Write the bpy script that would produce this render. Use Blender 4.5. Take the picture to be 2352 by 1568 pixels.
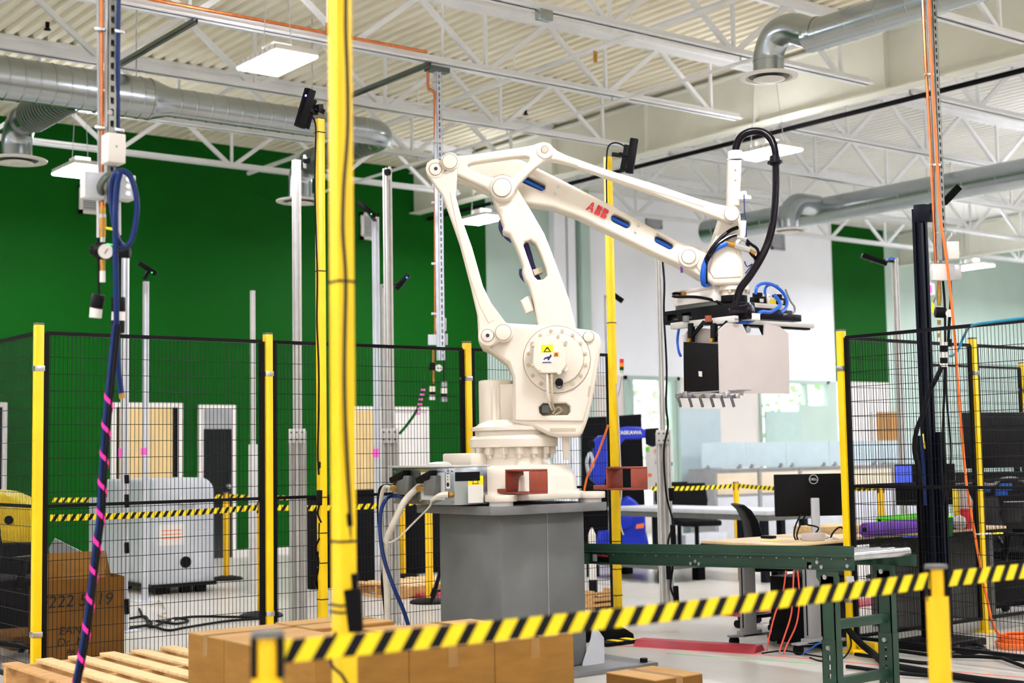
import bpy, bmesh, math, random
from mathutils import Vector as V3, Matrix
random.seed(7)
for o in list(bpy.data.objects):
    bpy.data.objects.remove(o, do_unlink=True)
SC = bpy.context.scene
COL = SC.collection

# ---------------------------------------------------------------- camera
# world axes follow the building: X along the roof joists, Y across them towards the green wall
FPX = 3267.0
PIT, ROL, YAW = math.radians(4.55), math.radians(0.98), math.radians(52.3)
CAM = V3((0, 0, 1.375))
HF = V3((math.cos(YAW), math.sin(YAW), 0))           # level forward direction
HR = V3((math.sin(YAW), -math.cos(YAW), 0))          # level right direction
UP = V3((0, 0, 1))
F = HF*math.cos(PIT) + UP*math.sin(PIT)
U0 = -HF*math.sin(PIT) + UP*math.cos(PIT)
CR = HR*math.cos(ROL) - U0*math.sin(ROL)
CU = HR*math.sin(ROL) + U0*math.cos(ROL)
cam_d = bpy.data.cameras.new('camera')
cam = bpy.data.objects.new('camera', cam_d)
COL.objects.link(cam)
cam_d.sensor_width = 36.0
cam_d.lens = FPX/2352*36.0
cam_d.clip_end = 200
mw = Matrix((CR, CU, -F)).transposed().to_4x4()
mw.translation = CAM
cam.matrix_world = mw
cam_d.dof.use_dof = True
cam_d.dof.focus_distance = 9.0
cam_d.dof.aperture_fstop = 2.2
SC.camera = cam

# ---------------------------------------------------------------- world and exposure
w = bpy.data.worlds.new('world')
SC.world = w
w.use_nodes = True
w.node_tree.nodes['Background'].inputs[0].default_value = (0.93, 0.97, 1.0, 1)
w.node_tree.nodes['Background'].inputs[1].default_value = 3.5
SC.view_settings.view_transform = 'Standard'
SC.view_settings.look = 'None'
SC.view_settings.gamma = 1
SC.view_settings.use_curve_mapping = False
SC.view_settings.exposure = 0.53
LAMP_STRENGTH = 120.0

# ---------------------------------------------------------------- survey helpers (pixel of the 2352x1568 photograph -> place in the hall)
def ray(x, y):
    return F + CR*((x-1176)/FPX) - CU*((y-784)/FPX)
def PX(x, y, X):
    d = ray(x, y); return CAM + d*(X/d.x)
def PY(x, y, Y):
    d = ray(x, y); return CAM + d*(Y/d.y)
def PZ(x, y, z):
    d = ray(x, y); return CAM + d*((z-CAM.z)/d.z)
def PD(x, y, D):
    return CAM + ray(x, y)*D
def on(p, z):
    return V3((p.x, p.y, z))

# ---------------------------------------------------------------- materials
def lin(c):
    return tuple(((v/255)/12.92 if v/255 <= 0.04045 else ((v/255+0.055)/1.055)**2.4) for v in c) + (1,)
MATS = {}
def mat(name, rgb, rough=0.5, metal=0.0, var=0.0, scale=6.0, bump=0.0, emit=0.0, trans=0.0, alpha=1.0, stretch=None, rgb2=None, coat=0.0):
    if name in MATS: return MATS[name]
    m = bpy.data.materials.new(name); m.use_nodes = True
    nt = m.node_tree; b = nt.nodes['Principled BSDF']
    b.inputs['Base Color'].default_value = lin(rgb)
    b.inputs['Roughness'].default_value = rough
    b.inputs['Metallic'].default_value = metal
    if coat: b.inputs['Coat Weight'].default_value = coat
    if trans: b.inputs['Transmission Weight'].default_value = trans
    if alpha < 1: b.inputs['Alpha'].default_value = alpha
    if emit:
        b.inputs['Emission Color'].default_value = lin(rgb)
        b.inputs['Emission Strength'].default_value = emit
    if var or bump or rgb2:
        tc = nt.nodes.new('ShaderNodeTexCoord'); mp = nt.nodes.new('ShaderNodeMapping')
        nt.links.new(tc.outputs['Object'], mp.inputs[0])
        if stretch: mp.inputs['Scale'].default_value = stretch
        nz = nt.nodes.new('ShaderNodeTexNoise'); nz.inputs['Scale'].default_value = scale
        nz.inputs['Detail'].default_value = 5
        nt.links.new(mp.outputs[0], nz.inputs['Vector'])
        if var or rgb2:
            rp = nt.nodes.new('ShaderNodeValToRGB')
            rp.color_ramp.elements[0].position = 0.3; rp.color_ramp.elements[1].position = 0.7
            c = rgb; c2 = rgb2 or tuple(min(255, v*(1+var)) for v in c)
            c1 = tuple(v*(1-var) for v in c)
            rp.color_ramp.elements[0].color = lin(c1); rp.color_ramp.elements[1].color = lin(c2)
            nt.links.new(nz.outputs['Fac'], rp.inputs[0])
            nt.links.new(rp.outputs[0], b.inputs['Base Color'])
        if bump:
            bp = nt.nodes.new('ShaderNodeBump'); bp.inputs['Strength'].default_value = bump
            bp.inputs['Distance'].default_value = 0.01
            nt.links.new(nz.outputs['Fac'], bp.inputs['Height'])
            nt.links.new(bp.outputs[0], b.inputs['Normal'])
    MATS[name] = m
    return m
def spec(n, v): MATS[n].node_tree.nodes['Principled BSDF'].inputs['Specular IOR Level'].default_value = v
M = lambda n: MATS[n]
mat('robot', (222, 213, 196), 0.32, var=0.015, scale=3, coat=0.15)
mat('robot_seam_shade', (120, 110, 92), 0.6, var=0.05)  # dark tone that paints groove shade around the robot's discs
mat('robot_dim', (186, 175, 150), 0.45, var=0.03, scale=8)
mat('panel_grey', (192, 184, 178), 0.6, var=0.015, scale=4)
mat('yellow', (250, 208, 0), 0.42, var=0.03, scale=4)
mat('yellow_amber', (252, 196, 0), 0.5, var=0.03, scale=5)
mat('tape_yellow', (250, 222, 0), 0.55, var=0.02)
mat('tape_black', (14, 16, 22), 0.6, var=0.1)
mat('black', (7, 7, 9), 0.45, var=0.1, scale=9)
mat('black_soft', (11, 11, 13), 0.8, var=0.15, scale=12)
mat('rubber', (10, 10, 12), 0.6, var=0.1, scale=12)
mat('hose_black', (14, 10, 16), 0.22, var=0.1)
mat('green_wall', (0, 78, 6), 0.62, var=0.05, scale=0.9, bump=0.02)
mat('sage', (178, 198, 186), 0.7, var=0.02, scale=1.2)
mat('strut_light', (206, 212, 220), 0.4, 0.3, var=0.04, scale=12)
mat('white_wall', (246, 248, 252), 0.7, var=0.015, scale=1.0)
mat('warm_wall', (228, 222, 214), 0.7, var=0.015, scale=1.0)
mat('deck', (232, 225, 200), 0.7, var=0.03, scale=0.7, bump=0.05, rgb2=(242, 237, 218))
mat('deck_white', (236, 236, 230), 0.7, var=0.02, scale=0.7, bump=0.05)
mat('steel_white', (228, 230, 230), 0.5, var=0.025, scale=3)
mat('girder_paint', (220, 220, 205), 0.6, var=0.03, scale=1.5)
mat('galv', (168, 175, 178), 0.24, 0.95, var=0.02, scale=5)
mat('galv_dark', (104, 112, 106), 0.4, 0.8, var=0.03, scale=6)
mat('steel', (196, 198, 200), 0.28, 0.9, var=0.05, scale=14)
mat('strut_steel', (150, 152, 146), 0.45, 0.35, var=0.06, scale=12)
mat('alu', (196, 195, 190), 0.45, 0.12, var=0.03, scale=12)
mat('dark_chrome', (112, 108, 116), 0.25, 0.9, var=0.04)
mat('blind', (240, 236, 228), 0.7, var=0.01, alpha=0.45)
mat('chrome', (225, 225, 228), 0.14, 1.0, var=0.02)
mat('floor', (196, 191, 178), 0.3, var=0.04, scale=0.8, bump=0.02, rgb2=(206, 203, 193))
mat('pedestal', (104, 107, 106), 0.45, var=0.07, scale=3.5)
mat('plate_grey', (112, 113, 112), 0.5, var=0.08, scale=5)
mat('conv_green', (34, 66, 50), 0.36, var=0.06, scale=5)
mat('fork_red', (142, 62, 42), 0.5, var=0.08, scale=14)
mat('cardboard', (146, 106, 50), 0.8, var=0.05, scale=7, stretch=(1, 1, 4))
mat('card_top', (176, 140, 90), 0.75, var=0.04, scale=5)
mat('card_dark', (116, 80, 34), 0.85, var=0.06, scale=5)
mat('pack_tape', (154, 114, 58), 0.25, var=0.03)
mat('pine', (224, 192, 138), 0.75, var=0.07, scale=4, stretch=(1, 9, 9))
mat('pine2', (196, 152, 96), 0.8, var=0.09, scale=4, stretch=(1, 9, 9))
mat('red', (214, 24, 36), 0.5, var=0.02)
mat('red_ramp', (168, 34, 48), 0.55, var=0.06, scale=8)
mat('brass', (184, 142, 66), 0.3, 0.8, var=0.08, scale=20)
mat('copper', (206, 122, 74), 0.25, 0.9, var=0.08, scale=20)
mat('blue_hose', (5, 36, 92), 0.3, var=0.06, scale=10)
mat('blue_bright', (16, 92, 200), 0.3, var=0.04, scale=10)
mat('blue_robot', (10, 44, 178), 0.38, var=0.05, scale=6)
mat('pink', (255, 20, 160), 0.5, var=0.02)
mat('pink_pale', (255, 90, 200), 0.5, var=0.02)
mat('orange', (244, 118, 40), 0.45, var=0.04, scale=10)
mat('cyan_hose', (0, 128, 160), 0.35, var=0.04, scale=10)
mat('white_plastic', (222, 219, 210), 0.45, var=0.01)
mat('bone', (222, 214, 190), 0.45, var=0.02)
mat('grey_plastic', (96, 98, 94), 0.55, var=0.05, scale=12)
mat('grey_mid', (150, 152, 152), 0.5, var=0.04)
mat('grey_light', (196, 200, 204), 0.5, var=0.03)
mat('machine', (196, 202, 206), 0.34, 0.25, var=0.03, scale=5)
mat('tan_door', (214, 186, 128), 0.55, var=0.04, scale=2, stretch=(6, 6, 1))
mat('brown_door', (166, 124, 70), 0.6, var=0.06, scale=2, stretch=(6, 6, 1))
mat('maple', (232, 206, 158), 0.5, var=0.03, scale=4, stretch=(2, 8, 1))
mat('beige_panel', (216, 202, 176), 0.8, var=0.02)
mat('dark_glass', (14, 20, 22), 0.1, var=0.05)
mat('frost', (196, 216, 220), 0.55, var=0.015, alpha=0.82)
mat('frost_green', (182, 208, 200), 0.55, var=0.015, alpha=0.85)
mat('window_glass', (245, 250, 250), 0.05, alpha=0.12)
mat('purple', (120, 70, 190), 0.6, var=0.04)
mat('lime', (100, 235, 10), 0.6, var=0.04)
mat('leaf', (90, 140, 50), 0.7, var=0.2, scale=14)
mat('lawn', (190, 195, 180), 0.9, var=0.05, scale=0.6)
mat('ink', (30, 26, 90), 0.6)
mat('ink_black', (24, 20, 14), 0.8)
mat('cable_bone', (206, 200, 184), 0.5, var=0.05, scale=12)
mat('navy_alu', (8, 14, 26), 0.45, 0.0, var=0.05)
mat('lamp', (246, 244, 255), 0.5, emit=LAMP_STRENGTH)
mat('deck_fill_glow', (246, 244, 255), 0.5, emit=LAMP_STRENGTH*.16)  # glow of the strips added to brighten the ceiling deck
mat('led_green', (40, 220, 90), 0.5, emit=1.2)
mat('led_violet', (120, 100, 255), 0.5, emit=4.0)
mat('led_blue', (40, 120, 255), 0.5, emit=2.0)
mat('screen', (70, 90, 220), 0.3, emit=0.6)
mat('amber', (255, 140, 20), 0.4)
mat('tape_red', (240, 90, 70), 0.6)
mat('tape_green', (120, 215, 120), 0.6)

for k_ in ('green_wall', 'sage', 'deck', 'deck_white', 'white_wall', 'card_dark', 'cardboard', 'card_top'): spec(k_, 0.12)
for k_ in ('black', 'black_soft', 'rubber', 'tape_black', 'navy_alu', 'hose_black'): spec(k_, 0.16)
spec('blue_hose', 0.25)
# ---------------------------------------------------------------- mesh builder
class MB:
    def __init__(s): s.v = []; s.f = []; s.m = []; s.mi = 0
    def add(s, vs, fs):
        n = len(s.v); s.v += [tuple(p) for p in vs]
        s.f += [tuple(i+n for i in q) for q in fs]; s.m += [s.mi]*len(fs)
        return s
    def hexa(s, p):
        return s.add(p, [(0, 3, 2, 1), (4, 5, 6, 7), (0, 1, 5, 4), (1, 2, 6, 5), (2, 3, 7, 6), (3, 0, 4, 7)])
    def box(s, x0, x1, y0, y1, z0, z1):
        return s.hexa([(x0, y0, z0), (x1, y0, z0), (x1, y1, z0), (x0, y1, z0), (x0, y0, z1), (x1, y0, z1), (x1, y1, z1), (x0, y1, z1)])
    def cbox(s, c, sx, sy, sz):
        return s.box(c[0]-sx/2, c[0]+sx/2, c[1]-sy/2, c[1]+sy/2, c[2]-sz/2, c[2]+sz/2)
    def bar(s, p0, p1, w, h=None, up=(0, 0, 1)):
        p0 = V3(p0); p1 = V3(p1); h = h or w
        d = (p1-p0).normalized(); u = V3(up)
        if abs(d.dot(u)) > 0.98: u = V3((1, 0, 0))
        a = d.cross(u).normalized(); b = a.cross(d).normalized()
        a *= w/2; b *= h/2
        return s.hexa([p0-a-b, p0+a-b, p0+a+b, p0-a+b, p1-a-b, p1+a-b, p1+a+b, p1-a+b])
    def cyl(s, p0, p1, r0, r1=None, n=14, cap=True):
        p0 = V3(p0); p1 = V3(p1); r1 = r0 if r1 is None else r1
        d = (p1-p0).normalized(); u = UP if abs(d.z) < 0.95 else V3((1, 0, 0))
        a = d.cross(u).normalized(); b = d.cross(a)
        vs = []
        for p, r in ((p0, r0), (p1, r1)):
            for k in range(n):
                t = 2*math.pi*k/n; vs.append(p + a*(r*math.cos(t)) + b*(r*math.sin(t)))
        fs = [(k, (k+1) % n, n+(k+1) % n, n+k) for k in range(n)]
        if cap: fs += [tuple(range(n-1, -1, -1)), tuple(range(n, 2*n))]
        return s.add(vs, fs)
    def tube(s, pts, r, n=8, sub=5, rr=None):
        pts = spline([V3(p) for p in pts], sub) if sub > 1 else [V3(p) for p in pts]
        vs = []; N = len(pts); a = None
        for i, p in enumerate(pts):
            d = (pts[min(i+1, N-1)] - pts[max(i-1, 0)]).normalized()
            if a is None:
                u = UP if abs(d.z) < 0.9 else V3((1, 0, 0)); a = d.cross(u).normalized()
            else:
                a = (a - d*a.dot(d)); a = a.normalized() if a.length > 1e-6 else d.orthogonal().normalized()
            b = d.cross(a); q = r if rr is None else rr(i/(N-1))
            for k in range(n):
                t = 2*math.pi*k/n; vs.append(p + a*(q*math.cos(t)) + b*(q*math.sin(t)))
        fs = [(i*n+k, i*n+(k+1) % n, (i+1)*n+(k+1) % n, (i+1)*n+k) for i in range(N-1) for k in range(n)]
        fs += [tuple(range(n-1, -1, -1)), tuple(range((N-1)*n, N*n))]
        return s.add(vs, fs)
    def lathe(s, c, prof, n=24):
        c = V3(c); vs = []
        for r, z in prof:
            for k in range(n):
                t = 2*math.pi*k/n; vs.append(c + V3((r*math.cos(t), r*math.sin(t), z)))
        P = len(prof)
        fs = [(i*n+k, i*n+(k+1) % n, (i+1)*n+(k+1) % n, (i+1)*n+k) for i in range(P-1) for k in range(n)]
        fs += [tuple(range(n-1, -1, -1)), tuple(range((P-1)*n, P*n))]
        return s.add(vs, fs)
    def prism(s, pts, vec):
        n = len(pts); vec = V3(vec); a = [V3(p) for p in pts]
        vs = a + [p+vec for p in a]
        return s.add(vs, [tuple(range(n-1, -1, -1)), tuple(range(n, 2*n))] + [(k, (k+1) % n, n+(k+1) % n, n+k) for k in range(n)])
    def loft(s, rings):
        n = len(rings[0]); vs = [p for r in rings for p in r]; P = len(rings)
        fs = [(i*n+k, i*n+(k+1) % n, (i+1)*n+(k+1) % n, (i+1)*n+k) for i in range(P-1) for k in range(n)]
        fs += [tuple(range(n-1, -1, -1)), tuple(range((P-1)*n, P*n))]
        return s.add(vs, fs)
    def quad(s, a, b, c, d):
        return s.add([a, b, c, d], [(0, 1, 2, 3)])
    def mesh(s, name, bevel=0.0, smooth=True, seg=2):
        me = bpy.data.meshes.new(name)
        me.from_pydata(s.v, [], s.f)
        me.polygons.foreach_set('material_index', s.m)
        bm = bmesh.new(); bm.from_mesh(me)
        bmesh.ops.recalc_face_normals(bm, faces=bm.faces)
        if bevel:
            es = [e for e in bm.edges if len(e.link_faces) == 2 and e.calc_face_angle(0) > 0.5]
            bmesh.ops.bevel(bm, geom=es, offset=bevel, segments=seg, affect='EDGES', profile=0.5, clamp_overlap=True)
        bm.to_mesh(me); bm.free()
        finish(me, smooth)
        return me
    def part(s, name, mats, parent=None, bevel=0.0, smooth=True, label=None, kind=None, local=False, seg=2):
        return link(name, s.mesh(name, bevel, smooth, seg), mats, parent, label, kind, local)
def finish(me, smooth=True):
    if smooth and len(me.polygons):
        me.polygons.foreach_set('use_smooth', [True]*len(me.polygons))
        me.set_sharp_from_angle(angle=math.radians(38))
    me.update()
def spline(p, sub):
    if len(p) < 3: return p
    out = []
    for i in range(len(p)-1):
        p0 = p[max(i-1, 0)]; p1 = p[i]; p2 = p[i+1]; p3 = p[min(i+2, len(p)-1)]
        for k in range(sub):
            t = k/sub
            out.append(0.5*((2*p1) + (p2-p0)*t + (2*p0-5*p1+4*p2-p3)*t*t + (3*p1-p0-3*p2+p3)*t**3))
    out.append(p[-1]); return out
def link(name, me, mats, parent=None, label=None, kind=None, local=False):
    if not isinstance(mats, (list, tuple)): mats = [mats]
    for m in mats: me.materials.append(MATS[m] if isinstance(m, str) else m)
    o = bpy.data.objects.new(name, me); COL.objects.link(o)
    if parent is not None:
        o.parent = parent
        if not local:
            o.matrix_parent_inverse = root_mat(parent).inverted()
    if label: o['label'] = label
    if kind: o['kind'] = kind
    return o
def root_mat(o):
    if o.parent is None: return o.matrix_basis.copy()
    return root_mat(o.parent) @ o.matrix_parent_inverse @ o.matrix_basis
def tag(o, label, cat, group=None):
    o['label'] = label; o['category'] = cat
    if group: o['group'] = group
    return o
def thing(name, label, cat, loc=(0, 0, 0), group=None):
    o = bpy.data.objects.new(name, None); COL.objects.link(o)
    o.location = loc; o.empty_display_size = 0.1
    return tag(o, label, cat, group)
def struct(o):
    o['kind'] = 'structure'; return o
def copy_tree(o, loc=None, label=None, rotz=None, parent=None):
    c = o.copy(); COL.objects.link(c)
    if parent is not None:
        c.parent = parent; c.matrix_parent_inverse = o.matrix_parent_inverse.copy()
    if loc is not None: c.location = loc
    if rotz is not None: c.rotation_euler.z = rotz
    if label: c['label'] = label
    for ch in list(o.children): copy_tree(ch, parent=c)
    return c
def chaikin(p, it=1):
    for _ in range(it):
        q = []
        for i in range(len(p)):
            a = p[i]; b = p[(i+1) % len(p)]
            q.append((a[0]*.75+b[0]*.25, a[1]*.75+b[1]*.25)); q.append((a[0]*.25+b[0]*.75, a[1]*.25+b[1]*.75))
        p = q
    return p
def extrude2d(name, loops, depth, bevel=0.0, res=2):
    """filled 2D outline(s) with holes, thickness `depth` centred on z=0"""
    cu = bpy.data.curves.new(name, 'CURVE'); cu.dimensions = '2D'; cu.fill_mode = 'BOTH'
    for L in loops:
        sp = cu.splines.new('POLY'); sp.points.add(len(L)-1)
        for i, (x, y) in enumerate(L): sp.points[i].co = (x, y, 0, 1)
        sp.use_cyclic_u = True
    cu.extrude = max(depth/2 - bevel, 0.0005)
    cu.bevel_depth = bevel; cu.bevel_resolution = res
    if bevel: cu.offset = -bevel
    ob = bpy.data.objects.new(name, cu)
    me = bpy.data.meshes.new_from_object(ob)
    me.name = name
    bpy.data.objects.remove(ob); bpy.data.curves.remove(cu)
    me.materials.clear()
    return me
def text_mesh(name, body, size, depth=0.002, shear=0.0, bold=0.0, align='CENTER'):
    cu = bpy.data.curves.new(name, 'FONT'); cu.body = body; cu.size = size
    cu.extrude = depth/2; cu.shear = shear; cu.offset = bold
    cu.align_x = align; cu.align_y = 'CENTER'
    ob = bpy.data.objects.new(name, cu)
    me = bpy.data.meshes.new_from_object(ob); me.name = name
    bpy.data.objects.remove(ob); bpy.data.curves.remove(cu)
    me.materials.clear()
    return me
def frame(origin, xa, ya):
    xa = V3(xa).normalized(); ya = V3(ya); ya = (ya - xa*ya.dot(xa)).normalized(); za = xa.cross(ya)
    m = Matrix((xa, ya, za)).transposed().to_4x4(); m.translation = V3(origin)
    return m
def circle(cx, cy, r, n=20, a0=0, a1=360):
    full = abs(a1-a0) >= 360
    return [(cx+r*math.cos(math.radians(a0+(a1-a0)*k/(n if full else n-1))), cy+r*math.sin(math.radians(a0+(a1-a0)*k/(n if full else n-1)))) for k in range(n)]
# ================================================================ the hall: floor, deck, back wall, doors, windows
YW = 18.5
ZD = 5.9
o = MB().box(-9, 42, -9, YW+.2, -.2, 0).part('floor', 'floor', smooth=False); struct(o)
m = MB()
x = -8.0; prof = []
while x < 40:
    prof += [(x, ZD+.045), (x+.05, ZD+.045), (x+.065, ZD), (x+.135, ZD)]; x += .15
vs = [(a, -9, z) for a, z in prof] + [(a, YW+.2, z) for a, z in prof]; n = len(prof)
ks = next(i for i, q in enumerate(prof) if q[0] > 12.4)
m.add(vs, [(k, k+1, n+k+1, n+k) for k in range(ks)])
m.box(-8, 40, -9, YW+.2, ZD+.06, ZD+.16)
m.mi = 1; m.add(vs, [(k, k+1, n+k+1, n+k) for k in range(ks, n-1)])
o = m.part('ceiling', ['deck', 'deck_white'], smooth=False); struct(o)

def xw(px, py=900): return PY(px, py, YW).x
def zw(px, py): return PY(px, py, YW).z
XG, XS, XWH, XG2, XG3 = xw(1118, 700), xw(1252, 700), xw(1347, 700), xw(1914, 700), xw(2035, 700)
WA0, WA1, WB0, WB1 = xw(1432), xw(1560), xw(1742), xw(1903)
ZT = zw(1650, 868)
wallm = ['green_wall', 'sage', 'white_wall', 'warm_wall']
m = MB()
def wcell(x0, x1, z0, z1, k):
    m.mi = k; m.box(x0, x1, YW, YW+.2, z0, z1)
wcell(-8, XG, 0, ZD, 0); wcell(XG, XS, 0, ZD, 1); wcell(XS, XWH, 0, ZD, 1)
wcell(XWH, XG2, ZT, ZD, 2)
wcell(XWH, WA0, 0, ZT, 3); wcell(WA0, WA1, 0, .3, 3); wcell(WA1, WB0, 0, ZT, 3)
wcell(WB0, WB1, 0, .3, 3); wcell(WB1, XG2, 0, ZT, 1)
wcell(XG2, XG3, ZT, ZD, 0); wcell(XG2, XG3, 0, ZT, 3); wcell(XG3, 40, 0, ZD, 1)
wall = struct(m.part('wall_back', wallm, smooth=False))
o = MB().box(-8.2, -8, -9, YW+.2, 0, ZD).part('wall_left', 'white_wall', smooth=False); struct(o)
o = MB().box(-8.2, 40, -9.2, -9, 0, ZD).part('wall_front', 'warm_wall', smooth=False); struct(o)
o = MB().box(40, 40.2, -9.2, YW+.2, 0, ZD).part('wall_right', 'sage', smooth=False); struct(o)
for a, b in ((1264, 1290), (1296, 1312), (1326, 1346)):
    MB().box(xw(a, 700), xw(b, 700), YW-.14, YW, 0, ZD).part('pilaster', 'white_wall' if a < 1320 else 'sage', wall, smooth=False)
o = MB().box(-8, XG2-.5, YW-.02, YW, 0, .1).part('baseboard_back', 'white_plastic', smooth=False); struct(o)

# doors in the green wall
def door(name, px0, px1, pytop, slab, sl0, sl1, slabmat, extra=None):
    x0, x1 = xw(px0), xw(px1); z1 = zw((px0+px1)/2, pytop)
    o = MB().box(x0+.05, x1-.05, YW-.03, YW, 0, z1-.05).part(name, slab, smooth=False); struct(o)
    f = MB().box(x0, x0+.06, YW-.06, YW, 0, z1).box(x1-.06, x1, YW-.06, YW, 0, z1).box(x0+.06, x1-.06, YW-.06, YW, z1-.06, z1)
    f.part('door_frame', 'white_plastic', o, smooth=False)
    a, b = xw(sl0), xw(sl1)
    MB().box(a, b, YW-.05, YW-.02, 0, z1-.06).part('door_leaf', slabmat, o, smooth=False)
    MB().cyl((b-.1, YW-.1, 1.0), (b-.1, YW-.04, 1.0), .03, n=10).part('door_handle', 'steel', o)
    return o
d1 = door('door_1', 254, 416, 925, 'black_soft', 272, 393, 'tan_door')
d2 = door('door_2', 454, 538, 930, 'grey_light', 458, 534, 'dark_glass')
MB().box(xw(459), xw(533), YW-.055, YW-.045, zw(496, 985), zw(496, 940)).part('transom_panel', 'grey_mid', d2, smooth=False)
d3 = door('door_3', 800, 980, 934, 'white_plastic', 816, 872, 'tan_door')
d4 = door('door_4', -60, 14, 924, 'black_soft', -50, 8, 'dark_glass')
o = MB().box(xw(2004), xw(2066), YW-.06, YW, zw(2030, 1064), zw(2030, 946)).part('door_5', 'brown_door', smooth=False); struct(o)
MB().box(xw(1996), xw(2003), YW-.08, YW, 0, zw(2000, 946)).part('door_frame', 'white_plastic', o, smooth=False)

# windows in the white wall, daylight beyond
def window(name, x0, x1, z0, z1, mull, tr=None):
    f = MB(); t = .07
    f.box(x0, x1, YW-.03, YW+.12, z1-t, z1); f.box(x0, x1, YW-.03, YW+.12, z0, z0+t)
    f.box(x0, x0+t, YW-.03, YW+.12, z0, z1); f.box(x1-t, x1, YW-.03, YW+.12, z0, z1)
    root = struct(f.part(name, 'sage', smooth=False))
    xs = [x0+t]+mull+[x1-t]
    for q in mull:
        MB().box(q-.04, q+.04, YW-.02, YW+.1, z0, z1).part('mullion', 'sage', root, smooth=False)
    if tr: MB().box(x0, x1, YW-.01, YW+.1, tr-.03, tr+.03).part('transom', 'sage', root, smooth=False)
    for a, b in zip(xs[:-1], xs[1:]):
        MB().box(a, b, YW+.04, YW+.05, z0+t, z1-t).part('pane', 'window_glass', root, smooth=False)
    return root
w1 = window('window_1', WA0, WA1, .3, ZT, [xw(1450), xw(1522), xw(1545)])
w2 = window('window_2', WB0, WB1, .3, ZT, [xw(1852)])
tag(MB().box(xw(1452), xw(1520), YW+.0, YW+.02, .9, zw(1490, 884)).part('roller_blind', 'blind', smooth=False), 'pale roller blind pulled down inside the window beside the blue robot', 'blind')
zb = zw(1820, 930)
tag(MB().box(xw(1746), xw(1828), YW-.12, YW-.08, .3, zb-.12).part('frosted_screen', 'frost_green', smooth=False), 'sea green frosted glass screen standing in front of the right window', 'screen')
tag(MB().box(xw(1829), xw(1902), YW-.06, YW-.035, .3, zb).part('window_board', 'sage', smooth=False), 'pale sage board covering the lower half of the window', 'board')
o = MB().box(10, 42, YW+.2, 70, -.5, -.3).part('ground_outside', 'lawn', smooth=False); struct(o)
def shrub(px, d, h, r, lab):
    p = PD(px, 900, d); t = thing('shrub', lab, 'shrub', (p.x, p.y, -.3), 'shrubs outside the windows')
    g = MB()
    for k in range(140):
        a = random.uniform(0, 6.28); e = random.random(); rr = r*math.sqrt(random.random())
        c = V3((p.x+rr*math.cos(a), p.y+rr*math.sin(a), h*(.35+.65*e)))
        n1 = V3((random.gauss(0, 1), random.gauss(0, 1), random.gauss(0, 1))).normalized()*.13; n2 = n1.orthogonal().normalized()*.09
        g.quad(c-n1, c-n2, c+n1, c+n2)
    g.part('foliage', 'leaf', t, smooth=False, kind='stuff')
    MB().cyl((p.x, p.y, -.3), (p.x, p.y, h*.6), .06, n=8).part('stem', 'brown_door', t)
shrub(1420, 34, 2.9, .9, 'leafy green shrub outside the window behind the blue robot')
shrub(1556, 33, 3.0, .7, 'slim green shrub outside the window beside the clear glass screen')
shrub(1768, 38, 3.2, .9, 'green shrub outside the right window, nearer the white wall')
shrub(1885, 32, 3.0, .8, 'green shrub outside the right window, beside its sage frame')

# ================================================================ roof steel
def joist_mesh(x0, x1, first):
    parts = {}
    parts['bottom_chord'] = MB().box(x0, x1, -.065, -.012, 0, .012).box(x0, x1, .012, .065, 0, .012).box(x0, x1, -.028, -.012, 0, .065).box(x0, x1, .012, .028, 0, .065).mesh('bottom_chord', smooth=False)
    parts['top_chord'] = MB().box(x0-.25, x1+.25, -.07, .07, .66, .7).box(x0-.25, x1+.25, -.03, .03, .6, .66).mesh('top_chord', smooth=False)
    return parts
WEBV = MB().bar((0, 0, .03), (0, 0, .63), .032, .032).mesh('web', smooth=False)
WEBR = MB().bar((.03, 0, .03), (.8, 0, .63), .042, .05).mesh('web', smooth=False)
WEBL = MB().bar((-.03, 0, .03), (-.8, 0, .63), .042, .05).mesh('web', smooth=False)
for me in (WEBV, WEBR, WEBL): me.materials.append(M('steel_white'))
ZC = 5.2
def joist(x0, x1, first, y, lab):
    r = thing('roof_joist', lab, 'joist', (0, y, ZC), 'open web roof joists')
    for k, me in CH[(x0, x1)].items():
        c = bpy.data.objects.new(k, me); COL.objects.link(c); c.parent = r
    xx = first
    while xx < x1:
        for me, lo, hi in ((WEBV, 0, 0), (WEBR, 0, .8), (WEBL, -.8, 0)):
            if xx+lo < x0-.2 or xx+hi > x1+.25: continue
            c = bpy.data.objects.new('web', me); COL.objects.link(c); c.parent = r; c.location.x = xx
        xx += 1.6
    return r
CH = {}
bays = [(-.6, 12.05, .4), (12.75, 24.3, 14.0), (25.0, 36.0, 26.4)]
for a, b, c in bays:
    CH[(a, b)] = joist_mesh(a, b, c)
    for me in CH[(a, b)].values(): me.materials.append(M('steel_white'))
names = {5.61: 'nearer than the diffuser', 7.48: 'over the robot', 9.35: 'behind the round diffuser', 11.22: 'carrying the copper pipe', 13.09: 'behind the big duct', 14.96: 'second from the wall', 16.83: 'next to the wall'}
bl = ['white open web roof joist %s, before the girder', 'white roof joist beyond the girder, in line with the one %s', 'white roof joist in the farthest bay, in line with the one %s']
for i, (a, b, c) in enumerate(bays):
    for y, s in names.items():
        if i == 2 and y < 9: continue
        if i == 0 and y < 7: continue
        joist(a, b, c, y, bl[i] % s)
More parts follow.
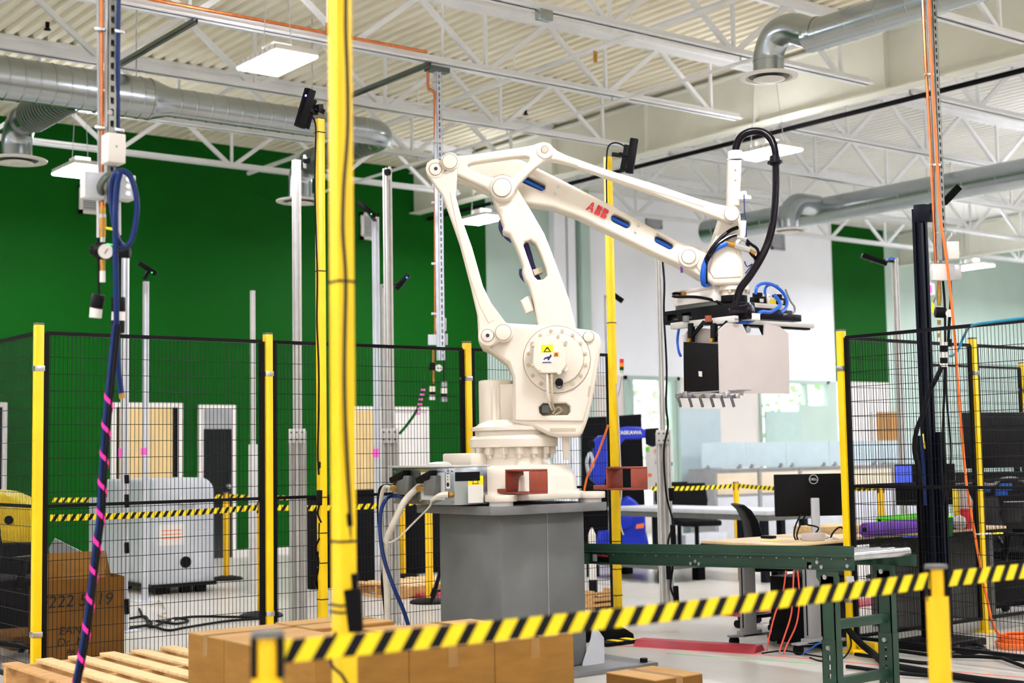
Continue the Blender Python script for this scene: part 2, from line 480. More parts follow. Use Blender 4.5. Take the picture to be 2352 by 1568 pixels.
def girder(x, lab):
    g = thing('roof_girder', lab, 'girder', (x, 0, ZC))
    MB().box(x-.1, x+.1, -8, YW, ZC-.02, ZC+.0).part('bottom_flange', 'girder_paint', g, smooth=False)
    MB().box(x-.1, x+.1, -8, YW, ZC+.62, ZC+.64).part('top_flange', 'girder_paint', g, smooth=False)
    MB().box(x-.012, x+.012, -8, YW, ZC, ZC+.62).part('girder_web', 'girder_paint', g, smooth=False)
    for y in (7.48, 9.35, 11.22, 13.09, 14.96, 16.83):
        MB().box(x-.09, x+.09, y-.006, y+.006, ZC, ZC+.62).part('stiffener', 'girder_paint', g, smooth=False)
girder(12.4, 'deep cream steel roof girder running above the robot arm')
girder(24.65, 'cream steel roof girder far beyond, above the second green wall patch')
tag(MB().cyl((12.66, -8, 5.13), (12.66, YW, 5.13), .028, n=10).part('dark_pipe', 'black_soft'), 'long dark pipe running along the underside of the cream girder', 'pipe')
a = PY(372, 0, 11.12); b = PY(978, 125, 11.12)
t = thing('copper_pipe', 'thin copper pipe running along the top of a white joist chord', 'pipe', a)
MB().cyl((a.x-3, 11.1, (a.z+b.z)/2), (b.x, 11.1, (a.z+b.z)/2), .016, n=8).part('pipe', 'copper', t)
MB().cyl((b.x-1.1, 11.1, (a.z+b.z)/2-.02), (b.x-1.1, 11.1, (a.z+b.z)/2+.09), .02, n=8).part('fitting', 'copper', t)
MB().cyl((b.x-1.1, 11.1, (a.z+b.z)/2+.08), (b.x-1.1, 11.1, ZD), .01, n=6).part('hanger_rod', 'steel_white', t)
for px, s in ((5.25, 'left of the yellow pole'), (7.7, 'above the slotted drop post')):
    g = MB().box(px-.022, px+.022, 11.2, 13.1, 5.15, 5.155).box(px-.022, px-.018, 11.2, 13.1, 5.15, 5.195).box(px+.018, px+.022, 11.2, 13.1, 5.15, 5.195)
    tag(g.part('strut_channel', 'galv_dark', smooth=False), 'dark grey strut channel spanning two joists ' + ('over the flexible branch duct' if px < 6 else 'at the head of the copper fed drop post'), 'strut')
# sprinkler main
g = thing('sprinkler_pipe', 'white sprinkler pipe hung across the joists with a drooping branch', 'pipe', (9.4, 13, 5.45))
MB().cyl((9.45, 8.5, 5.5), (9.45, 18.4, 5.5), .03, n=10).part('pipe', 'steel_white', g)
for y in (10.2, 12.1, 14.0, 16.0):
    MB().cyl((9.45, y, 5.5), (9.45, y, ZD), .008, n=6).part('hanger', 'steel_white', g)
MB().cyl((9.45, 10.75, 5.5), (9.45, 10.75, 5.36), .022, n=8).part('sprinkler_head', 'brass', g)
g = thing('branch_pipe', 'slim white pipe slung beneath the joists towards the round diffuser', 'pipe', (9.9, 10, 5.1))
qa, qb = PZ(1228, 293, 5.12), PZ(1710, 144, 5.12); xq = (qa.x+qb.x)/2
MB().cyl((xq, qb.y-1.5, 5.13), (xq, YW, 5.13), .02, n=8).part('pipe', 'steel_white', g)
for y in (9.35, 11.22, 13.09, 14.96): MB().cyl((xq, y, 5.13), (xq, y, 5.22), .008, n=6).part('hanger', 'steel', g)
p = PY(1243, 38, 9.3); tag(MB().box(p.x-.07, p.x+.07, 9.22, 9.3, p.z-.045, p.z+.045).part('ceiling_box', 'galv', bevel=.004), 'small grey junction box fixed to a white joist chord', 'box')
# deck sprinklers heads / bolts seen as dark dots
for px, py in ((109, 62), (1605, 133), (1207, 258), (2048, 232)):
    p = PZ(px, py, ZD-.05)
    tag(MB().cyl(p, on(p, ZD), .022, n=8).cyl((p.x, p.y, p.z-.03), p, .04, .015, n=8).part('ceiling_stub', 'black_soft'), {109: 'small dark stub hanging from the deck above the spiral duct', 1605: 'small dark stub hanging from the deck beside the round diffuser', 1207: 'small dark stub under the deck over the robot elbow', 2048: 'small dark stub under the deck right of the robot hose'}[px], 'stub')

# ================================================================ ducts and diffusers
def duct_seg(m, p0, p1, r, pitch=.14, ridge=.006, n=28):
    p0 = V3(p0); p1 = V3(p1); L = (p1-p0).length; d = (p1-p0)/L
    st = [(0, r)]; s = pitch*.5
    while s < L-.03:
        st += [(s, r), (s+.004, r+ridge), (s+.014, r+ridge), (s+.018, r)]; s += pitch
    st.append((L, r)); rings(m, p0, d, st, n)
def rings(m, p0, d, st, n=28):
    u = UP if abs(d.z) < .9 else V3((1, 0, 0)); a = d.cross(u).normalized(); b = d.cross(a)
    m.loft([[p0+d*s+a*(r*math.cos(2*math.pi*k/n))+b*(r*math.sin(2*math.pi*k/n)) for k in range(n)] for s, r in st])
def elbow(m, c, d0, d1, R, r, n=24, seg=8):
    """bend from direction d0 to d1, corner point c"""
    d0 = V3(d0); d1 = V3(d1); st = V3(c)-d0*R; cen = st+d1*R; ax = d0.cross(d1).normalized(); pts = []
    rg = []
    for i in range(seg+1):
        t = math.pi/2*i/seg; p = cen + d0*(R*math.sin(t)) - d1*(R*math.cos(t)); rad = (p-cen).normalized()
        rg.append([p+rad*(r*math.cos(2*math.pi*k/n))+ax*(r*math.sin(2*math.pi*k/n)) for k in range(n)])
    m.loft(rg)
def diffuser(parent, c, r):
    o = MB().lathe(c, [(r*.45, .05), (r*.55, .03), (r, .0), (r, -.012), (r*.8, -.02), (r*.72, .012), (r*.4, .03)], 32).part('diffuser', 'white_plastic', parent)
    MB().lathe(c, [(r*.1, .012), (r*.55, -.03), (r*.5, -.035), (r*.3, -.04)], 32).part('diffuser_cone', 'white_plastic', o)
    MB().lathe((c[0], c[1], c[2]-.004), [(r*.70, .0), (r*.70, .004)], 32).part('diffuser_throat', 'grey_plastic', o)
DY, DZ = 12.6, 4.8
t = thing('spiral_duct', 'large galvanised spiral duct tapering to a smaller one before the green wall', 'duct', (5, DY, DZ))
xc0, xc1 = PY(338, 230, DY).x, PY(386, 240, DY).x
m = MB(); duct_seg(m, (0.2, DY, DZ), (xc0, DY, DZ), .195); m.part('large_section', 'galv', t)
m = MB(); rings(m, V3((xc0, DY, DZ)), V3((1, 0, 0)), [(0, .2), (.02, .2), (.03, .195), (xc1-xc0, .142), (xc1-xc0+.02, .142)]); m.part('reducer', 'galv', t)
m = MB(); duct_seg(m, (xc1, DY, DZ), (7.85, DY, DZ), .14, .16, .004); m.part('small_section', 'galv', t)
m = MB(); elbow(m, (8.13, DY, DZ), (1, 0, 0), (0, 1, 0), .28, .14); m.part('end_elbow', 'galv', t)
m = MB(); duct_seg(m, (8.13, DY+.28, DZ), (8.13, 14.3, DZ), .14, .1); m.part('return_section', 'galv_dark', t)  # darker metal carries the shade and green light off the wall
m = MB(); elbow(m, (8.13, 14.53, DZ), (0, 1, 0), (0, 0, -1), .23, .14); rings(m, V3((8.13, 14.53, DZ-.23)), V3((0, 0, -1)), [(0, .14), (.17, .14)]); m.part('drop_elbow', 'galv', t)
diffuser(t, (8.13, 14.53, 4.38), .28)
m = MB(); duct_seg(m, (4.72, DY+.1, DZ-.02), (4.72, 13.75, DZ-.02), .17, .07, .004); m.part('flexible_branch', 'galv_dark', t)
m = MB(); rings(m, V3((4.72, 13.75, DZ-.02)), V3((0, 1, 0)), [(0, .13), (.25, .13)]); elbow(m, (4.72, 14.22, DZ-.02), (0, 1, 0), (0, 0, -1), .22, .15); rings(m, V3((4.72, 14.22, DZ-.24)), V3((0, 0, -1)), [(0, .15), (.14, .15)]); m.part('branch_elbow', 'galv', t)
diffuser(t, (4.72, 14.22, 4.42), .3)
for x in (3.0, 5.3, 7.2):
    MB().cyl((x, DY, DZ+.13), (x, DY, ZD), .006, n=6).part('hanger_wire', 'steel', t)
t = thing('supply_duct', 'galvanised duct ending in a down elbow with a round white diffuser', 'duct', (9.18, 8, 4.8))
m = MB(); duct_seg(m, (9.18, 7.72, 4.83), (9.18, -2, 4.83), .135, .3, .004); m.part('straight_section', 'galv', t)
m = MB(); m.tube([(9.18, 7.5, 4.83), (9.18, 7.7, 4.86), (9.18, 7.9, 4.95), (9.18, 8.08, 4.93), (9.18, 8.17, 4.8), (9.18, 8.18, 4.7), (9.18, 8.18, 4.6)], .132, n=28, sub=4); m.part('elbow', 'galv', t)
m = MB(); rings(m, V3((9.18, 7.62, 4.84)), V3((0, 1, .15)).normalized(), [(0, .14), (.06, .14)]); m.part('coupling_band', 'galv', t)
m = MB(); rings(m, V3((9.18, 8.18, 4.74)), V3((0, 0, -1)), [(0, .136), (.012, .136)]); m.part('collar_seam', 'galv', t)
diffuser(t, (9.18, 8.18, 4.6), .25)
t = thing('far_duct', 'galvanised duct high beyond the gripper with a side elbow and round diffuser', 'duct', (15.95, 12, 4.8))
m = MB(); duct_seg(m, (15.95, 15.6, 4.8), (15.95, 2, 4.8), .185, .5, .004); m.part('straight_section', 'galv', t)
m = MB(); elbow(m, (15.25, 13.3, 4.86), (-1, 0, 0), (0, 0, -1), .26, .15); rings(m, V3((15.51, 13.3, 4.86)), V3((1, 0, 0)), [(0, .15), (.35, .15)]); rings(m, V3((15.25, 13.3, 4.6)), V3((0, 0, -1)), [(0, .15), (.12, .15)]); m.part('elbow', 'galv', t)
diffuser(t, (15.25, 13.3, 4.46), .27)

# wall vents
def vent(px0, px1, py0, py1, lab, fr='white_plastic'):
    x0, x1 = xw(px0, py0), xw(px1, py0); z1, z0 = zw(px0, py0), zw(px0, py1)
    t = thing('wall_vent', lab, 'vent', ((x0+x1)/2, YW, z0))
    MB().box(x0, x1, YW-.02, YW, z0, z1).part('vent_back', 'grey_mid', t, smooth=False)
    MB().box(x0, x0+.05, YW-.05, YW, z0, z1).box(x1-.05, x1, YW-.05, YW, z0, z1).box(x0, x1, YW-.05, YW, z1-.05, z1).box(x0, x1, YW-.05, YW, z0, z0+.05).part('vent_frame', fr, t, smooth=False)
    z = z0+.06
    sl = MB().box(x0+.05, x1-.05, -.03, .0, 0, .012).mesh('louvre', smooth=False); sl.materials.append(M('grey_light'))
    while z < z1-.06:
        c = bpy.data.objects.new('louvre', sl); COL.objects.link(c); c.parent = t; c.matrix_parent_inverse = root_mat(t).inverted(); c.location = (0, YW-.02, z); z += .035
vent(180, 228, 424, 490, 'louvred white vent on the green wall behind the hanging drop post')
vent(826, 866, 488, 550, 'louvred white vent on the green wall beside the tall aluminium pole')
vent(1482, 1517, 492, 522, 'grey louvred vent high on the white wall above the robot arm slots', 'grey_mid')
vent(1768, 1798, 530, 572, 'grey louvred vent on the white wall right of the black hose', 'grey_mid')

# ================================================================ lamps
def lamp_fixture(x, y, z, lab, first=None):
    if first is not None: return copy_tree(first, (x, y, z), lab)
    t = thing('high_bay_light', lab, 'light', (x, y, z), 'suspended high bay lights')
    MB().box(-.2, .2, -.35, .35, .012, .06).part('housing', 'white_plastic', t, local=True, bevel=.006)
    MB().box(-.19, .19, -.34, .34, -.012, .012).part('lens', 'lamp', t, local=True, smooth=False)
    for s in (-1, 1): MB().box(-.16, .16, min(.13*s, .32*s), max(.13*s, .32*s), .06, .064).part('added_uplight', 'deck_fill_glow', t, local=True, smooth=False)  # glowing strips added on top of the housing to brighten the deck
    MB().box(-.09, .09, -.1, .1, .06, .15).part('driver_box', 'white_plastic', t, local=True, bevel=.004)
    g = MB()
    for k in range(9):
        yy = -.34+.085*k; g.box(-.205, -.2, yy-.005, yy+.005, -.004, .05); g.box(.2, .205, yy-.005, yy+.005, -.004, .05)
    g.part('guard', 'steel', t, local=True, smooth=False)
    for s in (-1, 1):
        MB().cyl((0, .25*s, .06), (0, .12*s, ZD-z), .004, n=6).part('suspension_wire', 'steel', t, local=True)
    return t
L0 = lamp_fixture(5.66, 10.5, 4.7, 'bright rectangular LED light hung between the joists left of the near yellow pole')
lamp_fixture(11.9, 16.05, 4.7, 'bright LED light glowing behind the robot lower arm', L0)
lamp_fixture(5.95, 15.75, 4.7, 'bright LED light in front of the green wall beside the hanging drop post', L0)
lamp_fixture(11.94, 10.7, 4.7, 'bright LED light glowing behind the loop of the black robot hose', L0)
lamp_fixture(22.8, 15.5, 4.7, 'bright LED light far off beside the orange cabled drop post', L0)
out = [(5.66, 5.2), (11.9, 5.2), (-.5, 5.2), (-.5, 10.5), (-.5, 15.8), (5.66, -.2), (11.9, -.2), (17.7, 5.2), (-.5, -.2), (23.5, 9.5), (17.7, -.2), (-6, 5.2), (-6, 10.5), (17.7, 10.5), (29.3, 15.5), (29.3, 9.5), (23.5, 4), (-6, -.2), (-.5, -5.6), (5.66, -5.6), (11.9, -5.6), (-6, -5.6), (-6, 15.8), (20.6, 10.5), (20.6, 5.2), (14.8, 5.2), (26.4, 10.5), (26.4, 15.6)]  # lamps out of view; several beyond the girder added to brighten the white wall
for x, y in out:
    row = ['first', 'second', 'third', 'fourth', 'fifth'][[i for i, q in enumerate((15.8, 10.5, 5.2, -.2, -5.6)) if abs(q-y) < 1.5][0]]
    colm = ['first', 'second', 'third', 'fourth', 'fifth', 'sixth', 'seventh', 'eighth', 'ninth', 'tenth'][[i for i, q in enumerate((-6, -.5, 5.66, 11.9, 14.8, 17.7, 20.6, 23.5, 26.4, 29.3)) if abs(q-x) < 1][0]]
    lamp_fixture(x, y, 4.7, 'unseen ceiling LED light, %s row from the green wall, %s column from the blank wall' % (row, colm), L0)
# ================================================================ the white palletising robot
RC = V3((5.68, 7.35, 0))                    # axis one on the floor
def RB(px, py, o=0.0):
    """photograph pixel -> point on the upright plane through the robot, o metres behind its axis"""
    d = ray(px, py); t = (RC + HF*o - CAM).dot(HF)/d.dot(HF)
    return CAM + d*t
def R2(px, py, o):
    p = RB(px, py, o); return ((p-RC).dot(HR), p.z)
def rmat(o): return frame(RC + HF*o, HR, UP)          # local z points to the camera
rob = thing('palletising_robot', 'white four axis palletising robot arm with red maker lettering on grey pedestal', 'robot', (RC.x, RC.y, 1.06))
def rplate(name, outline, o0, o1, bevel=.012, holes=(), m='robot', parent=None, smooth_it=0, label=None):
    L = [[R2(x, y, o0) for x, y in outline]]
    for h in holes: L.append([R2(x, y, o0) for x, y in h])
    if smooth_it: L = [chaikin(q, smooth_it) for q in L]
    me = extrude2d(name, L, o1-o0, bevel)
    me.transform(rmat((o0+o1)/2)); finish(me)
    return link(name, me, m, parent or rob, label)
def rcyl(name, px, py, rpx, o0, o1, m='robot', parent=None, n=28, bevel=.004, label=None):
    c = RB(px, py, o0); s = (RB(px+10, py, o0)-c).length/10
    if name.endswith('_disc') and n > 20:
        MB().cyl(c+HF*.0025, c+HF*(o1-o0), (rpx+.9)*s, n=n).part('seam_shade_ring', 'robot_seam_shade', parent or rob)  # dark ring painted in as the shade of the groove round the disc
    return MB().cyl(c, c+HF*(o1-o0), rpx*s, n=n).part(name, m, parent or rob, bevel=bevel, label=label)
def rpath(pts): return [RB(x, y, o) for x, y, o in pts]
S0 = (RB(1186, 900, 0)-RB(1176, 900, 0)).length/10     # metres per pixel at the axis

# --- base casting on its plate
ZP = 1.06
def octa(cx, cy, hx, hy, ch, z):
    return [V3((cx+sx*(hx-(ch if k == 0 else 0)), cy+sy*(hy-(0 if k == 0 else ch)), z)) for sx, sy, order in ((1, -1, (0, 1)), (1, 1, (1, 0)), (-1, 1, (0, 1)), (-1, -1, (1, 0))) for k in order]
bx, by = RC.x, RC.y
MB().loft([octa(bx, by, .43, .38, .19, ZP+.03), octa(bx, by, .43, .38, .19, ZP+.07), octa(bx, by, .385, .345, .17, ZP+.08), octa(bx, by, .38, .34, .17, ZP+.17), octa(bx, by, .34, .31, .15, ZP+.235), octa(bx, by, .31, .29, .14, ZP+.25)]).part('base_casting', 'robot', rob, bevel=.01)
for sx, sy in ((-1, -1), (1, -1), (1, 1), (-1, 1)):
    MB().cyl((bx+sx*.36, by+sy*.33, ZP+.028), (bx+sx*.36, by+sy*.33, ZP+.07), .1, n=20).part('foot_lobe', 'robot', rob, bevel=.006)
    MB().cyl((bx+sx*.36, by+sy*.33, ZP-.002), (bx+sx*.36, by+sy*.33, ZP+.03), .075, n=20).part('levelling_pad', 'white_plastic', rob)
MB().box(bx-.36, bx-.2, by-.02, by+.3, ZP+.24, ZP+.33).part('cable_hood', 'robot', rob, bevel=.012)
# lathe column below and above the slewing bearing
zc = lambda py, o=-.28: RB(1178, py, o).z
z1, z2, z3, z4, z5, z6 = zc(1072), zc(1050), zc(1027), zc(999), zc(976), zc(962)
MB().lathe((bx, by, 0), [(.27, z1-.03), (.245, z1), (.232, z2-.002), (.238, z2), (.238, z3)], 48).part('bearing_column', 'robot', rob)
MB().lathe((bx, by, 0), [(.262, z3), (.284, z3+.004), (.286, z4-.022), (.27, z4), (.2, z4+.006)], 48).part('slewing_ring', 'robot', rob)
for k in range(16):
    t = math.radians(-128+22.5*k+8); c = V3((bx+.25*math.cos(t), by+.25*math.sin(t), 0))
    MB().box(c.x-.021, c.x+.021, c.y-.021, c.y+.021, z3-.045, z3+.002).part('bolt_boss', 'robot', rob, bevel=.003)
    MB().cyl((c.x, c.y, z3-.068), (c.x, c.y, z3-.043), .014, n=6).part('bolt', 'robot', rob)
MB().lathe((bx, by, 0), [(.25, z4-.01), (.252, z5-.008), (.235, z5+.01), (.2, z6)], 48).part('turret', 'robot', rob)

# --- rotating frame (main casting)
body = [(1128, 748), (1162, 741), (1235, 745), (1331, 754), (1358, 757), (1376, 768), (1382, 785), (1379, 807), (1370, 870), (1360, 924), (1352, 958), (1345, 978), (1338, 996), (1328, 1003), (1280, 1003), (1262, 1000), (1225, 982), (1178, 970), (1176, 920), (1178, 863), (1165, 833), (1124, 802), (1106, 794), (1098, 780), (1099, 760)]
slot = [(1247, 926), (1300, 926), (1309, 933), (1310, 944), (1304, 953), (1246, 954), (1239, 948), (1238, 935)]
fr = rplate('rotating_frame', body, -.25, .24, .022, holes=[slot])
rplate('frame_rib', [(1168, 748), (1330, 760), (1366, 772), (1374, 790), (1352, 925), (1340, 968), (1182, 966), (1182, 866), (1170, 832), (1128, 800), (1135, 762)], -.262, -.24, .01, holes=[slot])
rplate('slot_interior', [(1236, 922), (1312, 922), (1312, 958), (1236, 958)], -.17, -.1, .002, m='robot_dim')  # darker cream puts the shade of the recess into the colour
rplate('connector_block', [(1243, 928), (1262, 930), (1262, 949), (1244, 947)], -.235, -.17, .004, m='grey_plastic')
MB().tube(rpath([(1270, 950, -.22), (1280, 935, -.22), (1290, 942, -.22), (1275, 953, -.22)]), .006).part('slot_cable', 'robot_dim', rob)
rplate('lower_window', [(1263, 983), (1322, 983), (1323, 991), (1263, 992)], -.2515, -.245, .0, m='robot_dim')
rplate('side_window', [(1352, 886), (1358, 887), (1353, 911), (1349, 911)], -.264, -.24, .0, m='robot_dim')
rplate('stop_pin', [(1291, 1003), (1308, 1003), (1308, 1056), (1294, 1056)], -.14, -.08, .004)
rcyl('eye_disc', 1352, 773, 12, -.275, -.24)
# big gear flange with bolts and cover
cx, cy = 1279, 825
rcyl('gear_flange', cx, cy, 77, -.272, -.24)
rcyl('gear_seam_shade', cx, cy, 78.2, -.2655, -.24, 'robot_seam_shade')  # dark rings paint in the groove shade around flange and boss
rcyl('boss_seam_shade', 1283, 823, 59.3, -.2745, -.25, 'robot_dim')
rcyl('gear_boss', 1283, 823, 58, -.295, -.25, bevel=.012)
for k in range(16):
    t = math.radians(22.5*k+11)
    rcyl('bolt', cx+67*math.cos(t), cy+67*math.sin(t), 4.2, -.279, -.27, 'robot_dim', n=8, bevel=.001)
cov = rplate('motor_cover', [(1226, 784), (1240, 773), (1287, 773), (1302, 789), (1302, 838), (1287, 857), (1241, 857), (1223, 839)], -.345, -.28, .008)
for x, y in ((1282, 772), (1300, 786), (1299, 790), (1224, 838), (1240, 853), (1284, 853), (1224, 792)):
    rcyl('cover_screw', x, y, 4, -.35, -.29, 'robot_dim', n=8, bevel=.001)
rcyl('plug_stub', 1298, 847, 7, -.33, -.28, n=12); rcyl('plug_stub', 1284, 854, 6, -.36, -.28, n=12)
rcyl('black_plug', 1284.5, 877, 9, -.33, -.27, 'black', n=18)
MB().tube(rpath([(1277, 880, -.315), (1280, 890, -.315), (1288, 890, -.315), (1293, 880, -.315)]), .003).part('plug_lanyard', 'ink', rob)
for dx in (0, 10):
    rcyl('cable_gland', 1257+dx, 863, 4.5, -.33, -.29, n=10)
    MB().tube(rpath([(1257+dx, 858, -.325), (1257+dx, 880, -.33), (1258+dx, 905, -.325), (1263+dx*.6, 928, -.29), (1268+dx*.5, 940, -.22)]), .008).part('motor_cable', 'robot_dim' if dx else 'robot', rob)
# warning labels
def rsticker(name, outl, o, m, label=None): return rplate(name, outl, o-.001, o+.002, 0, m=m, label=label)
rsticker('warning_label', [(1243, 792), (1270, 791), (1270, 809), (1243, 810)], -.3465, 'tape_yellow', 'yellow warning sticker')
rsticker('label_paper', [(1243, 810), (1270, 809), (1270, 834), (1243, 835)], -.3463, 'white_plastic')
tri = lambda x0, x1, y0, y1, t: rplate('warning_triangle', [(x0, y1), ((x0+x1)/2-1.5, y0), ((x0+x1)/2+1.5, y0), (x1, y1)], -.349, -.3465, 0, holes=[[(x0+2*t, y1-t), ((x0+x1)/2, y0+1.6*t), (x1-2*t, y1-t)]], m='ink_black')
tri(1248, 1266, 797, 808, 1.6)
rsticker('small_warning_label', [(1272, 809.5), (1283, 808.5), (1283, 818), (1272, 818.5)], -.3465, 'amber')
tri(1273.5, 1281.5, 811, 817, .9)
rsticker('hand_symbol', [(1248, 825), (1251, 821), (1257, 819), (1262, 818), (1264, 814), (1266, 814), (1267, 818), (1263, 823), (1261, 827), (1258, 827), (1258, 823), (1252, 824), (1250, 827)], -.3485, 'ink')
rsticker('symbol_line', [(1246, 831), (1266, 830.5), (1266, 832.5), (1246, 833)], -.3485, 'ink')
# axis-one motor on the left
p = RB(1140, 970, -.02); zt = RB(1140, 872, -.1).z
MB().cyl((p.x, p.y, z5), (p.x, p.y, zt), .112, n=32).part('slew_motor', 'robot', rob, bevel=.012)
q = HR*.1 - HF*.1
MB().bar((p.x+q.x, p.y+q.y, z5), (p.x+q.x, p.y+q.y, zt-.03), .05, .14, up=HR).part('motor_housing', 'robot', rob, bevel=.006)
q = -HR*.01 - HF*.112
MB().bar((p.x+q.x, p.y+q.y, z5+.02), (p.x+q.x, p.y+q.y, zt-.05), .016, .02, up=HR).part('motor_rib', 'robot', rob)
MB().lathe((bx, by, 0), [(.275, z5-.03), (.275, z5-.01), (.25, z5)], 40).part('turret_lip', 'robot', rob)

# --- lower arm
la = [(1124, 440), (1124, 420), (1134, 404), (1154, 398), (1174, 404), (1186, 425), (1198, 448), (1211, 468), (1224, 490), (1250, 535), (1269, 583), (1288, 634), (1307, 685), (1322, 745), (1326, 775), (1240, 775), (1234, 742), (1226, 700), (1219, 672), (1212, 648), (1205, 640), (1199, 620), (1202, 612), (1184, 564), (1170, 537), (1154, 530), (1156, 518), (1141, 475)]
lw = [(1202, 562), (1206, 554), (1219, 550), (1230, 558), (1243, 586), (1254, 617), (1257, 632), (1248, 641), (1235, 642), (1227, 634), (1216, 603)]
rplate('lower_arm', la, -.2, 0.0, .016, holes=[lw])
rplate('arm_bump', [(1195, 690), (1212, 679), (1226, 712), (1208, 720)], -.19, -.08, .01)
rplate('arm_bump_cap', [(1204, 683), (1218, 679), (1227, 710), (1214, 714)], -.17, -.06, .006)
MB().tube(rpath([(1200, 545, -.09), (1212, 580, -.09), (1222, 615, -.09), (1240, 655, -.09)]), .024).part('inner_cable', 'ink', rob)
MB().tube(rpath([(1196, 550, -.05), (1208, 590, -.05), (1226, 640, -.05)]), .018).part('inner_cable', 'blue_hose', rob)
rplate('cable_clamp', [(1223, 619), (1245, 612), (1247, 625), (1228, 632)], -.15, -.07, .003, m='robot_dim')
for a, b in (((1152, 505), (1157, 540)), ((1160, 532), (1174, 552)), ((1198, 618), (1207, 645))):
    MB().tube(rpath([(a[0]+1, a[1], .02), ((a[0]+b[0])/2-3, (a[1]+b[1])/2, .02), (b[0]+3, b[1], .02)]), .02).part('arm_cable', 'ink', rob)
# --- upper arm
ua = [(984, 380), (998, 366), (1030, 374), (1066, 384), (1108, 370), (1165, 360), (1196, 366), (1240, 387), (1290, 412), (1400, 468), (1500, 523), (1556, 553), (1578, 562), (1600, 566), (1618, 572), (1630, 585), (1628, 625), (1614, 640), (1592, 626), (1560, 607), (1500, 580), (1420, 541), (1330, 497), (1270, 475), (1215, 468), (1190, 463), (1120, 440), (1060, 412), (1004, 408), (986, 400)]
def oslot(cx, cy, L, wd, ang, k=7):
    a = math.radians(ang); r = wd/2; pts = []
    for i in range(k): t = math.radians(-90+180*i/(k-1)); pts.append((L/2-r+r*math.cos(t), r*math.sin(t)))
    for i in range(k): t = math.radians(90+180*i/(k-1)); pts.append((-L/2+r+r*math.cos(t), r*math.sin(t)))
    return [(cx+x*math.cos(a)-y*math.sin(a), cy+x*math.sin(a)+y*math.cos(a)) for x, y in pts]
sl = [oslot(1426, 507, 48, 18, 27), oslot(1525.5, 556, 47, 17, 28), oslot(1224, 419, 62, 18, 25)]
rplate('upper_arm', ua, 0.005, .2, .018, holes=sl)
for (cxs, cys) in ((1426, 507), (1525, 556), (1226, 420)):
    rplate('slot_back_shade', oslot(cxs, cys, 58, 24, 27), .14, .16, 0, m='black')  # black plate stands in for the shade inside the cream slots
    q = math.radians(27); dx, dy = 34*math.cos(q), 34*math.sin(q)
    MB().cyl(RB(cxs-dx, cys-dy+5, .06), RB(cxs+dx, cys+dy+5, .06), .015, n=12).part('slot_hose', 'blue_bright', rob)
for x, y in ((1282, 428), (1276, 444), (1467, 517), (1460, 532)):
    rcyl('arm_screw', x, y, 3.4, -.002, .01, 'steel', n=10, bevel=.0005)
rcyl('elbow_cap', 1583, 589, 25, -.015, .02, bevel=.008); rcyl('elbow_disc', 1582, 589, 16, -.022, 0)
rplate('knuckle', [(1600, 575), (1622, 578), (1632, 590), (1630, 625), (1614, 634), (1600, 612)], -.008, .03, .01)
MB().tube(rpath([(1565, 612, .05), (1566, 626, .05)]), .008).part('arm_bleed', 'purple', rob)
# maker's letters: A B B cut into quarters by thin gaps
def letter_frame():
    o = RB(1374, 482.5, .0); x = (RB(1398, 494.5, .0)-RB(1352, 471.5, .0)).normalized()
    y = UP*1.0; yy = (y - x*y.dot(x)).normalized()
    return o, x, yy
lo, lx, ly = letter_frame()
s = S0
def glyph(pieces, ox):
    for pc in pieces:
        vs = [lo + lx*((ox+a)*s) + ly*(b*s) - HF*.006 for a, b in pc]
        MB().prism(vs, HF*.004).part('logo_piece', 'red', rob, smooth=False)
def arc(cx, cy, rx, ry, a0, a1, n=6): return [(cx+rx*math.cos(math.radians(a0+(a1-a0)*i/(n-1))), cy+ry*math.sin(math.radians(a0+(a1-a0)*i/(n-1)))) for i in range(n)]
A = [[(-9, -12), (-4.5, -12), (-3.2, -6.8), (-.6, -6.8), (-.6, -1.0), (-5.4, -1.0)], [(-5.0, .4), (-.6, .4), (-.6, 11), (-2.2, 11)], [(9, -12), (4.5, -12), (3.2, -6.8), (.6, -6.8), (.6, -1.0), (5.4, -1.0)], [(5.0, .4), (.6, .4), (.6, 11), (2.2, 11)]]
B = [[(-7, -12), (-.6, -12), (-.6, -1), (-7, -1)], [(-7, .4), (-.6, .4), (-.6, 11), (-7, 11)], [(.6, -12)] + arc(2.5, -6.5, 4.5, 5.5, -90, 90) + [(.6, -1)], [(.6, .4)] + arc(2, 5.7, 4, 5.3, -90, 90) + [(.6, 11)]]
glyph(A, -18); glyph(B, 1.5); glyph(B, 17.5)
# --- parallel linkage: rear rod, triangle link, front rod
rodA = [(984, 405), (1014, 446), (1034, 500), (1055, 560), (1080, 655), (1096, 724), (1098, 765), (1104, 790), (1125, 796), (1150, 783), (1176, 768), (1176, 752), (1160, 738), (1128, 695), (1109, 656), (1084, 567), (1060, 500), (1047, 450), (1049, 410), (1052, 380), (1020, 392)]
rplate('rear_rod', rodA, -.335, -.25, .016)
rplate('rod_groove', [(1033, 440), (1040, 440), (1060, 520), (1086, 610), (1112, 690), (1136, 735), (1122, 742), (1100, 700), (1078, 630), (1050, 525)], -.339, -.33, .004)
rcyl('rod_hub', 1000, 387, 22.5, -.34, -.2, bevel=.008); rcyl('rod_hub_disc', 1000, 388, 14, -.346, -.3); rcyl('hub_hole', 1001, 387, 4.2, -.348, -.3, 'ink', n=12, bevel=0)
rcyl('rod_hub', 1121, 771, 23, -.34, -.2, bevel=.008); rcyl('rod_hub_disc', 1119.5, 770, 14, -.346, -.3); rcyl('hub_hole', 1120, 770, 4.4, -.348, -.3, 'ink', n=12, bevel=0)
rcyl('rod_hub', 1157, 763, 22, -.35, -.2, bevel=.008); rcyl('rod_hub_disc', 1156, 763, 18, -.356, -.3)
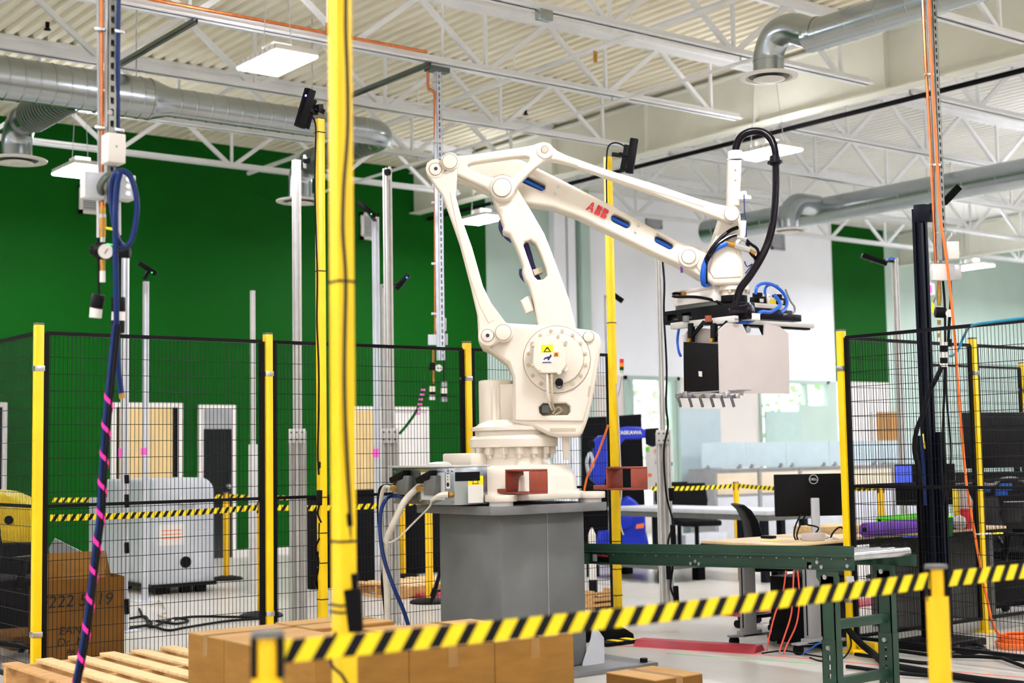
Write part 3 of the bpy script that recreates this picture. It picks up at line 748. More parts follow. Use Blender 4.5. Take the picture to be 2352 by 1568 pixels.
tl = [(1020, 356), (1034, 351), (1056, 358), (1130, 347), (1220, 334), (1240, 326), (1254, 325), (1268, 332), (1273, 346), (1262, 364), (1240, 375), (1200, 412), (1184, 430), (1180, 448), (1160, 460), (1138, 455), (1126, 438), (1110, 428), (1052, 402), (1024, 390)]
th = [(1072, 377), (1100, 371), (1205, 357), (1218, 362), (1206, 381), (1178, 405), (1165, 408), (1132, 408), (1120, 405), (1078, 387)]
rplate('triangle_link', tl, -.31, -.215, .014, holes=[th], smooth_it=1)
rcyl('link_hub', 1034, 370, 21, -.36, -.22, bevel=.008); rcyl('link_hub_disc', 1033, 370, 17, -.366, -.3)
rcyl('link_hub', 1154, 430, 29, -.335, -.2, bevel=.01); rcyl('link_hub_disc', 1153, 430, 21, -.35, -.3)
rcyl('link_hub', 1252, 345, 19, -.32, -.2, bevel=.008); rcyl('link_hub_disc', 1251, 343, 8, -.325, -.3, 'robot_dim')
rd = [(1250, 330), (1266, 334), (1280, 345), (1300, 355), (1396, 389), (1500, 420), (1600, 454), (1640, 466), (1664, 471), (1690, 478), (1690, 503), (1668, 508), (1655, 503), (1600, 482), (1500, 444), (1396, 408), (1310, 377), (1280, 370), (1255, 367), (1240, 350)]
rplate('front_rod', rd, -.205, -.12, .016)
rplate('rod_groove', [(1330, 374), (1500, 427), (1620, 466), (1617, 475), (1500, 439), (1327, 382)], -.209, -.2, .004)
rcyl('link_hub', 1680, 490, 20, -.215, -.1, bevel=.008); rcyl('link_hub_disc', 1681, 490, 17, -.222, -.2)
# --- wrist head, guide tube, flange
wr = [(1660, 492), (1676, 474), (1694, 476), (1702, 494), (1704, 540), (1706, 600), (1711, 636), (1706, 654), (1640, 654), (1624, 643), (1616, 622), (1614, 604), (1624, 585), (1643, 545)]
rplate('wrist_head', wr, -.115, .14, .022)
rplate('wrist_rib', [(1652, 560), (1680, 545), (1696, 590), (1702, 636), (1640, 640), (1628, 622), (1636, 590)], -.122, -.1, .008)
rplate('wrist_guide', [(1674, 366), (1704, 366), (1702, 420), (1699, 472), (1672, 472)], -.06, .03, .012, m='bone')
for y in (391, 414):
    rcyl('guide_screw', 1689, y, 2.2, -.063, -.05, 'copper', n=8, bevel=0)
gc = RB(1689, 366, -.015)
MB().lathe((gc.x, gc.y, gc.z), [(.05, -.005), (.05, .05), (.046, .055), (.036, .055)], 24).part('guide_collar', 'alu', rob)
MB().lathe((gc.x, gc.y, gc.z), [(.056, -.006), (.056, .004)], 24).part('guide_clamp', 'steel', rob)
rplate('sensor_bracket', [(1696, 440), (1714, 438), (1716, 447), (1728, 455), (1724, 459), (1712, 457), (1697, 458)], -.07, -.06, .002, m='white_plastic')
rcyl('bracket_eye', 1721, 453, 5, -.075, -.055, 'white_plastic', n=12, bevel=.001)
MB().tube(rpath([(1709, 447, -.07), (1710, 480, -.075), (1714, 520, -.08), (1714, 545, -.09)]), .004, n=6).part('signal_cable', 'ink', rob)
fc = RB(1681, 655, .01)
zf = lambda py: RB(1681, py, -.1).z
MB().lathe((fc.x, fc.y, 0), [(.105, zf(652)), (.115, zf(657)), (.115, zf(664)), (.1, zf(667)), (.1, zf(676)), (.085, zf(678))], 32).part('tool_flange', 'robot', rob)
for k in range(10):
    t = 2*math.pi*k/10; MB().cyl((fc.x+.108*math.cos(t), fc.y+.108*math.sin(t), zf(671)), (fc.x+.108*math.cos(t), fc.y+.108*math.sin(t), zf(664)), .01, n=6).part('bolt', 'robot_dim', rob)
MB().lathe((fc.x, fc.y, 0), [(.095, zf(692)), (.098, zf(690)), (.098, zf(677)), (.09, zf(676))], 32).part('adapter_disc', 'black', rob)
# valve bracket and cables at the wrist
rplate('valve_bracket', [(1700, 506), (1714, 506), (1712, 540), (1690, 565), (1684, 562), (1700, 540)], -.15, -.142, .0, m='alu')
MB().cyl(RB(1662, 556, -.14), RB(1688, 563, -.14), .018, n=12).part('hose_fitting', 'brass', rob)
MB().cyl(RB(1688, 563, -.14), RB(1722, 574, -.14), .02, n=8).part('union', 'steel', rob)
MB().cyl(RB(1718, 571, -.14), RB(1735, 583, -.14), .013, n=8).part('union_nut', 'brass', rob)
MB().cyl(RB(1692, 545, -.14), RB(1714, 550, -.14), .016, n=8).part('connector', 'steel', rob)
MB().tube(rpath([(1670, 558, -.14), (1645, 570, -.15), (1626, 590, -.15), (1616, 620, -.14), (1616, 650, -.1), (1625, 653, -.05)]), .019, n=10).part('air_hose', 'blue_bright', rob)
MB().tube(rpath([(1695, 522, -.13), (1676, 530, -.14), (1650, 552, -.15), (1632, 575, -.16), (1622, 600, -.16), (1621, 650, -.1)]), .012, n=8).part('control_cable', 'hose_black', rob)
MB().tube(rpath([(1692, 538, -.15), (1672, 545, -.15), (1648, 562, -.16), (1630, 590, -.17)]), .012, n=8).part('control_cable', 'hose_black', rob)
MB().cyl(RB(1622, 586, -.155), RB(1632, 592, -.155), .03, n=12).part('cable_tie', 'black', rob)
MB().tube(rpath([(1714, 550, -.14), (1724, 560, -.14), (1738, 570, -.15), (1742, 582, -.14), (1738, 592, -.12)]), .01, n=8).part('control_cable', 'hose_black', rob)
MB().tube(rpath([(1715, 556, -.13), (1724, 580, -.13), (1734, 592, -.12), (1736, 600, -.1)]), .011, n=8).part('control_cable', 'hose_black', rob)
MB().tube(rpath([(1710, 600, -.11), (1716, 612, -.11), (1728, 606, -.11), (1718, 620, -.11), (1712, 628, -.1)]), .004, n=6).part('loose_wire', 'ink', rob)
MB().tube(rpath([(1689, 372, -.015), (1690, 340, -.015), (1702, 314, -.02), (1724, 302, -.03), (1750, 303, -.04), (1770, 318, -.06), (1780, 345, -.08), (1782, 380, -.09), (1782, 440, -.1), (1777, 500, -.11), (1766, 550, -.12), (1748, 592, -.14), (1722, 634, -.15), (1700, 664, -.16), (1690, 700, -.17), (1689, 720, -.16)]), .0245, n=14, sub=6).part('dress_hose', 'hose_black', rob, label='thick black dress hose arching over the wrist')
q0 = RB(1779, 358, -.085); q1 = RB(1781, 378, -.09)
MB().cyl(q0, q1, .034, n=16).cyl(RB(1780, 370, -.09), RB(1780.5, 375, -.09), .05, n=16).part('hose_clamp', 'black', rob)

# --- fork pockets, connector box, pedestal
def fork_pocket(x, y):
    t = .012; z0 = ZP+.075; z1 = z0+.15; L = .14; W = .25
    o = MB().box(x, x+L, y, y+W, z0, z0+t).box(x, x+L, y, y+W, z1-t, z1).box(x, x+L, y, y+t, z0+t, z1-t).box(x, x+L, y+W-t, y+W, z0+t, z1-t).box(x, x+L, y+W-.002, y+W+.13, z0, z0+.03)
    pk = o.part('fork_pocket', 'fork_red', rob, bevel=.004)
    MB().cyl((x+.07, y+W+.06, z0+.03), (x+.07, y+W+.06, z0+.07), .022, n=12).part('pocket_bolt', 'black', pk)
fork_pocket(5.36, 6.78); fork_pocket(6.19, 6.78)
sx0, sx1, sy0, sy1, sz0, sz1 = 5.02, 5.27, 7.09, 7.78, 1.075, 1.305
cb = MB().box(sx0, sx1, sy0, sy1, sz0, sz1).part('connector_box', 'galv', rob, bevel=.004, label='galvanised connector box with black plugs')
MB().box(sx0-.02, sx1+.02, sy0-.005, sy1+.03, sz1, sz1+.012).part('box_lid', 'alu', cb, bevel=.002)
MB().lathe((sx0+.12, sy0+.33, sz1+.012), [(.075, 0), (.075, .008), (.06, .018), (.02, .022)], 24).part('lid_cap', 'alu', cb)
MB().box(sx0-.004, sx0, sy0+.1, sy0+.36, sz0+.03, sz1-.03).part('face_plate', 'grey_light', cb, smooth=False)
MB().box(sx0-.005, sx0, sy0+.39, sy0+.6, sz0+.03, sz1-.02).part('face_plate', 'galv_dark', cb, smooth=False)
for yy in (sy0+.14, sy0+.44):
    h = MB().box(sx0-.06, sx0, yy, yy+.11, sz0+.06, sz1-.05).part('plug_hood', 'grey_plastic', cb, bevel=.006)
    MB().hexa([V3((sx0-.07, yy+.04, sz1-.07)), V3((sx0-.07, yy+.17, sz1-.1)), V3((sx0-.01, yy+.17, sz1-.1)), V3((sx0-.01, yy+.04, sz1-.07)), V3((sx0-.07, yy+.02, sz1-.015)), V3((sx0-.07, yy+.19, sz1-.065)), V3((sx0-.01, yy+.19, sz1-.065)), V3((sx0-.01, yy+.02, sz1-.015))]).part('plug_lever', 'black', h, bevel=.004)
    MB().cyl((sx0-.035, yy+.1, sz0+.1), (sx0-.035, yy+.2, sz0+.1), .021, n=10).part('plug_gland', 'brass', h)
MB().box(sx0-.003, sx0, sy0+.045, sy0+.085, sz0+.1, sz1-.04).part('type_label', 'white_plastic', cb, smooth=False)
for k in range(5): MB().box(sx0-.0045, sx0-.003, sy0+.062, sy0+.068, sz0+.15+.018*k, sz0+.16+.018*k).part('label_print', 'ink_black', cb, smooth=False)
MB().lathe((0, 0, 0), [(.014, 0), (.014, .002)], 16).mesh('x')
MB().cyl((sx0-.0045, sy0+.065, sz0+.125), (sx0-.003, sy0+.065, sz0+.125), .014, n=16).part('label_mark', 'ink_black', cb)
MB().cyl((sx0-.03, sy0+.03, sz0+.065), (sx0, sy0+.03, sz0+.065), .018, n=10).part('round_socket', 'brass', cb)
MB().tube([(sx0-.03, sy0+.03, sz0+.065), (sx0-.07, sy0+.06, sz0+.062), (sx0-.09, sy0+.12, sz0+.03)], .018, rr=lambda t: .021*(1-.55*t)).part('socket_boot', 'cable_bone', cb)
MB().box(sx0+.005, sx0+.19, sy0-.003, sy0, sz1-.085, sz1-.03).part('black_tape', 'black_soft', cb, smooth=False)
MB().box(sx0+.1, sx0+.215, sy0-.002, sy0, sz0+.12, sz1-.055).part('warning_sticker', 'tape_yellow', cb, smooth=False)
MB().box(sx0+.1, sx0+.215, sy0-.0025, sy0, sz0+.01, sz0+.12).part('paper_sticker', 'white_plastic', cb, smooth=False)
x0 = sx0+.13; zz = sz0+.125
MB().add([(x0, sy0-.004, zz), (x0+.05, sy0-.004, zz), (x0+.04, sy0-.004, zz+.03), (x0+.01, sy0-.004, zz+.03), (x0+.006, sy0-.004, zz+.004), (x0+.044, sy0-.004, zz+.004), (x0+.037, sy0-.004, zz+.026), (x0+.013, sy0-.004, zz+.026)], [(0, 1, 5, 4), (1, 2, 6, 5), (2, 3, 7, 6), (3, 0, 4, 7)]).part('sticker_symbol', 'ink_black', cb, smooth=False)
for yy in (sy0+.02, sy0+.37, sy0+.67):
    for z in (sz0+.025, sz1-.025): MB().cyl((sx0-.005, yy, z), (sx0, yy, z), .006, n=8).part('box_screw', 'steel', cb)
# cables leaving the connector box
def cable(name, pts, r, m, lab, sub=6):
    o = MB().tube(pts, r, n=10, sub=sub).part(name, m); return tag(o, lab, 'cable')
D0 = 8.9
cable('robot_cable', [V3((sx0-.035, sy0+.34, sz0+.1)), PD(965, 1115, 8.95), PD(930, 1150, 8.9), PD(905, 1200, 8.9), PD(888, 1240, 8.95), PD(887, 1300, 9.0), PD(890, 1400, 9.05), PD(892, 1520, 9.1)], .021, 'cable_bone', 'thick bone coloured cable looping from the middle plug down behind the boxes')
cable('robot_cable', [V3((sx0-.035, sy0+.64, sz0+.1)), PD(884, 1118, 9.25), PD(876, 1140, 9.25), PD(874, 1180, 9.25), PD(880, 1250, 9.25), PD(884, 1330, 9.25), PD(890, 1400, 9.25), PD(896, 1500, 9.2)], .013, 'cable_bone', 'thin bone coloured cable dropping from the left plug of the connector box')
cable('black_cable', [V3((sx0-.03, sy0+.62, sz0+.12)), PD(876, 1118, 9.3), PD(869, 1145, 9.3), PD(870, 1200, 9.3), PD(880, 1290, 9.3), PD(878, 1340, 9.3), PD(886, 1420, 9.3), PD(890, 1500, 9.3)], .009, 'hose_black', 'black cable hanging from the left plug of the connector box')
cable('blue_air_hose', [V3((sx0-.01, sy0+.52, sz0+.04)), PD(905, 1138, 9.1), PD(886, 1147, 9.05), PD(874, 1180, 9.0), PD(874, 1235, 8.95), PD(884, 1290, 8.9), PD(905, 1350, 8.85), PD(928, 1405, 8.85), PD(940, 1450, 8.85), PD(944, 1520, 8.85)], .013, 'blue_hose', 'dark blue air hose hanging from the connector box in front of the fence')
cable('signal_lead', [V3((sx0-.09, sy0+.12, sz0+.03)), PD(985, 1165, 8.9), PD(950, 1200, 8.9), PD(915, 1235, 8.92), PD(892, 1246, 8.93)], .006, 'cable_bone', 'slim bone coloured lead slanting from the round socket to the thick cable')

ped = thing('robot_pedestal', 'dark grey welded steel pedestal carrying the white robot', 'pedestal', (5.66, 7.36, 0))
px0, px1, py0, py1 = 5.32, 6.0, 7.03, 7.7
MB().box(px0, px1, py0, py1, .03, 1.012).part('column', 'pedestal', ped, bevel=.018)
MB().loft([octa(5.66, 7.36, .47, .47, .07, 1.01), octa(5.66, 7.36, .47, .47, .07, 1.062)]).part('top_plate', 'plate_grey', ped, bevel=.003)
MB().box(px0+.365, px0+.371, py0-.003, py0+.002, .03, 1.01).part('weld_seam', 'grey_mid', ped, smooth=False)
MB().box(5.1, 6.4, 6.8, 7.92, 0, .03).part('base_plate', 'plate_grey', ped, bevel=.003)
for x in (5.17, 6.33):
    for y in (6.86, 7.86): MB().cyl((x, y, .03), (x, y, .055), .025, n=10).part('anchor_bolt', 'black', ped)
g = PZ(1388, 1540, .03)
t = MB()
x0, y0 = px1, py0-.015
t.prism([(x0-.06, y0, .03), (x0+.12, y0, .03), (x0+.12, y0, .19), (x0+.06, y0, .26), (x0+.03, y0, .25), (x0+.015, y0, .19), (x0-.02, y0, .12), (x0-.05, y0, .06)], (0, -.012, 0))
t.part('gusset', 'grey_light', ped, smooth=False)
# ================================================================ gripper hanging from the flange
gcen = RB(1687, 690, 0.0); gx, gy = gcen.x, gcen.y
zg = lambda py, px=1687: RB(px, py, -.05).z
GR = thing('clamp_gripper', 'black and aluminium clamp gripper with white side boards under the robot wrist', 'gripper', (gx, gy, zg(940)))
XN, YN, YF = gx-.28, gy-.205, gy+.205
def yplate(name, px_pts, Y, th, m, parent, bevel=0):
    vs = [PY(x, y, Y) for x, y in px_pts]
    return MB().prism([V3((p.x, Y, p.z)) for p in vs], (0, th, 0)).part(name, m, parent, bevel=bevel, smooth=False)
def xplate(name, px_pts, X, th, m, parent, bevel=0):
    vs = [PX(x, y, X) for x, y in px_pts]
    return MB().prism([V3((X, p.y, p.z)) for p in vs], (th, 0, 0)).part(name, m, parent, bevel=bevel, smooth=False)
yplate('side_board', [(1655, 902), (1652, 757), (1672, 741), (1705, 744), (1718, 770), (1756, 769), (1757, 743), (1790, 749), (1811, 766), (1814, 904)], YN, .012, 'panel_grey', GR)
xa, xb = XN+.01, gx+.28
MB().prism([(xa, YF, zg(903)), (xb, YF, zg(903)), (xb, YF, zg(770)), (xb-.08, YF, zg(748)), (xa+.08, YF, zg(748)), (xa, YF, zg(765))], (0, .012, 0)).part('side_board', 'panel_grey', GR, smooth=False)
pp = xplate('pusher_plate', [(1570, 785), (1655, 790), (1655, 902), (1571, 898)], XN+.01, .02, 'black', GR)
xplate('plate_window', [(1604, 852), (1612, 853), (1612, 865), (1605, 864)], XN+.006, .005, 'white_plastic', pp)
MB().box(gx-.2, gx-.19, YN+.02, YF, zg(795), zg(756)).part('inner_board', 'panel_grey', GR, smooth=False)
MB().box(gx-.26, gx+.26, gy-.03, gy+.03, zg(748), zg(738)).part('carrier_bar', 'black', GR, bevel=.003)
# black bell-crank brackets
for px in (1588, 1640):
    a = PX(px, 742, gx-.24); b = PX(px, 785, gx-.24)
    MB().bar(a, b, .04, .03).part('crank_bracket', 'black', GR, bevel=.003)
    MB().bar(a+V3((0, -.12, 0)), b+V3((0, 0, .03)), .02, .02).part('crank_brace', 'black', GR)
    MB().cyl(b+V3((-.03, 0, .01)), b+V3((.01, 0, .01)), .014, n=10).part('pivot_pin', 'brass', GR)
    MB().cyl(a+V3((-.02, .03, .01)), a+V3((-.02, .03, .05)), .022, n=10).part('fitting', 'fork_red' if px == 1640 else 'grey_plastic', GR)
# comb with six tines
XC = gx-.3
c0, c1 = PX(1553, 909, XC), PX(1697, 909, XC)
MB().bar(c0, c1, .02, .03).part('comb_bar', 'steel', GR, bevel=.002)
MB().box(XC, XC+.14, min(c0.y, c1.y)+.02, max(c0.y, c1.y)-.02, c0.z+.012, c0.z+.018).part('comb_plate', 'steel', GR, smooth=False)
for px in (1558.5, 1584, 1609, 1634, 1658, 1681):
    a = PX(px+10, 906, XC); b = PX(px-1, 913, XC-.03); c = PX(px+5, 934, XC-.03)
    MB().tube([a, (a+b)/2, b, (b*.5+c*.5), c], .0095, n=8, sub=3).part('tine', 'dark_chrome', GR)
for px in (1580, 1672):
    a = PX(px, 906, XC-.01); MB().box(a.x-.03, a.x+.02, a.y-.02, a.y+.02, a.z-.015, a.z+.02).part('tine_clamp', 'steel', GR, bevel=.003)
# cross beams
def yb(px): return PX(px, 715, gx-.1).y
L = [[(-.34, -.045), (.34, -.045), (.34, .045), (-.34, .045)], [(-.3, -.022), (-.2, -.022), (-.2, .018), (-.3, .018)], [(-.16, -.022), (-.07, -.022), (-.07, .018), (-.16, .018)]]
yc = yb(1535)-.34
me = extrude2d('slide_frame', L, .1, .002); me.transform(frame((gx-.1, yc, zg(716)), (0, -1, 0), UP)); finish(me, False)
link('slide_frame', me, 'black', GR)
MB().box(gx-.12, gx-.02, gy-.2, gy+.08, zg(730), zg(700)).part('drive_housing', 'navy_alu', GR, bevel=.008)
MB().box(gx-.06, gx+.52, gy-.04, gy+.06, zg(729), zg(704)).part('slide_rail', 'navy_alu', GR, bevel=.004)
MB().box(gx+.0, gx+.42, gy-.05, gy+.07, zg(703), zg(692)).part('rail_cover', 'white_plastic', GR, bevel=.004)
MB().box(gx+.42, gx+.62, gy-.03, gy+.05, zg(728), zg(712)).part('rail_end', 'black', GR, bevel=.004)
me = text_mesh('rail_lettering', 'ABB', .032, .001, bold=.001); me.transform(frame(PY(1727, 714, gy-.042), (1, 0, 0), UP)); link('rail_lettering', me, 'red', GR)
MB().box(gx-.24, gx-.2, gy-.22, gy+.36, zg(748), zg(733)).part('profile_bar', 'alu', GR, bevel=.003)
MB().box(gx-.235, gx-.205, gy-.225, gy+.365, zg(742), zg(740)).part('profile_groove', 'grey_plastic', GR, smooth=False)
MB().box(gx-.02, gx+.62, gy-.14, gy-.1, zg(747), zg(737)).part('profile_bar', 'alu', GR, bevel=.003)
MB().box(gx-.02, gx+.6, gy-.12, gy-.08, zg(751), zg(747)).part('cover_strip', 'black', GR, smooth=False)
MB().box(gx-.1, gx-.02, gy-.24, gy-.15, zg(741), zg(726)).part('angle_bracket', 'white_plastic', GR, bevel=.002)
# controller box on the left
a = PX(1546, 690, gx-.16); b = PX(1642, 690, gx-.16)
MB().box(gx-.16, gx+.02, b.y, a.y, zg(691), zg(660)).part('terminal_box', 'white_plastic', GR, bevel=.006)
MB().box(gx-.165, gx+.025, b.y-.004, a.y+.004, zg(664), zg(655)).part('terminal_lid', 'panel_grey', GR, bevel=.006)
MB().box(gx-.14, gx+.0, b.y, a.y, zg(703), zg(691)).part('box_base', 'galv_dark', GR, bevel=.002)
p = PX(1571, 675, gx-.165); MB().cyl(p+V3((.01, 0, 0)), p-V3((.03, 0, 0)), .018, n=10).part('gland', 'brass', GR)
MB().tube([p-V3((.03, 0, 0)), PX(1548, 674, gx-.21), PX(1550, 681, gx-.23), PX(1600, 682, gx-.2), PX(1640, 690, gx-.15), PX(1665, 702, gx-.1)], .01, n=8).part('box_cable', 'hose_black', GR)
MB().cyl(V3((gx-.13, gy-.1, zg(722))), V3((gx-.1, gy-.24, zg(722))), .05, n=20).part('hose_elbow', 'hose_black', GR, bevel=.01)
# valves and blue hoses on the right
for k, (px, col) in enumerate(((1745, 'black'), (1767, 'white_plastic'), (1790, 'black'))):
    p = PY(px, 683, gy+.0)
    MB().box(p.x-.045, p.x+.035, gy-.03, gy+.05, zg(692), zg(675)).part('valve_body', col, GR, bevel=.004)
    MB().cyl((p.x-.01, gy+.01, zg(677)), (p.x-.01, gy+.01, zg(666)), .034 if col == 'black' else .02, n=14).part('valve_coil', 'rubber' if col == 'black' else 'steel', GR, bevel=.003)
    if col != 'black':
        MB().box(p.x-.03, p.x+.02, gy-.034, gy-.03, zg(690), zg(681)).part('valve_sticker', 'tape_yellow', GR, smooth=False)
    else: MB().box(p.x-.035, p.x+.0, gy-.034, gy-.03, zg(689), zg(681)).part('valve_sticker', 'white_plastic', GR, smooth=False)
def gp(L): return [PY(x, y, gy+o) for x, y, o in L]
MB().tube(gp([(1736, 676, 0), (1738, 660, 0), (1752, 651, 0), (1775, 654, -.02), (1797, 670, -.04), (1808, 692, -.06), (1803, 710, -.08), (1792, 718, -.1)]), .011, n=10).part('air_line', 'blue_bright', GR)
MB().tube(gp([(1757, 676, 0), (1758, 662, 0), (1768, 654, .02), (1786, 657, .02)]), .009, n=8).part('air_line', 'blue_bright', GR)
MB().tube(gp([(1780, 678, -.02), (1792, 700, -.12), (1770, 716, -.14), (1748, 716, -.16), (1735, 732, -.17), (1712, 741, -.16), (1692, 735, -.12)]), .012, n=10).part('air_line', 'blue_bright', GR)
MB().tube(gp([(1804, 664, 0), (1815, 690, 0), (1825, 705, 0), (1822, 718, 0), (1800, 722, -.05)]), .007, n=8).part('sensor_lead', 'grey_mid', GR)
MB().tube([PX(1560, 750, gx-.2), PX(1556, 780, gx-.2), PX(1559, 806, gx-.2), PX(1564, 818, gx-.18)], .009, n=8).part('air_line', 'blue_bright', GR)
for px in (1705, 1776):
    p = PY(px, 742, gy-.08); MB().box(p.x-.04, p.x+.05, gy-.1, gy-.02, zg(746), zg(739)).part('clamp_foot', 'red' if px > 1750 else 'black', GR, bevel=.002)
p = PY(1714, 757, gy-.16); MB().cyl(p+V3((0, .06, 0)), p-V3((0, .02, 0)), .022, n=12).part('proximity_sensor', 'steel', GR)
a, b = PY(1748, 745, gy-.1), PY(1757, 766, gy-.1)
MB().bar(a, b, .012, .05).part('sensor_flag', 'black', GR)

# ================================================================ roller conveyor
XR = 6.2
KS = .032; Y0c, Y1c = 5.03, 7.75
zt = lambda y: .85 - KS*(y-Y0c)
wc = PY(2080, 1282, 5.09).x - XR
cv = thing('roller_conveyor', 'dark green gravity roller conveyor with steel rollers beside the pedestal', 'conveyor', (XR, 6.4, 0))
def slab(name, x0, x1, y0, y1, a0, a1, m='conv_green', bevel=0):
    """a bar following the conveyor's slope, a0..a1 below its top edge"""
    return MB().hexa([V3((x0, y0, zt(y0)-a1)), V3((x1, y0, zt(y0)-a1)), V3((x1, y1, zt(y1)-a1)), V3((x0, y1, zt(y1)-a1)), V3((x0, y0, zt(y0)-a0)), V3((x1, y0, zt(y0)-a0)), V3((x1, y1, zt(y1)-a0)), V3((x0, y1, zt(y1)-a0))]).part(name, m, cv, bevel=bevel, smooth=False)
slab('guard_rail', XR, XR+.006, Y0c, Y1c, 0, .052)
slab('guard_flange', XR-.03, XR, Y0c, Y1c, .05, .056)
slab('side_channel', XR, XR+.006, Y0c, Y1c, .056, .13)
slab('channel_lip', XR-.025, XR, Y0c, Y1c, .126, .131)
slab('far_channel', XR+wc+.01, XR+wc+.016, Y0c, Y1c, .075, .14)
slab('cross_channel', XR, XR+wc, Y0c+.3, Y0c+.33, .09, .13)
slab('cross_channel', XR, XR+wc, Y1c-.3, Y1c-.27, .09, .13)
rm = MB().cyl((0, 0, 0), (wc, 0, 0), .0255, n=16).mesh('roller'); rm.materials.append(M('steel'))
hx = MB().cyl((-.006, 0, 0), (0, 0, 0), .0045, n=6).mesh('axle_end'); hx.materials.append(M('steel'))
y = Y0c+.05
while y < Y1c-.05:
    c = bpy.data.objects.new('roller', rm); COL.objects.link(c); c.parent = cv; c.matrix_parent_inverse = root_mat(cv).inverted(); c.location = (XR+.008, y, zt(y)-.058)
    e = bpy.data.objects.new('axle_end', hx); COL.objects.link(e); e.parent = cv; e.matrix_parent_inverse = root_mat(cv).inverted(); e.location = (XR, y, zt(y)-.07)
    y += .1
for yy, dz in ((Y0c+.04, .107), (Y0c+.25, .09), (Y0c+.22, .116), (Y0c+.3, .116), (Y0c+1.2, .1), (Y0c+1.17, .115), (Y0c+1.24, .115)):
    MB().cyl((XR-.01, yy, zt(yy)-dz), (XR, yy, zt(yy)-dz), .011, n=8).part('channel_bolt', 'steel', cv)
MB().box(XR-.004, XR, Y0c+2.0, Y0c+2.11, zt(Y0c+2.05)-.118, zt(Y0c+2.05)-.072).part('danger_label', 'black', cv, smooth=False)
MB().box(XR-.006, XR-.004, Y0c+2.0, Y0c+2.11, zt(Y0c+2.05)-.084, zt(Y0c+2.05)-.072).part('danger_band', 'red_ramp', cv, smooth=False)
MB().box(XR-.005, XR, Y0c+2.115, Y0c+2.155, zt(Y0c+2.05)-.118, zt(Y0c+2.05)-.072).part('pictogram_label', 'grey_light', cv, smooth=False)
def leg_pair(yc, tag_on=False):
    for x, s in ((XR-.005, 1), (XR+wc-.045, -1)):
        zt0 = zt(yc)-.135
        MB().prism([(x, yc-.075, zt0), (x, yc+.075, zt0), (x, yc+.075, zt0-.04), (x, yc+.045, zt0-.075), (x, yc-.045, zt0-.075), (x, yc-.075, zt0-.06)], (.006, 0, 0)).part('leg_bracket', 'conv_green', cv, smooth=False)
        MB().cyl((x-.01, yc+.01, zt0-.035), (x, yc+.01, zt0-.035), .014, n=10).part('pivot_bolt', 'steel', cv)
        g = MB().box(x, x+.006, yc-.045, yc+.045, .3, zt0-.03).box(x, x+.05, yc-.045, yc-.039, .3, zt0-.03).box(x, x+.05, yc+.039, yc+.045, .3, zt0-.03)
        g.part('upper_leg', 'conv_green', cv, smooth=False)
        g = MB()
        zz = 0.0
        x2 = x-.004
        g.box(x2, x2+.004, yc-.05, yc-.008, 0, .33).box(x2, x2+.004, yc+.008, yc+.05, 0, .33)
        while zz < .3:
            g.box(x2, x2+.004, yc-.008, yc+.008, zz, zz+.022); zz += .05
        g.box(x2, x2+.004, yc-.008, yc+.008, .3, .33)
        g.box(x2, x2+.055, yc-.05, yc-.046, 0, .33).box(x2, x2+.055, yc+.046, yc+.05, 0, .33)
        g.part('lower_leg', 'conv_green', cv, smooth=False)
        MB().cyl((x2-.012, yc, .29), (x2, yc, .29), .013, n=8).part('leg_bolt', 'steel', cv)
        MB().box(x2, x2+.09, yc-.06, yc+.06, 0, .008).part('foot_plate', 'conv_green', cv, smooth=False)
    for z in (.12, .43):
        MB().box(XR+.03, XR+wc-.03, yc-.02, yc+.03, z-.045, z+.005).part('cross_brace', 'conv_green', cv, bevel=.004)
yl = PX(1905, 1450, XR).y
leg_pair(yl)
MB().box(5.99, XR+.004, 7.2, 7.28, zt(7.24)-.13, zt(7.24)-.06).part('pedestal_bracket', 'conv_green', cv, smooth=False)
p = PX(1945, 1330, XR); MB().prism([p+V3((0, 0, -.02)), p+V3((0, -.05, -.01)), p+V3((0, -.045, .02)), p+V3((0, .005, .015))], (.002, 0, 0)).part('paper_tag', 'grey_light', cv, smooth=False)

# ================================================================ safety fence
PS = .05                                    # 50 mm square posts
def fence_post(x, y, h, lab, clamps=(1.93, .38), base=True, dirs=((1, 0),)):
    t = thing('fence_post', lab, 'post', (x, y, 0), 'yellow safety fence posts')
    s = PS/2
    MB().box(x-s, x+s, y-s, y+s, 0, h-.012).part('post', 'yellow', t, bevel=.003)
    MB().box(x-s, x+s, y-s, y+s, h-.012, h).part('cap', 'grey_plastic', t, bevel=.002)
    for z in clamps:
        c = MB().box(x-s-.004, x+s+.004, y-s-.004, y+s+.004, z-.016, z+.016).part('clamp', 'steel', t, bevel=.001)
        for dx, dy in dirs:
            MB().cyl((x+dx*.03, y+dy*.03, z), (x+dx*.06, y+dy*.06, z), .01, n=8).part('clamp_bolt', 'steel', c)
    if base:
        MB().prism([(x-.06, y-.06, 0), (x+.06, y-.06, 0), (x+.06, y+.06, 0), (x-.06, y+.06, 0)], (0, 0, .012)).part('base_plate', 'yellow', t, bevel=.002)
    return t
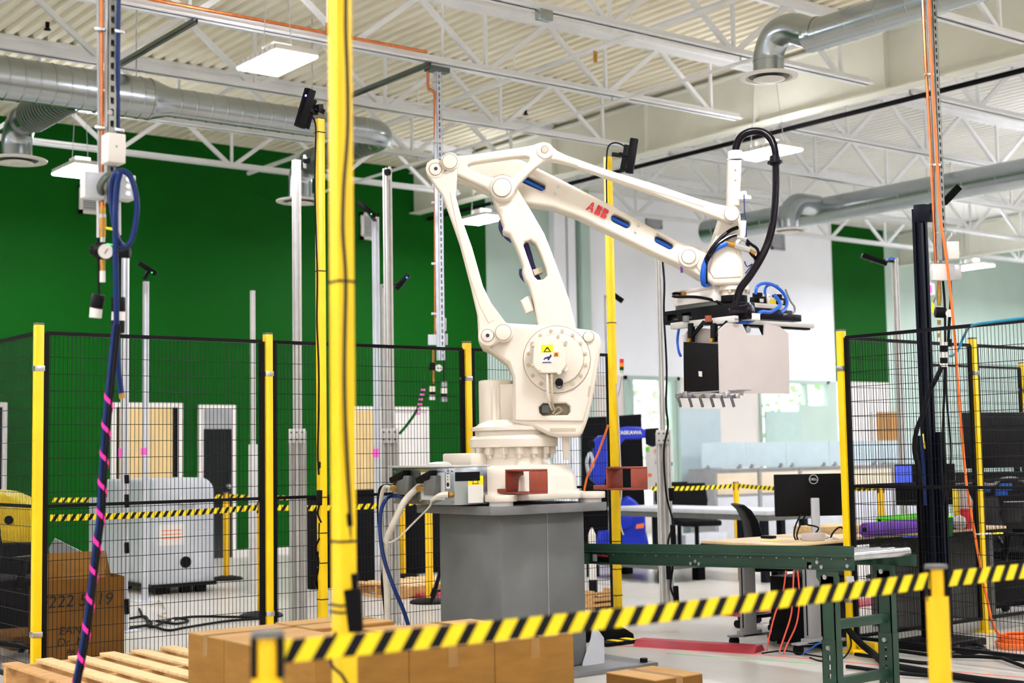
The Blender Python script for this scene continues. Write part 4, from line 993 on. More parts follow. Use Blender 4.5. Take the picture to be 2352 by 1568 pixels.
def fence_panel(p0, p1, lab, z0=.1, z1=2.14, zm=1.12, gap=.045, wires=.026):
    p0 = V3((p0[0], p0[1], 0)); p1 = V3((p1[0], p1[1], 0)); d = (p1-p0).normalized()
    a = p0+d*gap; b = p1-d*gap; L = (b-a).length; mid = (a+b)/2
    t = thing('mesh_fence', lab, 'fence', (mid.x, mid.y, z0), 'black wire mesh fence panels')
    Z = lambda p, z: V3((p.x, p.y, z))
    for q in (a, b): MB().bar(Z(q, z0), Z(q, z1), .022, .03, up=d).part('side_rail', 'black', t, smooth=False)
    for z in (z0, z1): MB().bar(Z(a, z), Z(b, z), .03, .022).part('rail', 'black', t, smooth=False)
    MB().bar(Z(a, zm), Z(b, zm), .02, .02).part('middle_rail', 'black', t, smooth=False)
    g = MB(); n = int(L/wires); wr_ = .0018
    nrm = V3((-d.y, d.x, 0))
    for k in range(1, n):
        c = a+d*(L*k/n); vs = []
        for z in (z0, z1):
            vs += [Z(c+d*wr_, z), Z(c+nrm*wr_, z), Z(c-d*wr_, z), Z(c-nrm*wr_, z)]
        g.add(vs, [(0, 1, 5, 4), (1, 2, 6, 5), (2, 3, 7, 6), (3, 0, 4, 7)])
    z = z0+.1
    while z < z1-.05:
        A = Z(a, z)+nrm*.003; B = Z(b, z)+nrm*.003; up_ = UP*.0019; nn = nrm*.0019
        g.add([A+up_, A+nn, A-up_, A-nn, B+up_, B+nn, B-up_, B-nn], [(0, 1, 5, 4), (1, 2, 6, 5), (2, 3, 7, 6), (3, 0, 4, 7)]); z += .1
    g.part('wire_mesh', 'black', t, smooth=False, kind='stuff')
    return t
P1, P2, P3, P4 = (2.91, 8.34), (4.42, 8.34), (6.03, 8.34), (PY(1408, 900, 8.34).x, 8.34)
fence_post(*P1, 2.2, 'yellow fence post with steel clamp beside the wooden pallet', dirs=((1, 0),))
fence_post(*P2, 2.2, 'yellow fence post between two mesh panels behind the striped hose', dirs=((1, 0), (-1, 0)))
fence_post(*P3, 2.2, 'yellow fence post directly behind the robot turret', dirs=((1, 0), (-1, 0)))
fence_post(*P4, 2.2, 'yellow fence post hidden at the foot of the slim sensor pole', clamps=(.5,), dirs=((-1, 0),))
fence_panel(P1, P2, 'black mesh fence panel between the pallet and the silver machine')
fence_panel(P2, P3, 'black mesh fence panel behind the near yellow pole')
fence_panel(P3, P4, 'black mesh fence panel behind the robot body')
fence_panel(P1, (2.91, 9.95), 'black mesh fence panel in front of the black office chair')
fence_panel((2.91, 9.95), (2.91, 11.5), 'black mesh fence panel running on towards the green wall')
R1, R2p = (7.8, 6.37), (9.33, 6.37)
pr1 = fence_post(*R1, 2.2, 'yellow corner fence post beside the desktop monitor', clamps=(1.93, .35), dirs=((1, 0),))
x, y = R1
MB().prism([(x+.02, y+.06, 0), (x-.03, y-.03, 0), (x+.05, y-.22, 0), (x+.12, y-.2, 0), (x+.09, y+.0, 0)], (0, 0, .02)).prism([(x+.02, y-.03, .02), (x+.08, y-.03, .02), (x+.085, y-.16, .02), (x+.04, y-.16, .02)], (0, 0, .05)).part('splayed_foot', 'yellow', pr1, bevel=.006)
fence_post(*R2p, 2.2, 'yellow fence post beside the large black screen', clamps=(1.93, .38), dirs=((-1, 0),))
fence_panel(R1, R2p, 'black mesh fence panel in front of the purple foam roll')
fence_panel(R2p, (10.9, 6.37), 'black mesh fence panel in front of the orange cable coil')
fence_panel(R1, (7.8, 4.8), 'black mesh fence panel with a teal hose along its top rail')
R3 = PZ(2346, 832, 2.2); R4 = PZ(2118, 822, 2.2)
fence_post(R3.x, R3.y, 2.2, 'farther yellow fence post behind the large black screen', dirs=((-1, 0),))
fence_post(R4.x, R4.y, 2.2, 'yellow fence post hidden behind the dark blue column', dirs=((1, 0),))
fence_panel((R4.x, R4.y), (R3.x, R3.y), 'far black mesh fence panel behind the large black screen')
fence_panel((R3.x, R3.y), (R3.x+1.6, R3.y), 'farthest black mesh fence panel beside the farther yellow post')

# ================================================================ belt stanchions
def stanchion_proto():
    t = thing('belt_stanchion', '', 'stanchion', (0, 0, 0), 'yellow belt stanchions')
    MB().lathe((0, 0, 0), [(.19, 0), (.19, .015), (.17, .03), (.06, .05)], 28).part('base', 'rubber', t, local=True)
    MB().cyl((0, 0, .04), (0, 0, .9), .0355, n=28).part('tube', 'yellow_amber', t, local=True)
    g = MB()
    g.prism([(.023*math.cos(a)+(.0 if True else 0), .023*math.sin(a), .9) for a in [2*math.pi*k/20 for k in range(20)]], (0, 0, .09))
    g.part('head', 'yellow_amber', t, local=True)
    MB().cyl((0, 0, .988), (0, 0, 1.0), .036, n=24).part('cap', 'grey_plastic', t, local=True)
    for c in (-1, 1):
        MB().cbox((c*.0285, 0, .9365), .013, .026, .103).part('belt_slot', 'black', t, local=True, smooth=False)
    return t
ST = stanchion_proto(); first_st = [True]
def stanchion(p, lab, rz=math.radians(-37.7)):
    if first_st[0]:
        first_st[0] = False; ST.location = (p[0], p[1], 0); ST['label'] = lab; ST.rotation_euler.z = rz; return ST
    return copy_tree(ST, (p[0], p[1], 0), lab, rz)
def belt(p0, p1, lab, zt_=.977, wd=.05, period=.079, lean=.035, duty=.56, sag=.0, flip=1, inset=.036):
    p0 = V3((p0[0], p0[1], 0)); p1 = V3((p1[0], p1[1], 0)); d = (p1-p0).normalized(); a = p0+d*inset; L = (p1-p0).length-2*inset
    nrm = V3((-d.y, d.x, 0))*.0008
    g = MB(); s_ = 0.0
    def pt(t, top):
        u = min(max(t + (lean/2 if top else -lean/2)*flip, 0), L); q = u/L
        z = zt_ - (0 if top else wd) - sag*4*q*(1-q)
        return V3((a.x+d.x*u, a.y+d.y*u, z))
    t = -lean
    while t < L+lean:
        for w_, k in ((period*duty, 0), (period*(1-duty), 1)):
            t2 = t+w_
            A, B, C, D_ = pt(t, 0), pt(t2, 0), pt(t2, 1), pt(t, 1)
            g.mi = k
            if (B-A).length > 1e-4 or (C-D_).length > 1e-4:
                g.add([A-nrm, B-nrm, C-nrm, D_-nrm], [(0, 1, 2, 3)]); g.add([A+nrm, B+nrm, C+nrm, D_+nrm], [(3, 2, 1, 0)])
            t = t2
    o = g.part('barrier_belt', ['tape_yellow', 'tape_black'], smooth=False)
    return tag(o, lab, 'belt', 'striped barrier belts')
FL, FR = PZ(605, 1447, 1.0), PZ(2161, 1297, 1.0)
ym = (FL.y+FR.y)/2; FL = V3((FL.x, ym, 0)); FR = V3((FR.x, ym, 0))
stanchion(FL, 'yellow belt stanchion in front of the cardboard boxes')
stanchion(FR, 'yellow belt stanchion in front of the dark blue column')
belt(FL, FR, 'black and yellow striped belt stretched across in front of the boxes', sag=.008)
belt(FR, (FR.x+2.3, ym), 'striped belt leading away from the stanchion before the dark blue column', sag=.004)
stanchion((FR.x+2.3, ym), 'yellow belt stanchion at the end of the belt past the dark blue column')
S1, S2 = PZ(520, 1331, 0), PZ(600, 1416, 0)
stanchion(S1, 'far yellow belt stanchion beside the silver machine')
stanchion(S2, 'yellow belt stanchion just behind the mesh fence near the silver machine')
b2 = PZ(105, 1182, .977); belt(S2, b2, 'striped belt drawn past the front of the silver machine', sag=.015, flip=-1)
stanchion(on(b2+(b2-S2).normalized()*1.2, 0), 'yellow belt stanchion behind the big open cardboard box')
b1 = PZ(112, 1143, .977); belt(S1, b1, 'far striped belt passing behind the silver machine', sag=.01, flip=-1)
S5, S6 = PZ(925, 1326, 0), PZ(987, 1384, 0)
stanchion(S5, 'far yellow belt stanchion beyond the grey pedestal')
stanchion(S6, 'yellow belt stanchion standing just behind the grey pedestal')
belt(S1, S5, 'far striped belt running behind the tall poles', sag=.03)
belt(S2, S6, 'striped belt running behind the mesh fence to the pedestal', sag=.03)
S7, S8 = PZ(1690, 1106, 1.0), PZ(2022, 1110, 1.0)
stanchion(S7, 'small yellow belt stanchion in front of the beige cabinets')
stanchion(S8, 'yellow belt stanchion behind the green foam roll')
belt(PZ(1490, 1117, .977), S7, 'far striped belt between the blue robot and the beige cabinets', sag=.012)
belt(S7, S8, 'far striped belt passing behind the desktop monitor', sag=.03)
# ================================================================ tall yellow sensor poles
def sensor_bar(parent, c, axis, face, L=.27, led=None, name='depth_camera', lab=None, to=None):
    """a black bar shaped depth camera; parent None makes it a thing of its own"""
    c = V3(c); ax = V3(axis).normalized(); fc = V3(face); fc = (fc-ax*fc.dot(ax)).normalized(); sd = ax.cross(fc)
    t = thing(name, lab, 'camera', c, 'black depth cameras on poles')
    MB().bar(c-ax*L/2, c+ax*L/2, .06, .05, up=sd).part('body', 'black', t, bevel=.006)
    MB().bar(c-ax*L*.49+fc*.027, c+ax*L*.49+fc*.027, .05, .006, up=fc).part('front_glass', 'black_soft', t)
    MB().bar(c-ax*L*.46-fc*.055, c+ax*L*.3-fc*.05, .04, .014, up=sd).part('stand_bar', 'black', t, bevel=.003)
    MB().bar(c-fc*.025, c-fc*.1, .035, .03).part('mount', 'black', t, bevel=.004)
    if to is not None: MB().bar(c-fc*.06, to, .03, .03).part('bracket', 'black', t, bevel=.003)
    if led: MB().cyl(c+ax*L*.3+fc*.026+sd*.01, c+ax*L*.3+fc*.033+sd*.01, .008, n=8).part('status_light', led, t)
    return t
def yellow_pole(p, h, lab, w_=.05):
    t = thing('sensor_pole', lab, 'pole', (p.x, p.y, 0), 'tall square yellow poles')
    s = w_/2
    MB().box(p.x-s, p.x+s, p.y-s, p.y+s, 0, h).part('post', 'yellow', t, bevel=.003)
    MB().box(p.x-.08, p.x+.08, p.y-.08, p.y+.08, 0, .012).part('base_plate', 'yellow', t, bevel=.002)
    return t
def zip_ties(t, p, zs, s=.027, m='ink_black'):
    for z in zs: MB().box(p.x-s, p.x+s, p.y-s, p.y+s, z-.003, z+.003).part('cable_tie', m, t, smooth=False)
pf = on(PD(787, 900, 4.0), 0)
t = yellow_pole(pf, 3.65, 'near tall yellow pole with a taped cable and black power brick', .052)
zz = lambda py: PD(787, py, 3.95).z
zip_ties(t, pf, [zz(640), zz(1243), zz(1388), zz(1404)], .03)
cx_ = lambda px, py, d=3.955: PD(px, py, d)
cb_ = MB().tube([cx_(795, -60), cx_(794, 60), cx_(797, 150), cx_(799, 250), cx_(797, 330), cx_(790, 420), cx_(787, 520), cx_(792, 600), cx_(794, 660), cx_(792, 760), cx_(791, 860), cx_(793, 960), cx_(798, 1060), cx_(803, 1150), cx_(804, 1190)], .0055, n=8).part('pole_cable', 'ink_black')
tag(cb_, 'dark cable wandering down the face of the near yellow pole', 'cable')
a, b = cx_(801, 1178), cx_(803, 1208)
tag(MB().cyl(a, b, .01, n=10).part('cable_ferrite', 'black', bevel=.002), 'small black ferrite on the cable of the near yellow pole', 'ferrite')
tag(MB().tube([b, cx_(805, 1250), cx_(809, 1300), cx_(812, 1322)], .005, n=8).part('pole_cable', 'ink_black'), 'dark cable between ferrite and power brick on the near yellow pole', 'cable')
o = MB().bar(cx_(807, 1352, 3.94), cx_(811, 1450, 3.94), .056, .03, up=HF).part('power_brick', 'black_soft', bevel=.004)
tag(o, 'black power brick strapped to the near yellow pole', 'power brick')
tag(MB().cyl(cx_(812, 1316), cx_(812, 1350), .014, n=10).part('cable_plug', 'black', bevel=.002), 'black plug on top of the power brick', 'plug')
tag(MB().tube([cx_(790, 1455), cx_(770, 1455, 3.93), cx_(760, 1520, 3.9), cx_(785, 1550, 3.9), cx_(800, 1575, 3.9)], .0045, n=8).part('pole_cable', 'ink_black'), 'dark cable curling below the power brick', 'cable')
p7 = on(PD(738, 900, 9.2), 0)
hz = PD(736, 262, 9.2).z
t = yellow_pole(p7, hz, 'tall yellow pole topped by a tilted black depth camera')
zip_ties(t, p7, [PD(736, y, 9.2).z for y in (294, 620, 1141, 1222, 1290, 1372)], .028)
MB().bar(PD(735, 258, 9.15), PD(733, 240, 9.15), .04, .04).part('camera_clamp', 'black', t, bevel=.004)
MB().bar(PD(722, 247, 9.15), PD(746, 258, 9.15), .03, .03).part('clamp_arm', 'black', t, bevel=.004)
s_ = sensor_bar(None, PD(701, 249, 9.1), PD(713, 212, 9.1)-PD(691, 288, 9.1), -HF-HR*.9, .255, 'led_violet', lab='tilted black depth camera with a violet light on the tall yellow pole')
pts = [(712, 266), (720, 272), (725, 290), (725, 330), (723, 400), (724, 470), (727, 560), (729, 640), (728, 740), (732, 840), (732, 940), (730, 1040), (732, 1090)]
tag(MB().tube([PD(x, y, 9.12) for x, y in pts], .006, n=8).part('camera_lead', 'hose_black'), 'black camera lead tied down the tall yellow pole with the tilted camera', 'cable')
for k, (x, y0, y1, wv) in enumerate(((733, 1060, 1075, .02), (734, 1125, 1160, .035), (737, 1200, 1235, .03), (735, 1265, 1300, .045), (738, 1325, 1345, .03))):
    o = MB().bar(PD(x, y0, 9.12), PD(x, y1, 9.12), wv, .03, up=HF).part('inline_adapter', 'black', bevel=.005)
    tag(o, 'black inline adapter %s on the tall camera pole' % ['at the top of the cable chain', 'second down the cable chain', 'amid the tangled leads', 'just above the dangling leads', 'lowest of the cable chain'][k], 'adapter')
for k, c in enumerate(((( 733, 1160), (730, 1180), (738, 1200)), ((734, 1235), (724, 1262), (733, 1290), (727, 1330), (738, 1370)), ((738, 1300), (742, 1330), (731, 1352), (744, 1385), (740, 1420)), ((735, 1300), (724, 1340), (741, 1365), (734, 1400), (741, 1430)))):
    tag(MB().tube([PD(x, y, 9.1) for x, y in c], .006, n=6).part('dangling_lead', 'hose_black'), 'thin black lead %s the tall camera pole' % ['between the upper adapters on', 'looping left of', 'twisting right down', 'hanging lowest down'][k], 'cable')
p8 = on(PD(1408, 900, 10.98), 0)
hz = PD(1402, 351, 10.98).z
t = yellow_pole(p8, hz, 'tall yellow pole behind the robot arm with an upright depth camera', .05)
zip_ties(t, p8, [PD(1405, y, 10.98).z for y in (740, 1072, 1241, 1304, 1363)], .028)
MB().bar(PD(1405, 354, 10.95), PD(1432, 358, 10.95), .03, .03).part('camera_clamp', 'black', t, bevel=.004)
sensor_bar(None, PD(1451, 358, 10.9), PD(1457, 323, 10.9)-PD(1446, 394, 10.9), -HF*.2+HR, .27, None, lab='upright black depth camera on the yellow pole behind the robot arm')
tag(MB().tube([PD(x, y, 10.94) for x, y in ((1446, 350), (1430, 333), (1410, 328), (1396, 340), (1393, 380), (1393, 420), (1394, 480))], .006, n=8).part('camera_lead', 'hose_black'), 'black lead arching over the top of the yellow pole behind the robot arm', 'cable')
tag(MB().tube([PD(x, y, 10.95) for x, y in ((1416, 880), (1420, 960), (1424, 1050), (1427, 1130), (1424, 1160), (1425, 1205), (1432, 1228))], .007, n=8).part('pole_cable', 'cable_bone'), 'pale cable hanging beside the yellow pole behind the robot', 'cable')
tag(MB().tube([PD(x, y, 10.6) for x, y in ((1397, 975), (1385, 1010), (1372, 1045), (1355, 1080), (1345, 1110), (1335, 1180), (1330, 1300), (1325, 1452))], .008, n=8).part('orange_lead', 'orange'), 'twisted orange lead slanting behind the robot base', 'cable')
t = thing('signal_tower', 'small red amber green signal tower beside the yellow pole', 'light', PD(1428, 856, 13.5))
for y0, y1, m in ((856, 850, 'grey_light'), (850, 842, 'tape_green'), (842, 833, 'amber'), (833, 824, 'red')):
    MB().cyl(PD(1428, y0, 13.5), PD(1428, y1, 13.5), .02, n=12).part('lamp_segment', m if m != 'tape_green' else 'green_wall', t)
MB().cyl(PD(1428, 864, 13.5), PD(1428, 856, 13.5), .016, n=12).part('socket', 'white_plastic', t)
MB().tube([PD(1428, 862, 13.5), PD(1424, 890, 13.5), PD(1416, 930, 13.5), PD(1413, 1000, 13.5), on(PD(1416, 1300, 13.5), 0)], .006, n=6).part('mast', 'grey_mid', t)

# ================================================================ aluminium profile poles
def profile(m, x, y, z0, z1, w_):
    s = w_/2; c = w_*.33; e = w_*.22
    m.box(x-s+e, x+s-e, y-s+e, y+s-e, z0, z1)
    for sx in (-1, 1):
        for sy in (-1, 1):
            m.box(min(x+sx*s, x+sx*(s-c)), max(x+sx*s, x+sx*(s-c)), min(y+sy*s, y+sy*(s-c)), max(y+sy*s, y+sy*(s-c)), z0, z1)
def alu_pole(p, ztop, lab, w_=.058, base=None, m='alu', zb=0, bw=None):
    t = thing('profile_pole', lab, 'pole', (p.x, p.y, 0), 'slotted aluminium poles')
    g = MB(); profile(g, p.x, p.y, zb, ztop, w_); g.part('profile', m, t, smooth=False)
    MB().box(p.x-.07, p.x+.07, p.y-.07, p.y+.07, 0, .01).part('base_plate', m, t, smooth=False)
    w_ = bw or w_
    if base:
        for k in (-1, 1):
            q = HR*(k*(w_*.78)); g = MB(); profile(g, p.x+q.x, p.y+q.y, 0, base, w_*.72); g.part('side_profile', m, t, smooth=False)
        MB().bar(V3((p.x, p.y, base-.04))-HR*w_*1.25-HF*.04, V3((p.x, p.y, base-.04))+HR*w_*1.25-HF*.04, .014, .12).part('joining_plate', 'alu', t, bevel=.002)
        for k in (-1, 0, 1):
            for dz in (-.07, -.01):
                q = HR*(k*w_*.8)-HF*.05; MB().cyl((p.x+q.x, p.y+q.y, base+dz), V3((p.x+q.x, p.y+q.y, base+dz))-HF*.006, .009, n=8).part('plate_bolt', 'grey_plastic', t)
    return t
def top_knob(t, px, py, D, bx_):
    MB().bar(PD(px, py-12, D), PD(px, py+18, D), .05, .02, up=HR).part('knob_plate', 'alu', t, bevel=.002)
    MB().cyl(PD(px+bx_*.2, py, D-.03), PD(px+bx_, py+1, D-.05), .028, n=14).part('black_knob', 'black', t)
q = PZ(686, 1432, 0); t = alu_pole(q, PD(686, 357, 12.0).z, 'tall slotted aluminium pole left of the yellow camera pole', base=PD(686, 990, 12.0).z)
top_knob(t, 700, 368, 11.95, 8)
q = PZ(900, 1434, 0); t = alu_pole(q, PD(898, 384, 11.95).z, 'tall slotted aluminium pole left of the robot with a black knob', base=PD(898, 990, 11.95).z)
top_knob(t, 895, 395, 11.9, -8)
q = PZ(1533, 1408, 0); t = alu_pole(q, PD(1519, 566, 12.2).z, 'slotted aluminium pole behind the gripper with a black cable', .033, base=PD(1531, 992, 12.2).z, bw=.05)
tag(MB().tube([PD(x, y, 12.12) for x, y in ((1521, 590), (1526, 650), (1525, 720), (1531, 840), (1530, 930), (1534, 980), (1525, 1030), (1527, 1100), (1533, 1150), (1545, 1200), (1534, 1250), (1545, 1300), (1540, 1345), (1550, 1375))], .009, n=8).part('pole_cable', 'hose_black'), 'black cable running down the aluminium pole behind the gripper', 'cable')
for k, (x, y0, y1) in enumerate(((1541, 1120, 1150), (1545, 1205, 1250), (1535, 1290, 1330), (1552, 1345, 1385))):
    tag(MB().bar(PD(x, y0, 12.1), PD(x+2, y1, 12.1), .045, .03, up=HF).part('inline_adapter', 'black_soft', bevel=.006), 'black adapter %s the aluminium pole behind the gripper' % ['uppermost on', 'second on', 'third on', 'lowest on'][k], 'adapter')
def plain_pole(pxb, pyb, pxt, pyt, D, lab, w_=.045, m='grey_light', low=None):
    b = on(PD(pxb, pyb, D), 0); z = PD(pxt, pyt, D).z
    t = thing('sensor_post', lab, 'pole', (b.x, b.y, 0), 'pale sensor posts')
    g = MB(); profile(g, b.x, b.y, 0, z, w_); g.part('profile', m, t, smooth=False)
    if low: MB().box(b.x-w_*.9, b.x+w_*.9, b.y-w_*.9, b.y+w_*.9, 0, PD(pxb, low, D).z).part('sleeve', m, t, bevel=.004)
    MB().box(b.x-.12, b.x+.12, b.y-.12, b.y+.12, 0, .012).part('base_plate', m, t, smooth=False)
    return t
DP = 1.375*3267/(1452-1062)
t = plain_pole(284, 1452, 283, 560, DP, 'grey post behind the blue hose with a small black box', .05)
b = PD(294, 1100, DP-.05)
for k, (y0, y1) in enumerate(((1090, 1110), (1135, 1165), (1245, 1270), (1375, 1410))):
    MB().bar(PD(291, y0, DP-.02), PD(292, y1, DP-.02), .035, .03, up=HF).part('cable_box', 'black', t, bevel=.004)
MB().bar(PD(276, 1030, DP-.06), PD(276, 1050, DP-.06), .03, .004, up=HF).part('pink_tape', 'pink_pale', t, smooth=False)
t = plain_pole(333, 1300, 331, 640, 14.0, 'pale grey post with a depth camera before the tan door', .048)
sensor_bar(None, PD(340, 617, 14.0), PD(360, 630, 14.0)-PD(320, 604, 14.0), -HF, .2, 'led_green', lab='black depth camera on the pale grey post before the tan door', to=PD(331, 641, 14.0))
MB().bar(PD(330, 1028, 13.95), PD(330, 1045, 13.95), .06, .004, up=HF).part('pink_tape', 'pink_pale', t, smooth=False)
plain_pole(582, 1330, 579, 661, 14.4, 'slim pale post left of the fence post behind the silver machine', .04, 'alu', low=1020)
t = plain_pole(870, 1330, 867, 490, 14.4, 'lavender grey post carrying a green lit depth camera', .055, 'grey_light')
sensor_bar(None, PD(842, 480, 14.3), PD(860, 496, 14.3)-PD(822, 464, 14.3), -HF, .24, 'led_green', lab='black depth camera with a green light beside the wall vent', to=on(t.location, PD(867, 496, 14.4).z))
MB().bar(PD(863, 1030, 14.32), PD(863, 1050, 14.32), .06, .004, up=HF).part('pink_tape', 'pink_pale', t, smooth=False)
t = plain_pole(886, 1335, 884, 646, 14.6, 'white post tucked behind the tall pole with the black knob', .04, 'alu')
sensor_bar(None, PD(925, 647, 14.5), PD(938, 632, 14.5)-PD(912, 664, 14.5), -HF, .2, 'led_blue', lab='black depth camera with a blue light left of the robot rod', to=on(t.location, PD(884, 652, 14.6).z))
t = plain_pole(1406, 1300, 1390, 672, 15.0, 'thin white post hidden beside the yellow pole', .035, 'alu')
sensor_bar(None, PD(1416, 682, 15.0), PD(1428, 690, 15.0)-PD(1402, 672, 15.0), -HF, .16, None, lab='small black depth camera half hidden by the yellow pole', to=on(t.location, PD(1390, 676, 15.0).z))
t = plain_pole(2079, 1220, 2055, 587, 14.6, 'white post with a grey camera before the second green wall patch', .05, 'alu')
sensor_bar(None, PD(2008, 596, 14.6), PD(2034, 605, 14.6)-PD(1983, 588, 14.6), -HF, .27, None, lab='grey depth camera beside the second green wall patch', to=on(t.location, PD(2055, 593, 14.6).z))
tag(MB().tube([PD(2034, 601, 14.6), PD(2042, 594, 14.6), PD(2048, 592, 14.6), PD(2056, 595, 14.6)], .01, n=8).part('blue_tie', 'blue_bright'), 'blue cord holding the grey camera to its white post', 'cord')
# dark blue column
DC = 9.95
c = on(PD(2140, 1200, DC), 0)
t = thing('dark_column', 'dark blue aluminium column with a camera bracket inside the fence', 'column', c)
g = MB(); profile(g, c.x, c.y, .06, PD(2122, 470, DC).z, .075); g.part('profile', 'navy_alu', t, smooth=False)
q = HR*.075; g = MB(); profile(g, c.x+q.x, c.y+q.y, .06, PD(2140, 992, DC).z, .06); g.part('side_profile', 'navy_alu', t, smooth=False)
q = -HR*.07; g = MB(); profile(g, c.x+q.x, c.y+q.y, .06, PD(2110, 1000, DC).z, .045); g.part('side_profile', 'black', t, smooth=False)
MB().bar(PD(2116, 1000, DC-.06), PD(2126, 1160, DC-.06), .02, .01, up=HF).part('blue_strap', 'blue_hose', t)
MB().bar(PD(2120, 996, DC-.07), PD(2124, 1030, DC-.07), .008, .012, up=HF).part('yellow_strap', 'tape_yellow', t)
MB().box(c.x-.3, c.x+.3, c.y-.2, c.y+.2, 0, .05).part('base', 'black', t, bevel=.01)
MB().bar(PD(2120, 470, DC), PD(2120, 510, DC), .09, .1).part('head_bracket', 'navy_alu', t, bevel=.004)
MB().bar(PD(2130, 478, DC), PD(2160, 486, DC), .04, .04).part('bracket_arm', 'black', t, bevel=.004)
sensor_bar(None, PD(2184, 448, DC+.1), PD(2198, 434, DC+.1)-PD(2166, 468, DC+.1), -HF, .16, None, lab='square black camera at the top of the dark blue column', to=PD(2122, 480, DC))

# ================================================================ hanging service drops
def slotted_strut(parent, p, z0, z1, w_=.041, pitch=.0508, m='galv'):
    g = MB(); t_ = .003
    x, y = p.x, p.y; s = w_/2
    g.box(x-s, x-s+t_, y-s, y+s, z0, z1).box(x+s-t_, x+s, y-s, y+s, z0, z1)
    g.box(x-s, x-.008, y-s, y-s+t_, z0, z1).box(x+.008, x+s, y-s, y-s+t_, z0, z1)
    g.box(x-s, x+s, y+s-t_, y+s, z0, z1)  # closed back added to block light so the slots stay dark
    z = z0
    while z < z1:
        g.box(x-.008, x+.008, y-s, y-s+t_, z, min(z+.022, z1)); z += pitch
    return g.part('slotted_strut', m, parent, smooth=False)
def ribbed(parent, pts, r, m, nm='flex_conduit', k=90):
    return MB().tube(pts, r, n=8, sub=k//max(1, len(pts)-1), rr=lambda t: r*(1+.12*(int(t*k) % 2))).part(nm, m, parent)
DL = 6.15
dp = on(PD(254, 200, DL), 0)
t = thing('service_drop', 'slotted steel service drop post with boxes, copper pipe and plugs at left', 'service drop', (dp.x, dp.y, PD(250, 730, DL).z))
q = lambda px, py, d=0: PD(px, py, DL+d)
slotted_strut(t, dp, q(252, 470).z, ZD, m='strut_steel')
ribbed(t, [q(225, -120), q(227, 100), q(228, 250), q(228, 400)], .0085, 'grey_mid')
ribbed(t, [q(274, -120), q(272, 60), q(271, 200), q(271, 330)], .0095, 'blue_hose')
MB().cyl(q(232, -150), q(235, 410), .0085, n=10).part('copper_pipe', 'copper', t)
for y in (67, 293):
    MB().bar(q(219, y, -.02), q(243, y+1, -.02), .012, .02, up=HF).part('pipe_clamp', 'steel', t, bevel=.001)
    MB().bar(q(266, y+5, -.02), q(285, y+7, -.02), .012, .02, up=HF).part('pipe_clamp', 'steel', t, bevel=.001)
MB().cyl(q(253, 258, -.03), q(253, 258, -.04), .011, n=14).part('washer', 'steel', t)
zb, zt_ = q(258, 386).z, q(258, 318).z
MB().box(dp.x-.05, dp.x+.03, dp.y-.1, dp.y-.02, zb, zt_).part('antenna_box', 'white_plastic', t, bevel=.006, label='white wall box with a small grey mark')
p_ = V3((dp.x-.012, dp.y-.1005, (zb+zt_)/2+.006)); me = text_mesh('box_mark', 'v', .016, .001, bold=.001); me.transform(frame(p_, (1, 0, 0), UP)); link('box_mark', me, 'grey_plastic', t)
zb, zt_ = q(218, 462).z, q(218, 400).z
jx = q(222, 430).x; jy = q(222, 430).y
MB().box(jx-.07, jx+.04, jy-.06, jy+.0, zb, zt_).part('junction_box', 'grey_light', t, bevel=.004)
MB().box(jx-.074, jx-.07, jy-.058, jy-.002, zb+.004, zt_-.004).part('box_cover', 'white_plastic', t, bevel=.001)
kx, ky = q(284, 430).x, q(284, 430).y
kb = MB().box(kx-.035, kx+.035, ky-.05, ky+.03, q(284, 462).z, q(284, 405).z).part('junction_box', 'grey_light', t, bevel=.004)
for y in (416, 432, 448):
    z = q(284, y).z; MB().cyl((kx-.002, ky-.053, z), (kx-.002, ky-.049, z), .011, n=14).part('knockout', 'steel', kb)
ribbed(t, [q(238, 458), q(230, 430, -.08), q(240, 410, -.1), q(256, 398, -.08)], .014, 'galv_dark', 'flex_elbow', 30)
MB().cyl(q(226, 460), q(226, 545), .008, n=8).part('strain_grip', 'steel', t)
MB().cyl(q(226, 540), q(227, 680), .006, n=8).part('drop_cord', 'rubber', t)
pl = MB().cyl(q(227, 676), q(221, 708), .029, n=18).part('plug_body', 'black', t, bevel=.003)
MB().cyl(q(221, 706), q(219, 730), .0265, n=18).part('plug_face', 'white_plastic', pl, bevel=.003)
MB().cyl(q(273, 462), q(274, 560), .009, n=8).part('strain_grip', 'steel', t)
MB().cyl(q(274, 540), q(273, 685), .009, n=8).part('drop_cord', 'rubber', t)
pl = MB().cyl(q(272, 682), q(272, 716), .03, n=18).cyl(q(271, 735), q(270, 765), .03, n=18).part('connector_body', 'black', t, bevel=.003)
MB().cyl(q(272, 714), q(271, 737), .0285, n=18).part('connector_band', 'white_plastic', pl)
for y0, y1, r_, m_ in ((455, 475, .012, 'copper'), (475, 492, .013, 'brass'), (492, 500, .015, 'steel'), (500, 526, .016, 'brass'), (526, 545, .013, 'brass'), (545, 556, .011, 'steel'), (596, 606, .012, 'brass'), (606, 622, .011, 'brass'), (622, 648, .0125, 'white_plastic')):
    MB().cyl(q(235.5, y0), q(235.5, y1), r_, n=12).part('pipe_fitting', m_, t)
MB().bar(q(244, 524, -.02), q(263, 527, -.02), .01, .02, up=HF).part('valve_handle', 'tape_yellow', t, bevel=.002)
rg = MB().cyl(q(219, 575), q(262, 578), .036, n=18).part('regulator', 'black', t, bevel=.005)
MB().cyl(q(208, 574), q(220, 575), .022, n=16).part('regulator_knob', 'black', rg, bevel=.003)
MB().cyl(q(272, 580), q(299, 581), .023, n=16).part('regulator_bowl', 'black', rg, bevel=.003)
